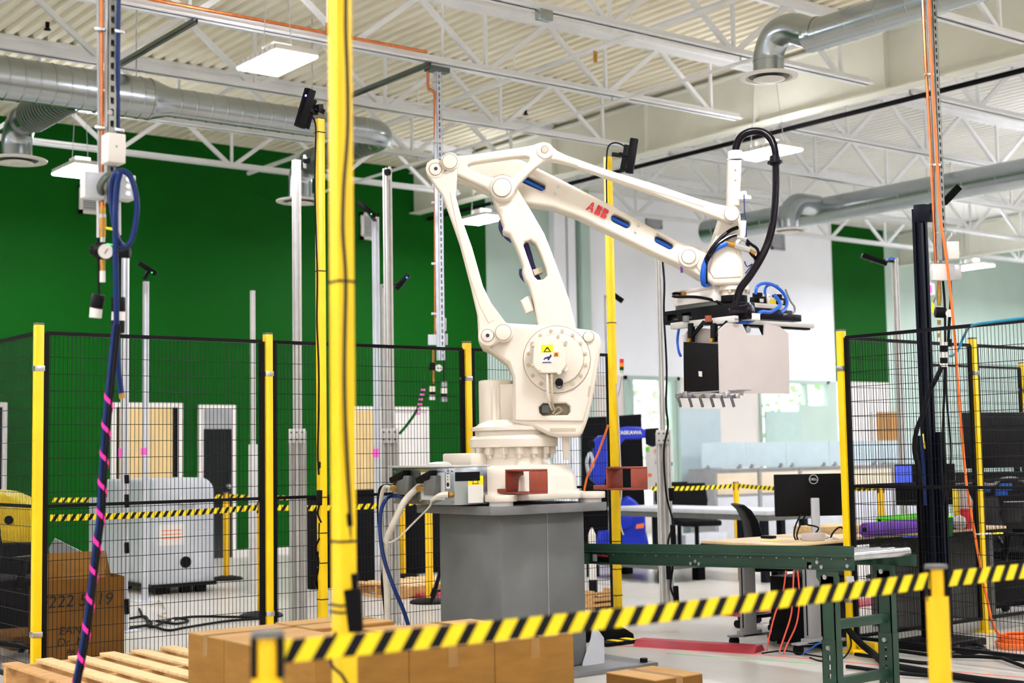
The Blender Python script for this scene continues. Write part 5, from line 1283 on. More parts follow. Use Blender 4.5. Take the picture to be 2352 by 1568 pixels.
MB().cyl(q(243, 577, -.035), q(243, 577, -.06), .032, n=24).part('gauge', 'chrome', rg)
MB().cyl(q(243, 577, -.06), q(243, 577, -.062), .028, n=24).part('gauge_face', 'white_plastic', rg)
MB().bar(q(240, 582, -.063), q(247, 571, -.063), .002, .002).part('gauge_needle', 'black', rg)
MB().bar(q(246, 560, -.05), q(258, 562, -.05), .012, .004).part('green_mark', 'led_green', rg)
hp = [(262, 402, -.12), (270, 394, -.13), (286, 394, -.13), (302, 410, -.13), (313, 450, -.13), (314, 490, -.13), (306, 540, -.13), (294, 563, -.13), (280, 564, -.13), (268, 540, -.12), (259, 490, -.12), (255, 440, -.12), (262, 405, -.14), (275, 398, -.15), (270, 420, -.15), (266, 470, -.15), (265, 560, -.15), (267, 680, -.14), (268, 770, -.12), (271, 840, -.12), (279, 905, -.12)]
o = MB().tube([PD(x, y, DL+d) for x, y, d in hp], .0125, n=10).part('coiled_hose', 'blue_hose'); tag(o, 'blue air hose coiled over the left service drop, its brass end hanging', 'hose')
h2 = MB().cyl(q(279, 903, -.12), q(281, 915, -.12), .013, n=10).part('hose_end', 'brass', o)
path = [(268, 745), (262, 800), (254, 880), (246, 960), (240, 1040), (235, 1120), (232, 1180), (222, 1260), (209, 1370), (195, 1470), (176, 1570), (165, 1640), (140, 1760)]
bl = [PD(x, y, 5.98-.0002*(y-700)) for x, y in path]
bl.append(on(bl[-1]+V3((-.05, .02, 0)), .02))
tag(MB().tube([p-HR*.009 for p in bl], .0095, n=10).part('blue_hose', 'blue_hose'), 'blue air hose sweeping down to the pallet, bound with pink tape', 'hose')
tag(MB().tube([p+HR*.009-HF*.004 for p in bl], .0095, n=10).part('extension_lead', 'hose_black'), 'black power cord bound to the blue hose with pink tape', 'cord')
# pink spiral
sp = spline(bl, 24); g = MB(); acc = 0; prev = None; ring = []
for i in range(len(sp)-1):
    acc += (sp[i+1]-sp[i]).length
    if sp[i].z > PD(245, 895, 6).z: continue
    th_ = -acc/.118*2*math.pi; d = (sp[i+1]-sp[i]).normalized()
    rr_ = HR*(math.cos(th_)*.0205) - HF*(math.sin(th_)*.0155)
    ring.append((sp[i]+rr_-d*.010, sp[i]+rr_+d*.010))
for i in range(len(ring)-1):
    g.quad(ring[i][0], ring[i+1][0], ring[i+1][1], ring[i][1])
tag(g.part('pink_wrap', 'pink'), 'pink tape spiralling around the hose and cord above the pallet', 'tape')
# middle drop
DM = 14.0
dm = on(PD(1006, 300, DM), 0); q = lambda px, py, d=0: PD(px, py, DM+d)
t = thing('service_drop', 'slim slotted service drop hanging from a joist beside the robot rod', 'service drop', (dm.x, dm.y, q(1010, 910).z))
slotted_strut(t, dm, q(1008, 830).z, ZC, .06, .06, 'strut_light')
MB().cyl(q(999, 210), q(1000, 780), .013, n=8).part('copper_pipe', 'copper', t)
MB().tube([q(983, 150), q(983, 200), q(990, 206), q(999, 215)], .014, n=8, sub=3).part('copper_offset', 'copper', t)
MB().cyl(q(1016, 0), q(1016, 140), .012, n=8).part('hanger_rod', 'steel_white', t)
MB().box(dm.x-.12, dm.x+.12, dm.y-.05, dm.y+.05, ZC-.05, ZC).part('joist_clamp', 'galv_dark', t, smooth=False)
for y in (185, 325, 465, 605, 720):
    MB().bar(q(991, y, -.05), q(1019, y+1, -.05), .02, .02, up=HF).part('pipe_clamp', 'steel', t)
MB().bar(q(1013, 730, -.06), q(1013, 760, -.06), .1, .07, up=HF).part('wall_box', 'white_plastic', t, bevel=.004)
MB().bar(q(994, 768, -.04), q(994, 792, -.04), .09, .07, up=HF).part('junction_box', 'grey_light', t, bevel=.004)
MB().bar(q(1021, 766, -.04), q(1021, 792, -.04), .06, .07, up=HF).part('junction_box', 'grey_light', t, bevel=.004)
MB().cyl(q(995, 800), q(995, 880), .014, n=8).part('pipe_fitting', 'brass', t)
MB().bar(q(992, 832), q(992, 850), .07, .06, up=HF).part('regulator', 'black', t, bevel=.004)
MB().cyl(q(1008, 845, -.05), q(1008, 845, -.08), .035, n=16).part('gauge', 'white_plastic', t)
for x, ys in ((993, ((893, 'bone'), (905, 'black'), (912, 'white_plastic'))), (1020, ((882, 'steel'), (897, 'white_plastic'), (909, 'black'), (916, 'steel')))):
    MB().cyl(q(x, 795), q(x, 885), .008, n=6).part('drop_cord', 'rubber', t)
    for y, m_ in ys: MB().cyl(q(x, y-6), q(x, y+6), .032, n=12).part('plug', m_, t)
o = MB().tube([q(990, 800, -.05), q(980, 860, -.05), q(968, 900, -.05), q(958, 940, -.1), q(935, 975, -.2), q(918, 995, -.3)], .014, n=8).part('wrapped_hose', 'green_wall'); tag(o, 'dark wrapped hose slanting away from the middle service drop', 'hose')
g = MB()
for k in range(6):
    a = q(972-2.5*k, 895+11*k, -.07-.01*k); g.cbox(a, .03, .03, .018)
tag(g.part('pink_bands', 'pink_pale', smooth=False), 'pink bands around the slanting dark hose', 'tape')['kind'] = 'stuff'
# right drop
DR = 9.6
q = lambda px, py, d=0: PD(px, py, DR+d)
dr = on(PD(2156, 400, DR), 0)
t = thing('service_drop', 'slotted service drop with copper pipe and orange cable before the dark blue column', 'service drop', (dr.x, dr.y, q(2165, 840).z))
slotted_strut(t, dr, q(2166, 600).z, ZD, .045, .05, 'strut_steel')
MB().tube([q(2117, -60), q(2125, 120), q(2137, 330), q(2150, 610)], .011, n=8, sub=4).part('copper_pipe', 'copper', t)
ribbed(t, [q(2128, -60), q(2135, 120), q(2148, 330), q(2160, 610)], .009, 'grey_mid')
for y, x in ((170, 2134), (378, 2150), (535, 2162)):
    MB().bar(q(x-12, y, -.03), q(x+10, y+1, -.03), .012, .02, up=HF).part('pipe_clamp', 'steel', t)
    MB().cyl(q(x+24, y+2, -.02), q(x+34, y+2, -.02), .008, n=8).part('strut_bolt', 'steel', t)
MB().bar(q(2184, 555, -.05), q(2185, 595, -.05), .085, .08, up=HF).part('wall_box', 'white_plastic', t, bevel=.005)
MB().bar(q(2157, 606, -.05), q(2157, 644, -.05), .1, .06, up=HF).part('junction_box', 'white_plastic', t, bevel=.006)
MB().bar(q(2177, 606, .0), q(2177, 643, .0), .07, .08, up=HF).part('junction_box', 'grey_light', t, bevel=.004)
MB().bar(q(2194, 608, .03), q(2195, 643, .03), .06, .08, up=HF).part('junction_box', 'steel', t, bevel=.004)
for y0, y1, r_, m_ in ((645, 655, .011, 'copper'), (655, 668, .014, 'brass'), (668, 692, .016, 'brass'), (692, 702, .012, 'brass'), (735, 745, .011, 'brass'), (765, 775, .009, 'brass')):
    MB().cyl(q(2157, y0), q(2157, y1), r_, n=10).part('pipe_fitting', m_, t)
MB().bar(q(2149, 682, -.03), q(2143, 697, -.03), .01, .01).part('valve_lever', 'grey_plastic', t)
MB().bar(q(2143, 694, -.03), q(2142, 718, -.03), .014, .01, up=HF).part('valve_handle', 'tape_yellow', t)
MB().cyl(q(2148, 717, 0), q(2172, 718, 0), .036, n=18).part('regulator', 'black', t, bevel=.005)
MB().cyl(q(2181, 719, -.02), q(2181, 719, -.05), .026, n=20).part('gauge', 'chrome', t)
MB().cyl(q(2181, 719, -.05), q(2181, 719, -.052), .022, n=20).part('gauge_face', 'white_plastic', t)
MB().tube([q(2166, 645), q(2170, 700), q(2171, 780), q(2170, 820)], .008, n=8).part('drop_cord', 'rubber', t)
MB().tube([q(2182, 645), q(2184, 690), q(2180, 745), q(2178, 790)], .01, n=8).part('drop_cord', 'rubber', t)
MB().cyl(q(2158, 735), q(2160, 785), .006, n=8).part('air_line', 'bone', t)
for y0, y1, m_ in ((785, 793, 'white_plastic'), (793, 808, 'black'), (808, 821, 'white_plastic'), (821, 834, 'black'), (834, 842, 'white_plastic')):
    MB().cyl(q(2168, y0), q(2168, y1), .026, n=16).part('connector', m_, t)
MB().cyl(q(2181, 778), q(2181, 796), .016, n=12).part('plug', 'black', t)
cable('hanging_cord', [q(2165, 838), q(2150, 870), q(2132, 905), q(2120, 950), q(2106, 985), q(2100, 1030), q(2108, 1070), q(2114, 1110)], .016, 'rubber', 'thick black cord slanting from the right service drop to the dark blue column')
cable('hanging_cord', [q(2170, 840), q(2169, 900), q(2166, 1000), q(2171, 1080), q(2166, 1160)], .008, 'rubber', 'thin black cord hanging straight down below the right service drop')
cable('hanging_cord', [q(2172, 840), q(2175, 920), q(2183, 1010), q(2184, 1060), q(2178, 1110), q(2176, 1160)], .006, 'rubber', 'thin black cord bowing out below the right service drop')
cable('orange_cable', [q(2132, -60, -.1), q(2140, 150, -.1), q(2152, 360, -.1), q(2160, 500, -.1), q(2172, 580, -.1), q(2184, 680, -.1), q(2195, 800, -.1), q(2204, 930, -.1), q(2212, 1030, -.1), q(2221, 1120, -.1), q(2236, 1210, 0), q(2250, 1290, .05), q(2268, 1380, .1), q(2284, 1440, .15), on(q(2312, 1500, .2), .02)], .009, 'orange', 'orange cable hanging from the roof past the right service drop')
cable('teal_hose', [q(2181, 818), q(2190, 815), q(2202, 800), q(2215, 770), q(2232, 748, -.6), q(2290, 738, -1.0), q(2400, 725, -1.5)], .009, 'cyan_hose', 'teal hose draped along the top rail of the mesh fence')
# ================================================================ cardboard boxes and pallet in the foreground
def box_thing(name, x0, x1, y0, y1, z0, z1, lab, cat='box', tape_x=True, side='cardboard', top='card_top', group=None, tape=True):
    t = thing(name, lab, cat, ((x0+x1)/2, (y0+y1)/2, z0), group)
    g = .004
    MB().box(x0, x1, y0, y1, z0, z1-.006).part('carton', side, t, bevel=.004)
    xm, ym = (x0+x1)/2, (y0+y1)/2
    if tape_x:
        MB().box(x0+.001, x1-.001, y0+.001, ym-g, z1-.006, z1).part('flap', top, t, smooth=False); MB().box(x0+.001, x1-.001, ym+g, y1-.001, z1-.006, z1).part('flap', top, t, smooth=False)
        if tape:
            MB().box(x0-.001, x1+.001, ym-.024, ym+.024, z1, z1+.001).part('packing_tape', 'pack_tape', t, smooth=False)
            MB().box(x0-.0015, x0, ym-.024, ym+.024, z1-.09, z1+.001).part('packing_tape', 'pack_tape', t, smooth=False)
    else:
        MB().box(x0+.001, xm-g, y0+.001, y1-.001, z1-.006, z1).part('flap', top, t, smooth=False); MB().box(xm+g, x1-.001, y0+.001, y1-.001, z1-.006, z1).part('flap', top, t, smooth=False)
        if tape:
            MB().box(xm-.024, xm+.024, y0-.001, y1+.001, z1, z1+.001).part('packing_tape', 'pack_tape', t, smooth=False)
            MB().box(xm-.024, xm+.024, y0-.0015, y0, z1-.09, z1+.001).part('packing_tape', 'pack_tape', t, smooth=False)
    return t
ZB = .6
XB = 2.81
yb0 = PX(722, 1508, XB).y; yb1 = PX(514, 1466, XB).y; yb2 = PX(432, 1452, XB).y
xr = [XB, PY(940, 1500, yb0).x, PY(1137, 1500, yb0).x, PY(1318, 1500, yb0).x]
xb2 = PZ(1180, 1416, ZB).x; yback = PZ(1080, 1400, ZB).y
G = 'cardboard cartons stacked in front of the pedestal'
e = .002
box_thing('carton', xr[0], xr[1]-e, yb0, yb1-e, .14, ZB, 'near corner cardboard carton behind the left belt stanchion', group=G)['category'] = 'box'
box_thing('carton', xr[0], xr[1]-e, yb1+e, yb2, .14, ZB, 'cardboard carton at the end of the stack beside the wooden pallet', group=G, tape_x=True)
box_thing('carton', xr[1], xr[2]-e, yb0, yb1-e, .14, ZB-.012, 'cardboard carton behind the middle of the striped belt', group=G, tape_x=False)
box_thing('carton', xr[2], xr[3], yb0, yb1-e, .14, ZB-.02, 'cardboard carton at the end of the stack touching the pedestal view', group=G, tape_x=False)
box_thing('carton', xr[1], xr[2]-e, yb1+e, yb2, .14, ZB+.006, 'cardboard carton behind the middle one, with a pale tape strip', group=G)
for x0, x1 in ((xr[0], xr[2]),):
    pass
def pallet(x0, y0, lab, nx=7, L=1.15, W=1.0, z=.14, along='x'):
    t = thing('wooden_pallet', lab, 'pallet', (x0+L/2, y0+W/2, 0))
    bw = .09
    for k in range(nx):
        a = x0 + (L-bw)*k/(nx-1); j = random.uniform(-.006, .006)
        MB().box(a, a+bw, y0+j, y0+W+j, z-.018, z+random.uniform(-.003, .003)).part('deck_board', 'pine2' if k == 0 else 'pine', t, bevel=.002)
    for yy in (y0+.02, y0+W/2-.02, y0+W-.06):
        MB().box(x0, x0+L, yy, yy+.04, .018, z-.018).part('stringer', 'pine2', t, bevel=.002)
    for k in (0, 3, 6):
        a = x0 + (L-bw)*k/6; MB().box(a, a+bw, y0, y0+W, 0, .018).part('bottom_board', 'pine2', t, bevel=.002)
    return t
pallet(xr[0]-.03, yb0+.02, 'pallet carrying the stack of cardboard cartons', L=xr[3]-xr[0]+.04, W=yb2-yb0+.02, z=.14)
pp0 = PZ(60, 1527, .13); pp1 = PZ(430, 1492, .13)
pallet(2.62, 6.62, 'pale wooden pallet with spaced boards beside the cartons', L=1.2, W=1.42, z=.28)
b2x = PZ(1372, 1546, .2); b2c = PZ(1505, 1562, .2); b2r = PZ(1610, 1545, .2)
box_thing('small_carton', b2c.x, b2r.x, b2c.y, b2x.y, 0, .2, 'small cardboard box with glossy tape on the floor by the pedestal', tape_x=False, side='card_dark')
# big open cardboard box behind the fence
cb0 = PZ(285, 1502, 0)
t = thing('open_carton', 'big open cardboard box with handwritten marks behind the mesh fence', 'box', (cb0.x-.4, cb0.y-.1, 0))
zl = PD(200, 1330, 10.0).z
x0, x1, y0, y1 = cb0.x-.62, cb0.x-.02, cb0.y-.12, cb0.y+.5
# turned to face the camera
A = on(PZ(285, 1502, 0), 0); Bp = on(PD(100, 1500, depth_ if False else 9.9), 0)
dv = (A-Bp); back = V3((-dv.y, dv.x, 0)).normalized()*.5
def wallp(name, p, r, z0, z1, m): return MB().prism([on(p, z0), on(r, z0), on(r, z1), on(p, z1)], V3((-(r-p).y, (r-p).x, 0)).normalized()*.006).part(name, m, t, smooth=False)
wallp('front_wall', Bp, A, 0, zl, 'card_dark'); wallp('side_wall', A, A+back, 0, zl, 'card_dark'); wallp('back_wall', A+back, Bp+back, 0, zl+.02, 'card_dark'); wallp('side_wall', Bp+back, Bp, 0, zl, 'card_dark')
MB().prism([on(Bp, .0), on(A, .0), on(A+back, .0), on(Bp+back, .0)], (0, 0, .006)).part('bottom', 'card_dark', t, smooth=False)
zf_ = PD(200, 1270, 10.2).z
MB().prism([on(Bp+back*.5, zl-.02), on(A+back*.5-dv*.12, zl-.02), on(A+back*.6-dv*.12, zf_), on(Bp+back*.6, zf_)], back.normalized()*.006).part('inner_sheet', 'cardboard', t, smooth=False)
MB().prism([on(A+back*.5-dv*.12, zl-.02), on(A+back*.5-dv*.05, zl-.02), on(A+back*.6-dv*.1, zf_)], back.normalized()*.006).part('inner_flap', 'card_dark', t, smooth=False)
fm = lambda px, py: frame(ray_hit(px, py), dv.normalized(), UP)
nrm = V3((-dv.y, dv.x, 0)).normalized()
def ray_hit(px, py):
    d = ray(px, py); k = (A-CAM).dot(nrm)/d.dot(nrm); return CAM+d*k-nrm*.004
for body, px, py, sz in (('F222 5119', 175, 1380, .12), ('EANU', 170, 1447, .08), ('Dr. N', 162, 1474, .08), ('PKG', 170, 1498, .06)):
    me = text_mesh('handwriting', body, sz, .001, .15); me.transform(fm(px, py)); link('handwriting', me, 'ink_black', t)
tag(MB().prism([on(PD(120, 1300, 10.6), .9*0+PD(120, 1290, 10.6).z), PD(110, 1262, 10.6), PD(125, 1236, 10.6), PD(190, 1268, 10.6)], HF*.02).part('foam_sheet', 'grey_mid', smooth=False), 'grey board leaning behind the open cardboard box', 'board')

# ================================================================ silver machine, black chair, yellow robot on the left
mx0, my0 = 6.05, 13.91
zt_m = PD(420, 1097, 14.9).z
def rounded_profile(y0, y1, z0, z1, r):
    pts = [(y0, z0), (y1, z0)]; r2 = r*.25
    for k in range(7): a = math.radians(90*k/6); pts.append((y1-r+r*math.cos(a), z1-r+r*math.sin(a)))
    for k in range(7): a = math.radians(90+90*k/6); pts.append((y0+r2+r2*math.cos(a), z1-r2+r2*math.sin(a)))
    return pts
t = thing('silver_machine', 'silver wrapped equipment cabinet on black casters behind the mesh fence', 'machine', (mx0+.4, my0+.6, 0))
xr_m = PY(492, 1300, my0).x
def mbody(x0, x1, y0, y1, z0, z1, r, nm):
    prof = rounded_profile(x0, x1, z0, z1, r)
    return MB().prism([(a, y0, z) for a, z in prof], (0, y1-y0, 0)).part(nm, 'machine', t, bevel=.01)
mbody(mx0, xr_m, my0, my0+.7, .1, zt_m, .16, 'cabinet')
mbody(mx0+.02, xr_m-.1, my0+.72, my0+1.3, .1, zt_m-.01, .12, 'rear_cabinet')
mbody(mx0+.0, xr_m-.2, my0+1.34, my0+1.75, .1, zt_m-.22, .03, 'side_cabinet')
MB().box(mx0-.02, xr_m+.02, my0-.02, my0+1.75, .07, .11).part('skid', 'black', t, smooth=False)
for x in (mx0+.12, mx0+.4, xr_m-.12):
    for y in (my0+.1, my0+1.0):
        MB().box(x-.06, x+.06, y-.05, y+.05, 0, .08).part('caster', 'black', t, bevel=.01)
MB().cyl((mx0+.36, my0-.01, .32), (mx0+.36, my0+.0, .32), .06, n=20).part('round_port', 'black', t)
MB().box(mx0+.06, mx0+.34, my0-.008, my0, .5, .72).part('notice', 'white_plastic', t, smooth=False)
for k in range(3): MB().box(mx0+.09, mx0+.31, my0-.01, my0-.008, .57+.04*k, .58+.04*k).part('notice_line', 'orange', t, smooth=False)
MB().box(mx0+.45, mx0+.62, my0-.006, my0, .18, .42).part('hatch', 'grey_light', t, bevel=.002)
for k in range(14): MB().box(mx0+.42, mx0+.62, my0-.008, my0, .5+.03*k, .515+.03*k).part('grille_slat', 'grey_light', t, smooth=False)
MB().tube([(mx0+.3, my0-.01, 1.0), (mx0+.28, my0-.03, .94), (mx0+.35, my0-.04, .9), (mx0+.44, my0-.03, .92), (mx0+.46, my0-.01, .98)], .012, n=8).part('hoop_handle', 'steel', t)
# loose leads on the floor behind the fence
for k, (px, py) in enumerate((((300, 1425), (330, 1420), (345, 1440), (380, 1428), (440, 1415), (520, 1415), (610, 1417)), ((300, 1443), (340, 1438), (380, 1447), (430, 1440), (520, 1425), (600, 1420)), ((320, 1400), (330, 1415), (345, 1432), (300, 1438)), ((350, 1385), (370, 1380), (380, 1400), (365, 1410), (395, 1425)), ((370, 1428), (400, 1420), (430, 1424), (400, 1432), (360, 1425)))) if False else []:
    pass
leads = [(((298, 1420), (335, 1416), (345, 1440), (385, 1426), (440, 1416), (520, 1416), (605, 1418)), 'rubber', 'black cable snaking across the floor to the rubber stanchion base'), (((298, 1444), (340, 1436), (385, 1447), (430, 1440), (520, 1426), (600, 1420)), 'rubber', 'black cable in a shallow bow before the silver machine'), (((320, 1398), (328, 1415), (348, 1432), (300, 1440)), 'rubber', 'short black cable beside the grey post'), (((345, 1390), (366, 1378), (382, 1402), (362, 1410), (398, 1425), (350, 1424)), 'cable_bone', 'white cable tangle in front of the silver machine'), (((370, 1428), (405, 1419), (432, 1425), (402, 1432), (352, 1424)), 'rubber', 'black cable loop on the floor before the silver machine')]
for pts, m_, lab in leads:
    cable('floor_cable', [PZ(x, y, .015+.006*(i % 2)) for i, (x, y) in enumerate(pts)], .011, m_, lab)
# office chair seen from behind, left edge
ch = on(PD(-12, 1400, 10.1), 0)
def office_chair(c, face, lab, seat_z=.47, back_h=1.0):
    t = thing('office_chair', lab, 'chair', (c.x, c.y, 0)); f_ = V3(face).normalized(); r_ = V3((f_.y, -f_.x, 0))
    P = lambda a, b, z: V3((c.x, c.y, 0))+r_*a+f_*b+UP*z
    MB().prism([P(-.24, -.22, seat_z), P(.24, -.22, seat_z), P(.25, .25, seat_z), P(-.25, .25, seat_z)], (0, 0, .07)).part('seat', 'black_soft', t, bevel=.025)
    MB().loft([[P(-.2, -.25, seat_z+.12), P(.2, -.25, seat_z+.12), P(.2, -.21, seat_z+.12), P(-.2, -.21, seat_z+.12)], [P(-.24, -.29, seat_z+.3), P(.24, -.29, seat_z+.3), P(.24, -.24, seat_z+.3), P(-.24, -.24, seat_z+.3)], [P(-.22, -.3, back_h), P(.22, -.3, back_h), P(.22, -.27, back_h), P(-.22, -.27, back_h)]]).part('backrest', 'black_soft', t, bevel=.012)
    MB().bar(P(0, -.1, seat_z-.02), P(0, -.28, seat_z+.25), .06, .03).part('back_spine', 'black', t, bevel=.005)
    for s in (-1, 1):
        MB().bar(P(s*.27, -.1, seat_z), P(s*.28, -.05, seat_z+.2), .03, .05).part('arm_post', 'black', t, bevel=.004)
        MB().bar(P(s*.28, -.18, seat_z+.21), P(s*.28, .12, seat_z+.21), .06, .03).part('armrest', 'black', t, bevel=.008)
    MB().cyl(P(0, 0, .1), P(0, 0, seat_z), .028, n=14).part('gas_lift', 'black', t)
    for k in range(5):
        a = 2*math.pi*k/5+.3; e_ = P(.3*math.cos(a), .3*math.sin(a), .07)
        MB().bar(P(0, 0, .11), e_, .045, .03).part('base_arm', 'black', t, bevel=.004)
        MB().cyl(e_+V3((-.02, 0, -.04)), e_+V3((.02, 0, -.04)), .03, n=12).part('caster', 'black', t)
    return t
office_chair(ch, HF+HR*.3, 'black mesh office chair behind the left fence panel', .5, 1.08)
# yellow robot arm portion behind the left fence
yr = PD(10, 1190, 11.3)
t = thing('yellow_robot', 'yellow industrial robot casting behind the left fence panel', 'robot', on(yr, 0))
def cpoly(name, pts, D, th_, m_, parent, bev=.02):
    o0 = PD(pts[0][0], pts[0][1], D); L = []
    for x, y in pts:
        d = ray(x, y); k = (o0-CAM).dot(HF)/d.dot(HF); p = CAM+d*k; L.append(((p-o0).dot(HR), (p-o0).z))
    me = extrude2d(name, [L], th_, bev); me.transform(frame(o0+HF*th_/2, HR, UP)); finish(me); return link(name, me, m_, parent)
cpoly('arm_casting', [(-90, 1120), (0, 1130), (30, 1142), (70, 1162), (72, 1200), (70, 1250), (-90, 1250)], 11.3, .4, 'yellow', t)
MB().cyl(PD(20, 1194, 11.26), PD(20, 1194, 11.32), .035, n=16).part('bearing_cap', 'black', t)
cpoly('lower_casting', [(-90, 1215), (44, 1215), (46, 1246), (-90, 1246)], 11.25, .1, 'yellow', t, .008)
MB().box(yr.x-.3, yr.x+.25, yr.y-.2, yr.y+.3, 0, .75).part('robot_base', 'black_soft', t, bevel=.03)
tag(MB().box(*(lambda p: (p.x-.2, p.x+.1, p.y-.3, p.y+.3))(PZ(60, 1480, 0)), 0, .1).part('floor_board', 'card_dark', bevel=.003), 'flat brown board on the floor behind the fence post', 'board')

# things behind the mesh in the middle: grey cabinet and dark bins, far pallet, tripod
def simple_box(name, px, py, D, wd, dp_, h, m_, lab, cat, z0=0, bev=.008, parts=()):
    p = on(PD(px, py, D), 0)
    t = thing(name, lab, cat, (p.x, p.y, z0))
    MB().box(p.x-wd/2, p.x+wd/2, p.y-dp_/2, p.y+dp_/2, z0, z0+h).part('body', m_, t, bevel=bev)
    MB().box(p.x-wd/2-.01, p.x+wd/2+.01, p.y-dp_/2-.01, p.y+dp_/2+.01, z0+h, z0+h+.02).part('top', m_, t, bevel=.004)
    return t
simple_box('dark_bin', 722, 1250, 15.2, .3, .4, .95, 'black_soft', 'dark bin behind the yellow camera pole', 'bin')
simple_box('dark_bin', 838, 1230, 15.6, .42, .45, 1.0, 'black_soft', 'dark bin standing behind the near yellow pole', 'bin')
simple_box('dark_bin', 948, 1200, 17.0, .5, .5, 1.0, 'black_soft', 'dark bin standing before the white door', 'bin')
tp = PZ(960, 1335, .12)
pallet(tp.x-.5, tp.y-.4, 'far wooden pallet behind the thick bone coloured cable', L=1.0, W=.8, z=.13)
rr1 = PZ(960, 1372, 0)
def ramp(p, d, L, lab, w_=.25, h=.045):
    d = V3(d).normalized(); n_ = V3((-d.y, d.x, 0)); a = V3((p.x, p.y, 0))
    prof = [(-w_/2, 0), (w_/2, 0), (w_/2*.55, h), (-w_/2*.55, h)]
    o = MB().prism([a+n_*x+UP*z for x, z in prof], d*L).part('cable_ramp', 'red_ramp', bevel=.004); return tag(o, lab, 'cable ramp', 'red floor cable ramps')
ramp(PZ(958, 1374, 0), V3((1, -.1, 0)), .9, 'red cable ramp on the floor behind the pedestal')
a, b = PZ(1468, 1480, 0), PZ(1745, 1497, 0)
ramp(a, b-a, (b-a).length, 'long red cable ramp on the floor between pedestal and desk', .2)
a, b = PZ(1672, 1413, 0), PZ(1760, 1405, 0)
ramp(a, b-a, .9, 'short red cable ramp partly behind the desk leg', .22)
ramp(PZ(1935, 1395, 0), V3((1, .1, 0)), .5, 'red cable ramp seen through the mesh behind the conveyor legs', .22)
ts = PZ(1008, 1385, 0)
t = thing('black_tripod', 'black tripod leg leaning behind the grey pedestal', 'tripod', ts)
MB().cyl(PD(990, 1385, 13.0), PD(1024, 1270, 13.0), .02, n=10).part('leg', 'black', t)
MB().cyl(PD(995, 1358, 13.0), PD(1040, 1352, 13.0), .012, n=8).part('brace', 'black', t)
MB().cyl(PD(994, 1370, 13.0), PD(1000, 1352, 13.0), .03, n=10).part('collar', 'black', t)
# ================================================================ desk with monitor
t = thing('work_desk', 'maple topped desk on a grey castor leg carrying a monitor', 'desk', (7.6, 6.9, 0))
MB().box(7.26, 7.92, 6.5, 7.24, .725, .745).part('desktop', 'maple', t, bevel=.002)
MB().box(7.255, 7.925, 6.495, 7.245, .705, .726).part('edge_band', 'black', t, smooth=False)
for yy in (7.12, 6.53):
    MB().box(7.53, 7.65, yy-.03, yy+.03, .09, .705).part('leg_column', 'grey_mid', t, bevel=.012)
    MB().box(7.5295, 7.53, yy-.012, yy+.0, .12, .7).part('column_groove', 'black', t, smooth=False)
    MB().hexa([V3((7.4, yy-.03, .065)), V3((7.9, yy-.03, .05)), V3((7.9, yy+.03, .05)), V3((7.4, yy+.03, .065)), V3((7.4, yy-.03, .08)), V3((7.9, yy-.03, .075)), V3((7.9, yy+.03, .075)), V3((7.4, yy+.03, .08))]).box(7.5, 7.7, yy-.03, yy+.03, .06, .1).part('leg_foot', 'grey_mid', t, bevel=.004)
    for xx in (7.44, 7.84): MB().cyl((xx, yy-.02, .036), (xx, yy+.02, .036), .036, n=16).part('caster', 'black', t, bevel=.004)
def monitor(c, face, wd, h, lab, stand=True, screen=None, foot_z=.745, logo=None):
    """c: centre of the panel; face: direction its back looks to"""
    f_ = V3(face).normalized(); r_ = V3((-f_.y, f_.x, 0)); c = V3(c)
    t = thing('computer_monitor', lab, 'monitor', on(c, foot_z))
    MB().bar(c-r_*wd/2, c+r_*wd/2, .04, h, up=UP).part('panel', 'black', t, bevel=.006)
    if stand:
        b_ = c+f_*.04
        MB().bar(on(b_, foot_z), on(b_, c.z-.02), .06, .035, up=f_).part('stand_column', 'grey_light', t, bevel=.008)
        MB().bar(on(b_, foot_z+.006)-r_*.11, on(b_, foot_z+.006)+r_*.11, .16, .012).part('stand_foot', 'grey_light', t, bevel=.003)
    if logo:
        lc = c+f_*.0215+UP*h*.37
        me = extrude2d('logo_ring', [circle(0, 0, .034, 28), circle(0, 0, .029, 28)], .002); me.transform(frame(lc, r_, UP)); link('logo_ring', me, 'grey_light', t)
        me = text_mesh('logo_lettering', logo, .024, .002, bold=.0006); me.transform(frame(lc, r_, UP)); link('logo_lettering', me, 'grey_light', t)
    return t
mc = PD(1868, 1136, 10.2)
monitor(on(mc, mc.z), -HF+HR*.05, .56, .3, 'black desktop monitor seen from behind on the maple desk', logo='DELL')
tag(MB().box(*(lambda p: (p.x-.06, p.x+.06, p.y-.06, p.y+.06))(PD(1868, 1240, 9.85)), .745, .8).part('power_adapter', 'panel_grey', bevel=.008), 'pale grey box lying on the maple desk', 'box')
ca = lambda px, py, d: PD(px, py, d)
cable('monitor_cable', [ca(1840, 1180, 10.15), ca(1828, 1205, 10.1), ca(1824, 1230, 10.05), ca(1832, 1244, 9.95)], .006, 'rubber', 'black cable curving down from the left half of the monitor')
cable('monitor_cable', [ca(1852, 1180, 10.15), ca(1838, 1205, 10.1), ca(1830, 1230, 10.05), ca(1838, 1246, 9.95)], .006, 'rubber', 'black cable curving down beside the monitor stand')
cable('monitor_cable', [ca(1855, 1205, 10.1), ca(1880, 1212, 10.0), ca(1865, 1230, 9.95), ca(1840, 1240, 9.95), ca(1900, 1246, 9.9)], .006, 'rubber', 'black cable tangled around the monitor stand')
cable('desk_cable', [ca(1893, 1226, 9.95), ca(1910, 1236, 9.9), ca(1890, 1244, 9.9), ca(1908, 1250, 9.9), ca(1930, 1240, 9.95), ca(1900, 1230, 9.95)], .008, 'white_plastic', 'white cable coil on the desk beside the corner fence post')
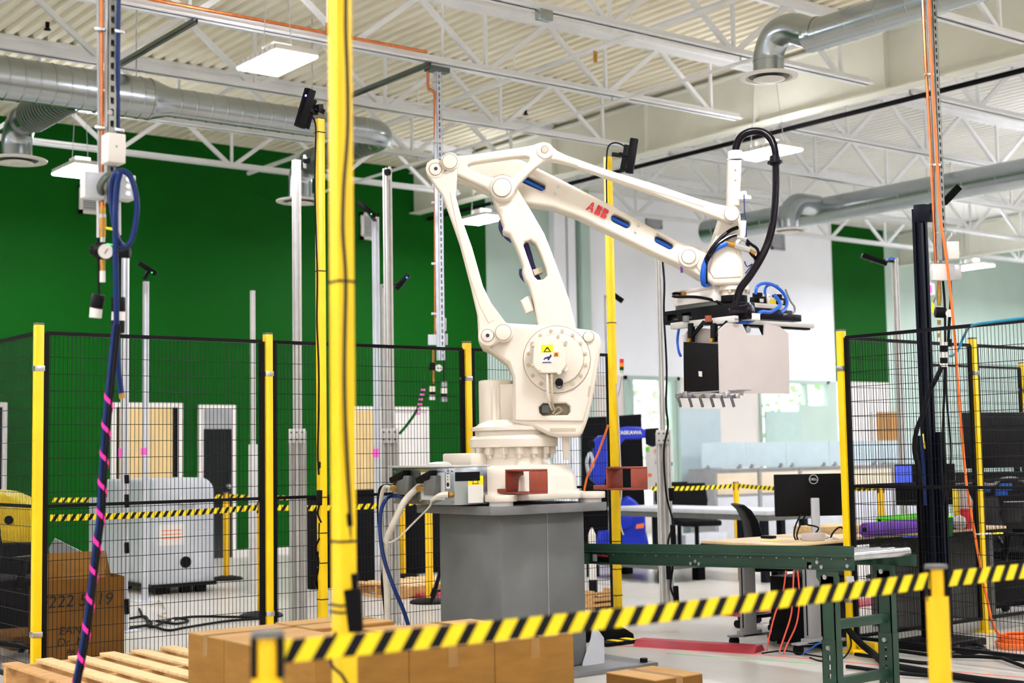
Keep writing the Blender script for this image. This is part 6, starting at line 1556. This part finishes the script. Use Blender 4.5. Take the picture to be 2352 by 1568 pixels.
cable('desk_cable', [ca(1905, 1250, 9.9), ca(1912, 1225, 9.9), ca(1930, 1210, 9.9), ca(1940, 1225, 9.9), ca(1935, 1260, 9.9)], .006, 'rubber', 'black looped cable at the right end of the maple desk')
tag(MB().box(*(lambda p: (p.x-.03, p.x+.03, p.y-.05, p.y+.05))(PZ(1765, 1236, .745)), .745, .765).part('desk_gadget', 'black', bevel=.004), 'small black gadget lying on the maple desk', 'gadget')
tag(MB().box(*(lambda p: (p.x-.04, p.x+.04, p.y-.06, p.y+.06))(PZ(1770, 1243, .745)), .745, .75).part('sticky_pad', 'tape_yellow', smooth=False), 'yellow paper pad on the maple desk', 'paper')
t = thing('pc_tower', 'large black computer tower under the maple desk', 'computer', (7.9, 6.85, 0))
MB().box(7.74, 8.1, 6.56, 7.04, .02, .48).part('case', 'black', t, bevel=.006)
for x in (7.78, 8.06):
    for y in (6.6, 7.0): MB().cyl((x, y, 0), (x, y, .02), .02, n=10).part('foot', 'rubber', t)
MB().box(7.736, 7.74, 6.62, 6.66, .4, .42).part('badge', 'grey_light', t, smooth=False)
for k, (pts, m_, lab) in enumerate(((((1805, 1310), (1798, 1360), (1780, 1410), (1765, 1470), (1762, 1495)), 'tape_red', 'pale red wire hanging left of the computer tower'), (((1823, 1310), (1820, 1380), (1815, 1420), (1795, 1480), (1790, 1498)), 'tape_red', 'red wire hanging straight in front of the computer tower'), (((1832, 1310), (1836, 1370), (1830, 1430), (1808, 1480), (1800, 1500)), 'tape_red', 'red wire bowing in front of the computer tower'), (((1905, 1466), (1885, 1475), (1860, 1490), (1845, 1502)), 'blue_bright', 'blue network cable curving out from beside the conveyor leg'), (((1750, 1500), (1800, 1494), (1850, 1502), (1900, 1510)), 'rubber', 'black cable on the floor in front of the computer tower'), (((1860, 1510), (1890, 1518), (1935, 1512), (1955, 1480), (1945, 1440)), 'rubber', 'black cable looping beside the yellow floor foot'))):
    cable('desk_wire', [PD(x, y, 9.6 if y < 1460 else min(9.6, 1.36*3267/(y-1034))) for x, y in pts], .0055, m_, lab)
cable('cable_bundle', [PD(1928, 1400, 9.6), PD(1945, 1440, 9.5), PD(1975, 1475, 9.45), PD(2005, 1500, 9.3), PZ(2040, 1525, .03), PZ(2150, 1545, .03), PZ(2260, 1562, .03), PZ(2352, 1572, .03)], .022, 'black_soft', 'thick black cable bundle slanting to the floor behind the conveyor legs')
# chair behind the desk: curved black back
t = thing('office_chair', 'black office chair with a curved back behind the maple desk', 'chair', on(PD(1755, 1300, 10.9), 0))
pc = [(1704, 1158), (1722, 1172), (1737, 1196), (1746, 1225), (1752, 1262)]
rg_ = []
for i, (x, y) in enumerate(pc):
    a = PD(x-9+i*-3, y+2, 10.85); b = PD(x+5, y, 10.85); rg_.append([a, b, b+HF*.42, a+HF*.42])
MB().loft(rg_).part('backrest', 'rubber', t, bevel=.012)
sc_ = on(PD(1790, 1300, 10.95), 0)
MB().bar(V3((sc_.x, sc_.y, .48))-HR*.2+HF*.2, V3((sc_.x, sc_.y, .48))+HR*.28+HF*.2, .46, .07).part('seat', 'black_soft', t, bevel=.02)
MB().cyl(on(sc_+HF*.2, .1), on(sc_+HF*.2, .46), .03, n=12).part('gas_lift', 'black', t)
for k in range(5):
    a = 2*math.pi*k/5; q_ = on(sc_+HF*.2, 0); e_ = q_+V3((.3*math.cos(a), .3*math.sin(a), .07))
    MB().bar(q_+UP*.1, e_, .045, .03).part('base_arm', 'black', t, bevel=.004)
    MB().cyl(e_+V3((-.02, 0, -.04)), e_+V3((.02, 0, -.04)), .03, n=10).part('caster', 'black', t)
for k, x in enumerate((1706, 1714, 1722)):
    tag(MB().lathe(PZ(x, 1158, .8), [(.03, -.03), (.04, .0), (.03, .03), (.01, .04)], 14).part('chrome_knob', 'chrome'), 'chrome ball ornament on the far table, %s' % ['beside the stanchion', 'middle of three', 'nearest the monitor'][k], 'ornament') if False else None

# ================================================================ second desk behind the mesh
t = thing('long_bench', 'long maple bench cluttered with foam rolls behind the mesh fence', 'desk', (9.1, 7.0, 0))
MB().box(7.98, 10.05, 6.62, 7.3, .725, .745).part('benchtop', 'maple', t, bevel=.002)
MB().box(7.975, 10.055, 6.615, 7.305, .69, .726).part('edge_band', 'black', t, smooth=False)
for x in (8.2, 9.1, 9.95): MB().box(x-.03, x+.03, 6.7, 7.2, 0, .69).part('leg_frame', 'grey_plastic', t, bevel=.004)
def roll(p0, p1, r, m_, lab):
    t = thing('foam_roll', lab, 'foam roll', p0); d = (p1-p0).normalized()
    MB().cyl(p0, p1, r, n=24).part('tube', m_, t, bevel=.008)
    MB().cyl(p0-d*.002, p0+d*.001, r*.35, n=14).part('bore', 'black', t)
a, b = PD(1986, 1218, 10.15), PD(2208, 1207, 11.05); za = .745+.052
roll(on(a, za), on(b, za), .052, 'purple', 'purple foam roll lying on the bench behind the mesh')
tag(MB().box(8.3, 8.9, 7.0, 7.3, .745, .8).part('timber_block', 'pine', bevel=.003), 'pale timber block under the green foam roll', 'block')
a, b = PD(2020, 1189, 10.7), PD(2172, 1188, 11.3)
zq = .8+.035; roll(on(a, zq), on(b, zq), .035, 'lime', 'lime green foam roll behind the purple one on the bench')
p = PZ(2172, 1232, .745); t = thing('green_crate', 'translucent green container at the end of the purple foam roll', 'container', on(p, .745))
MB().box(p.x-.05, p.x+.05, p.y-.03, p.y+.03, .745, .88).part('body', 'green_wall', t, bevel=.004); MB().box(p.x-.055, p.x+.055, p.y-.035, p.y+.035, .88, .89).part('lid', 'lime', t, bevel=.002)
mc2 = PD(2125, 1112, 11.2)
monitor(mc2, -HF-HR*.1, .46, .32, 'black monitor with a blue window on its screen behind the bench')
q_ = PD(2076, 1090, 11.1); tag(MB().bar(q_-HR*.065, q_+HR*.065, .008, .14).part('screen_window', 'screen', smooth=False), 'glowing blue window at the edge of the bench monitor', 'screen')
for k, (px, py, m_, sh, lab) in enumerate(((2203, 1180, 'white_plastic', 'ball', 'white ball on the bench beside the orange cable'), (2218, 1172, 'red', 'box', 'red box on the bench beside the orange cable'), (2198, 1140, 'tape_yellow', 'card', 'yellow card above the white ball on the bench'), (2212, 1150, 'panel_grey', 'bag', 'white bag behind the red box on the bench'))):
    p = PD(px, py, 10.9 + .1*k)
    if sh == 'ball': o = MB().lathe(on(p, .745), [(.01, 0), (.04, .015), (.055, .055), (.04, .095), (.01, .11)], 20).part('white_ball', m_)
    elif sh == 'box': o = MB().box(p.x-.03, p.x+.05, p.y-.03, p.y+.03, .745, .9).part('red_box', m_, bevel=.004)
    elif sh == 'card': o = MB().box(p.x-.05, p.x+.02, p.y-.005, p.y+.005, .745, 1.06).part('yellow_card', m_, bevel=.002)
    else: o = MB().loft([[on(p, .745)+V3((.09*math.cos(a), .05*math.sin(a), 0)) for a in [k_*math.pi/6 for k_ in range(12)]], [on(p, .95)+V3((.1*math.cos(a), .06*math.sin(a), 0)) for a in [k_*math.pi/6 for k_ in range(12)]], [on(p, 1.06)+V3((.03*math.cos(a), .02*math.sin(a), 0)) for a in [k_*math.pi/6 for k_ in range(12)]]]).part('white_bag', m_)
    tag(o, lab, {'ball': 'ball', 'box': 'box', 'card': 'card', 'bag': 'bag'}[sh])
for k, (px, m_, w_, lab) in enumerate(((2020, 'led_green', .05, 'small green card on the bench in front of the purple roll'), (2090, 'blue_bright', .12, 'blue tool on the bench in front of the purple roll'), (2290, 'tape_yellow', .1, 'yellow sheet on the bench beside the large black screen'), (2260, 'white_plastic', .14, 'white paper on the bench beside the fence post'))):
    p = PZ(px, 1236-(px-2000)*.04, .75); tag(MB().box(p.x-w_/2, p.x+w_/2, p.y-.02, p.y+.02, .745, .755).part('bench_item', m_ if m_ != 'led_green' else 'green_wall', bevel=.001), lab, 'clutter')
# large black display and dark equipment
DS = 12.9
a, b = PD(2213, 948, DS), PD(2380, 946, DS+.3); zl_, zh_ = PD(2213, 1076, DS).z, PD(2213, 947, DS).z
t = thing('large_display', 'large black display standing behind the mesh fence', 'display', on(a, 0))
MB().prism([on(a, zl_), on(b, zl_), on(b, zh_), on(a, zh_)], HF*.06).part('panel', 'black', t, bevel=.006)
for f_ in (.25, .75):
    q_ = a.lerp(b, f_); MB().cyl(on(q_, 0)+HF*.1, on(q_, zl_+.1)+HF*.1, .03, n=10).part('leg', 'black', t)
    MB().bar(on(q_, .03)-HF*.2, on(q_, .03)+HF*.4, .06, .05).part('foot', 'black', t)
t = thing('test_bench', 'dark equipment bench with blue connectors in front of the large display', 'bench', on(PD(2290, 1200, 12.2), 0))
a, b = PD(2222, 1085, 12.2), PD(2400, 1080, 12.5)
MB().prism([on(a, .78), on(b, .78), on(b, PD(2300, 1085, 12.3).z), on(a, PD(2222, 1085, 12.2).z)], HF*.35).part('rack', 'black_soft', t, bevel=.01)
MB().prism([on(a, 0), on(b, 0), on(b, .78), on(a, .78)], HF*.3).part('plinth', 'black', t, bevel=.01)
for px, py in ((2262, 1122), (2300, 1130), (2310, 1118)):
    p = PD(px, py, 12.2); MB().bar(p-HR*.05, p+HR*.05, .02, .06).part('blue_connector', 'blue_bright', t, bevel=.004)
MB().tube([PD(x, y, 12.1) for x, y in ((2180, 1112), (2230, 1108), (2280, 1112), (2300, 1100), (2330, 1098), (2370, 1112))], .012, n=8).part('armoured_cable', 'grey_mid', t)
office_chair(on(PD(2360, 1350, 11.6), 0), V3((.3, -1, 0)), 'black office chair behind the orange cable coil', .46, .95)
p = PZ(2122, 1436, 0); t = thing('waste_bin', 'black waste bin behind the near right stanchion', 'bin', p)
MB().lathe(p, [(.12, 0), (.16, .4), (.165, .4), (.165, .42), (.15, .42)], 24).part('bucket', 'black_soft', t)
MB().lathe(p, [(.13, .38), (.13, .395)], 24).part('liner', 'black', t)
# orange coil and cables near the fence foot
cc = PZ(2335, 1488, 0)
t = thing('cable_coil', 'coil of orange extension cable on the floor by the fence', 'cable coil', cc)
for k in range(7):
    r_ = .13+.012*(k % 3); g = [cc+V3((r_*math.cos(a)+.01*k, r_*.9*math.sin(a), .012+.012*k)) for a in [2*math.pi*i/20 for i in range(21)]]
    MB().tube(g, .009, n=8, sub=2).part('loop', 'orange', t)
for k, (pts, lab) in enumerate(((((1960, 1488), (2050, 1493), (2150, 1505), (2260, 1508), (2352, 1515)), 'black cable along the foot of the near mesh panel'), (((2180, 1500), (2230, 1488), (2270, 1495), (2300, 1510), (2352, 1530)), 'black cable tangle trailing from the fence foot'), (((2190, 1492), (2215, 1475), (2240, 1478), (2262, 1490), (2230, 1500), (2195, 1496)), 'looped black cable beside the fence post foot'), (((1965, 1502), (2060, 1515), (2130, 1522), (2170, 1514)), 'black cable lying behind the right stanchion'), (((1945, 1530), (2060, 1545), (2190, 1556), (2352, 1578)), 'black cable along the red floor tape'))):
    cable('floor_cable', [PZ(x, y, .015+.01*(i % 2)) for i, (x, y) in enumerate(pts)], .012, 'rubber', lab)
# floor tape
def tape(a, b, m_, lab, w_=.012):
    a = PZ(*a, 0.0); b = PZ(*b, 0.0); tag(MB().bar(a+UP*.001, b+UP*.001, w_, .002).part('floor_tape', m_, smooth=False), lab, 'floor tape')
tape((1375, 1480), (1745, 1503), 'tape_red', 'thin red floor line passing beneath the long cable ramp')
tape((1745, 1503), (2352, 1556), 'tape_red', 'thin red floor line running past the conveyor legs')
tape((1530, 1500), (1880, 1525), 'tape_green', 'thin green floor line in front of the conveyor')
tape((1960, 1536), (2352, 1572), 'tape_green', 'thin green floor line beyond the conveyor legs')
tape((1390, 1368), (1560, 1376), 'tape_green', 'pale green floor line below the low grey platform')
# black bag right of the pedestal
t = thing('black_bag', 'crumpled black bag slumped on the floor right of the pedestal', 'bag', PZ(1395, 1478, 0))
D_ = 10.4
base = [(1340, 1482), (1420, 1482), (1440, 1472), (1457, 1457)]; top_ = [(1340, 1410), (1395, 1418), (1428, 1438), (1455, 1455)]
rg_ = []
for (x0, y0), (x1, y1) in zip(base, top_):
    a = PD(x0, y0, D_); b = PD(x1, y1, D_); a = on(a, max(.0, a.z*0)); rg_.append([a, b, b+HF*.3-UP*.05, on(a+HF*.4, 0)])
MB().loft(rg_).part('fabric', 'black_soft', t, bevel=.015)
g = PZ(1428, 1478, 0); t = thing('hinged_ramp', 'black and yellow striped ramp edge beside the red cable ramp', 'ramp', g)
MB().box(g.x-.2, g.x+.12, g.y-.06, g.y+.06, 0, .03).part('ramp_body', 'rubber', t, bevel=.006)
for dx in (-.1, .03): MB().box(g.x+dx, g.x+dx+.06, g.y-.062, g.y+.05, .028, .033).part('yellow_stripe', 'tape_yellow', t, smooth=False)
p = PZ(1378, 1398, 0); t = thing('wood_crate', 'low wooden crate of scraps behind the pedestal edge', 'crate', p)
for k in range(3): MB().box(p.x-.16, p.x+.16, p.y-.1, p.y-.085, .03+.05*k, .06+.05*k).part('slat', 'pine2', t, smooth=False)
for dx in (-.16, .13): MB().box(p.x+dx, p.x+dx+.03, p.y-.085, p.y+.1, 0, .17).part('end_board', 'pine2', t, smooth=False)
MB().box(p.x-.13, p.x+.13, p.y-.08, p.y+.1, .02, .1).part('scraps', 'card_dark', t, bevel=.01)
t = thing('white_canister', 'tall white canister with a black foot behind the pedestal edge', 'canister', PZ(1362, 1372, 0))
p = on(PD(1361, 1300, 13.3), 0)
MB().cyl(on(p, .2), on(p, .62), .035, n=16).part('body', 'white_plastic', t); MB().cyl(on(p, 0), on(p, .2), .04, n=16).part('foot', 'black', t); MB().cyl(on(p, .62), on(p, .68), .034, .01, n=16).part('neck', 'white_plastic', t)

# ================================================================ blue robot, black board, far table
DB = 18.0
t = thing('blue_robot', 'cobalt blue industrial robot with white lettering behind the yellow pole', 'robot', on(PD(1435, 1246, DB), 0))
cpoly('upper_arm', [(1398, 992), (1412, 984), (1440, 979), (1472, 980), (1483, 988), (1483, 1004), (1470, 1008), (1435, 1009), (1425, 1022), (1410, 1030), (1398, 1020)], DB-.15, .22, 'blue_robot', t, .02)
cpoly('shoulder', [(1362, 1012), (1376, 1000), (1402, 998), (1412, 1010), (1410, 1060), (1404, 1112), (1372, 1114), (1356, 1100), (1356, 1070), (1364, 1040)], DB-.1, .3, 'blue_robot', t, .03)
MB().cyl(PD(1356, 1020, DB-.12), PD(1362, 1020, DB+.05), .05, n=16).part('motor_cap', 'black', t)
cpoly('gripper', [(1484, 984), (1512, 982), (1516, 1000), (1514, 1022), (1500, 1026), (1486, 1020)], DB-.14, .2, 'black', t, .01)
cpoly('wrist', [(1478, 985), (1486, 984), (1486, 1006), (1478, 1006)], DB-.1, .14, 'blue_robot', t, .01)
cpoly('lower_body', [(1424, 1162), (1432, 1146), (1446, 1140), (1460, 1150), (1472, 1164), (1482, 1172), (1484, 1220), (1482, 1260), (1400, 1260), (1404, 1200), (1412, 1175)], DB-.1, .34, 'blue_robot', t, .03)
MB().cyl(PD(1432, 1192, DB-.16), PD(1432, 1192, DB+.1), .13, n=24).part('turntable_joint', 'blue_robot', t, bevel=.02)
cpoly('base', [(1378, 1222), (1404, 1220), (1485, 1222), (1490, 1246), (1492, 1310), (1365, 1310), (1372, 1246)], DB-.05, .4, 'blue_robot', t, .02)
cpoly('orange_label', [(1462, 1204), (1480, 1201), (1478, 1212), (1460, 1214)], DB-.12, .01, 'orange', t, .0)
me = text_mesh('arm_lettering', 'YASKAWA', .064, .003, bold=.0015); me.transform(frame(PD(1446, 993.5, DB-.165), HR, UP)); link('arm_lettering', me, 'white_plastic', t)
MB().tube([PD(x, y, DB-.17) for x, y in ((1352, 1090), (1348, 1060), (1356, 1040), (1362, 1065), (1352, 1085))], .02, n=8).part('dress_pack', 'grey_light', t)
t = thing('black_board', 'tall black partition board behind the blue robot', 'partition', on(PD(1410, 1160, 18.8), 0))
for k, q_ in enumerate(([(1336, 958), (1398, 956), (1398, 1330), (1336, 1330)], [(1400, 956), (1473, 950), (1482, 1168), (1482, 1330), (1400, 1330)])):
    cpoly('board', q_, 18.8, .04, 'black_soft', t, .004)
t = thing('whiteboard', 'white board with coloured notes behind the aluminium pole', 'whiteboard', on(PD(1508, 1120, 19.3), 0))
cpoly('panel', [(1482, 1024), (1522, 1020), (1545, 1022), (1545, 1125), (1485, 1125)], 19.3, .04, 'white_plastic', t, .003)
for x, y, m_ in ((1508, 1034, 'orange'), (1486, 1030, 'lime'), (1512, 1085, 'lime'), (1492, 1091, 'orange'), (1510, 1062, 'cyan_hose'), (1490, 1108, 'tape_yellow'), (1540, 1065, 'cyan_hose')):
    cpoly('note', [(x-4, y-4), (x+5, y-4), (x+5, y+4), (x-4, y+4)], 19.27, .01, m_, t, 0)
cpoly('leg', [(1500, 1125), (1508, 1125), (1508, 1277), (1500, 1277)], 19.32, .03, 'grey_mid', t, 0)
t = thing('far_table', 'long grey steel table with dark legs beyond the conveyor', 'table', (11.6, 11.5, 0))
MB().box(11.2, 11.95, 10.2, 12.7, .7, .745).part('tabletop', 'grey_light', t, bevel=.004)
MB().box(11.22, 11.93, 10.22, 12.68, .64, .7).part('apron', 'grey_plastic', t, smooth=False)
for x in (11.26, 11.88):
    for y in (10.3, 10.62, 12.6): MB().box(x-.035, x+.035, y-.035, y+.035, 0, .64).part('leg', 'navy_alu', t, smooth=False)
t = thing('low_platform', 'low dark grey steel platform on the floor beyond the conveyor', 'platform', (11.0, 11.6, 0))
MB().box(10.45, 11.1, 10.95, 12.3, .14, .22).part('deck', 'grey_plastic', t, bevel=.004)
for x in (10.52, 11.03):
    for y in (11.05, 12.2): MB().box(x-.05, x+.05, y-.05, y+.05, 0, .14).part('leg', 'black_soft', t, smooth=False)
for k, (px, lab) in enumerate(((1600, 'black office chair at the far table beside the clear glass screen'), (1560, 'black office chair at the far table behind the aluminium pole'))):
    office_chair(on(PD(px, 1200, 17.7+.8*k), 0), V3((-.5, -1, 0)), lab, .46, .98)
tag(MB().box(*(lambda p: (p.x-.4, p.x+.4, p.y-.15, p.y+.15))(PD(1605, 1230, 19.5)), 0, .26).part('storage_box', 'grey_light', bevel=.01), 'pale grey storage box on the floor before the far chairs', 'box')
# cubicle cabinets with glass
YC = 14.2
xc = [PY(px, 1110, YC).x for px in (1640, 1742, 1836, 1935, 2050, 2170)]
for k in range(5):
    t = thing('cubicle_cabinet', 'beige and grey office cabinet %s' % ['beside the clear glass screen', 'behind the small far stanchion', 'behind the desktop monitor', 'behind the corner fence post', 'behind the bench monitor'][k], 'cabinet', (xc[k], YC, 0), 'office cabinets under the glass band')
    a, b = xc[k]+.01, xc[k+1]-.01
    MB().box(a, b, YC, YC+.5, 0, 1.1).part('carcass', 'grey_mid', t, smooth=False)
    MB().box(a+.04, b-.03, YC-.02, YC, .76, 1.06).part('upper_door', 'beige_panel', t, bevel=.004)
    MB().box(a+.04, b-.03, YC-.015, YC, .04, .72).part('lower_door', 'grey_light', t, bevel=.004)
    MB().box(a, b, YC-.02, YC+.5, 1.1, 1.12).part('top', 'grey_mid', t, smooth=False)
    for x in (a+.12, b-.12): MB().box(x-.02, x+.02, YC+.22, YC+.28, 1.12, 1.18).part('glass_clip', 'steel', t, smooth=False)
    o = tag(MB().box(a, b, YC+.24, YC+.25, 1.14, 1.5).part('frosted_partition', 'frost', smooth=False), 'frosted glass panel above the cabinet %s' % ['beside the clear glass screen', 'behind the small far stanchion', 'behind the desktop monitor', 'behind the corner fence post', 'behind the bench monitor'][k], 'glass', 'frosted glass panels on the cabinets')
q0, q1 = PY(1563, 1000, 15.0), PY(1656, 1000, 15.0)
t = thing('glass_screen', 'tall pale frosted glass screen left of the cabinets', 'screen', (q0.x, 15.0, 0))
MB().box(q0.x, q1.x, 15.0, 15.012, .1, PY(1610, 938, 15.0).z).part('glass_sheet', 'frost', t, smooth=False)
for x in (q0.x+.1, q1.x-.1): MB().box(x-.04, x+.04, 14.95, 15.06, 0, .14).part('foot', 'steel', t, smooth=False)
MB().box(q1.x-.03, q1.x, 14.98, 15.03, PY(1655, 1060, 15).z, PY(1655, 1048, 15).z).part('hinge', 'black', t, smooth=False)

p = PD(2139, 664, 22.0); t = thing('exit_sign', 'small white and pink lit sign beside the dark blue column', 'sign', p)
MB().bar(p-HR*.05, p+HR*.05, .05, .18).part('housing', 'white_plastic', t, bevel=.01); MB().bar(p-HR*.052-HF*.03, p-HR*.0-HF*.03, .004, .13).part('pink_face', 'pink_pale', t, smooth=False)
MB().cyl(p, on(p, ZD), .006, n=6).part('hanger', 'steel', t)
p = PZ(2320, 1206, .78); t = thing('open_laptop', 'open dark laptop on a stand at the end of the bench', 'laptop', p)
a_, b_ = PD(2292, 1200, 11.9), PD(2345, 1198, 12.1)
MB().prism([a_, b_, b_+HR*.06+UP*.17, a_+HR*.06+UP*.17], HF*.012).part('lid', 'black', t, bevel=.002)
MB().prism([a_, b_, b_+HF*.2, a_+HF*.2], UP*.012).part('keyboard', 'black', t, bevel=.002)
MB().bar(a_+HR*.06+UP*.172, b_+HR*.06+UP*.172, .006, .006).part('lid_edge', 'grey_light', t)
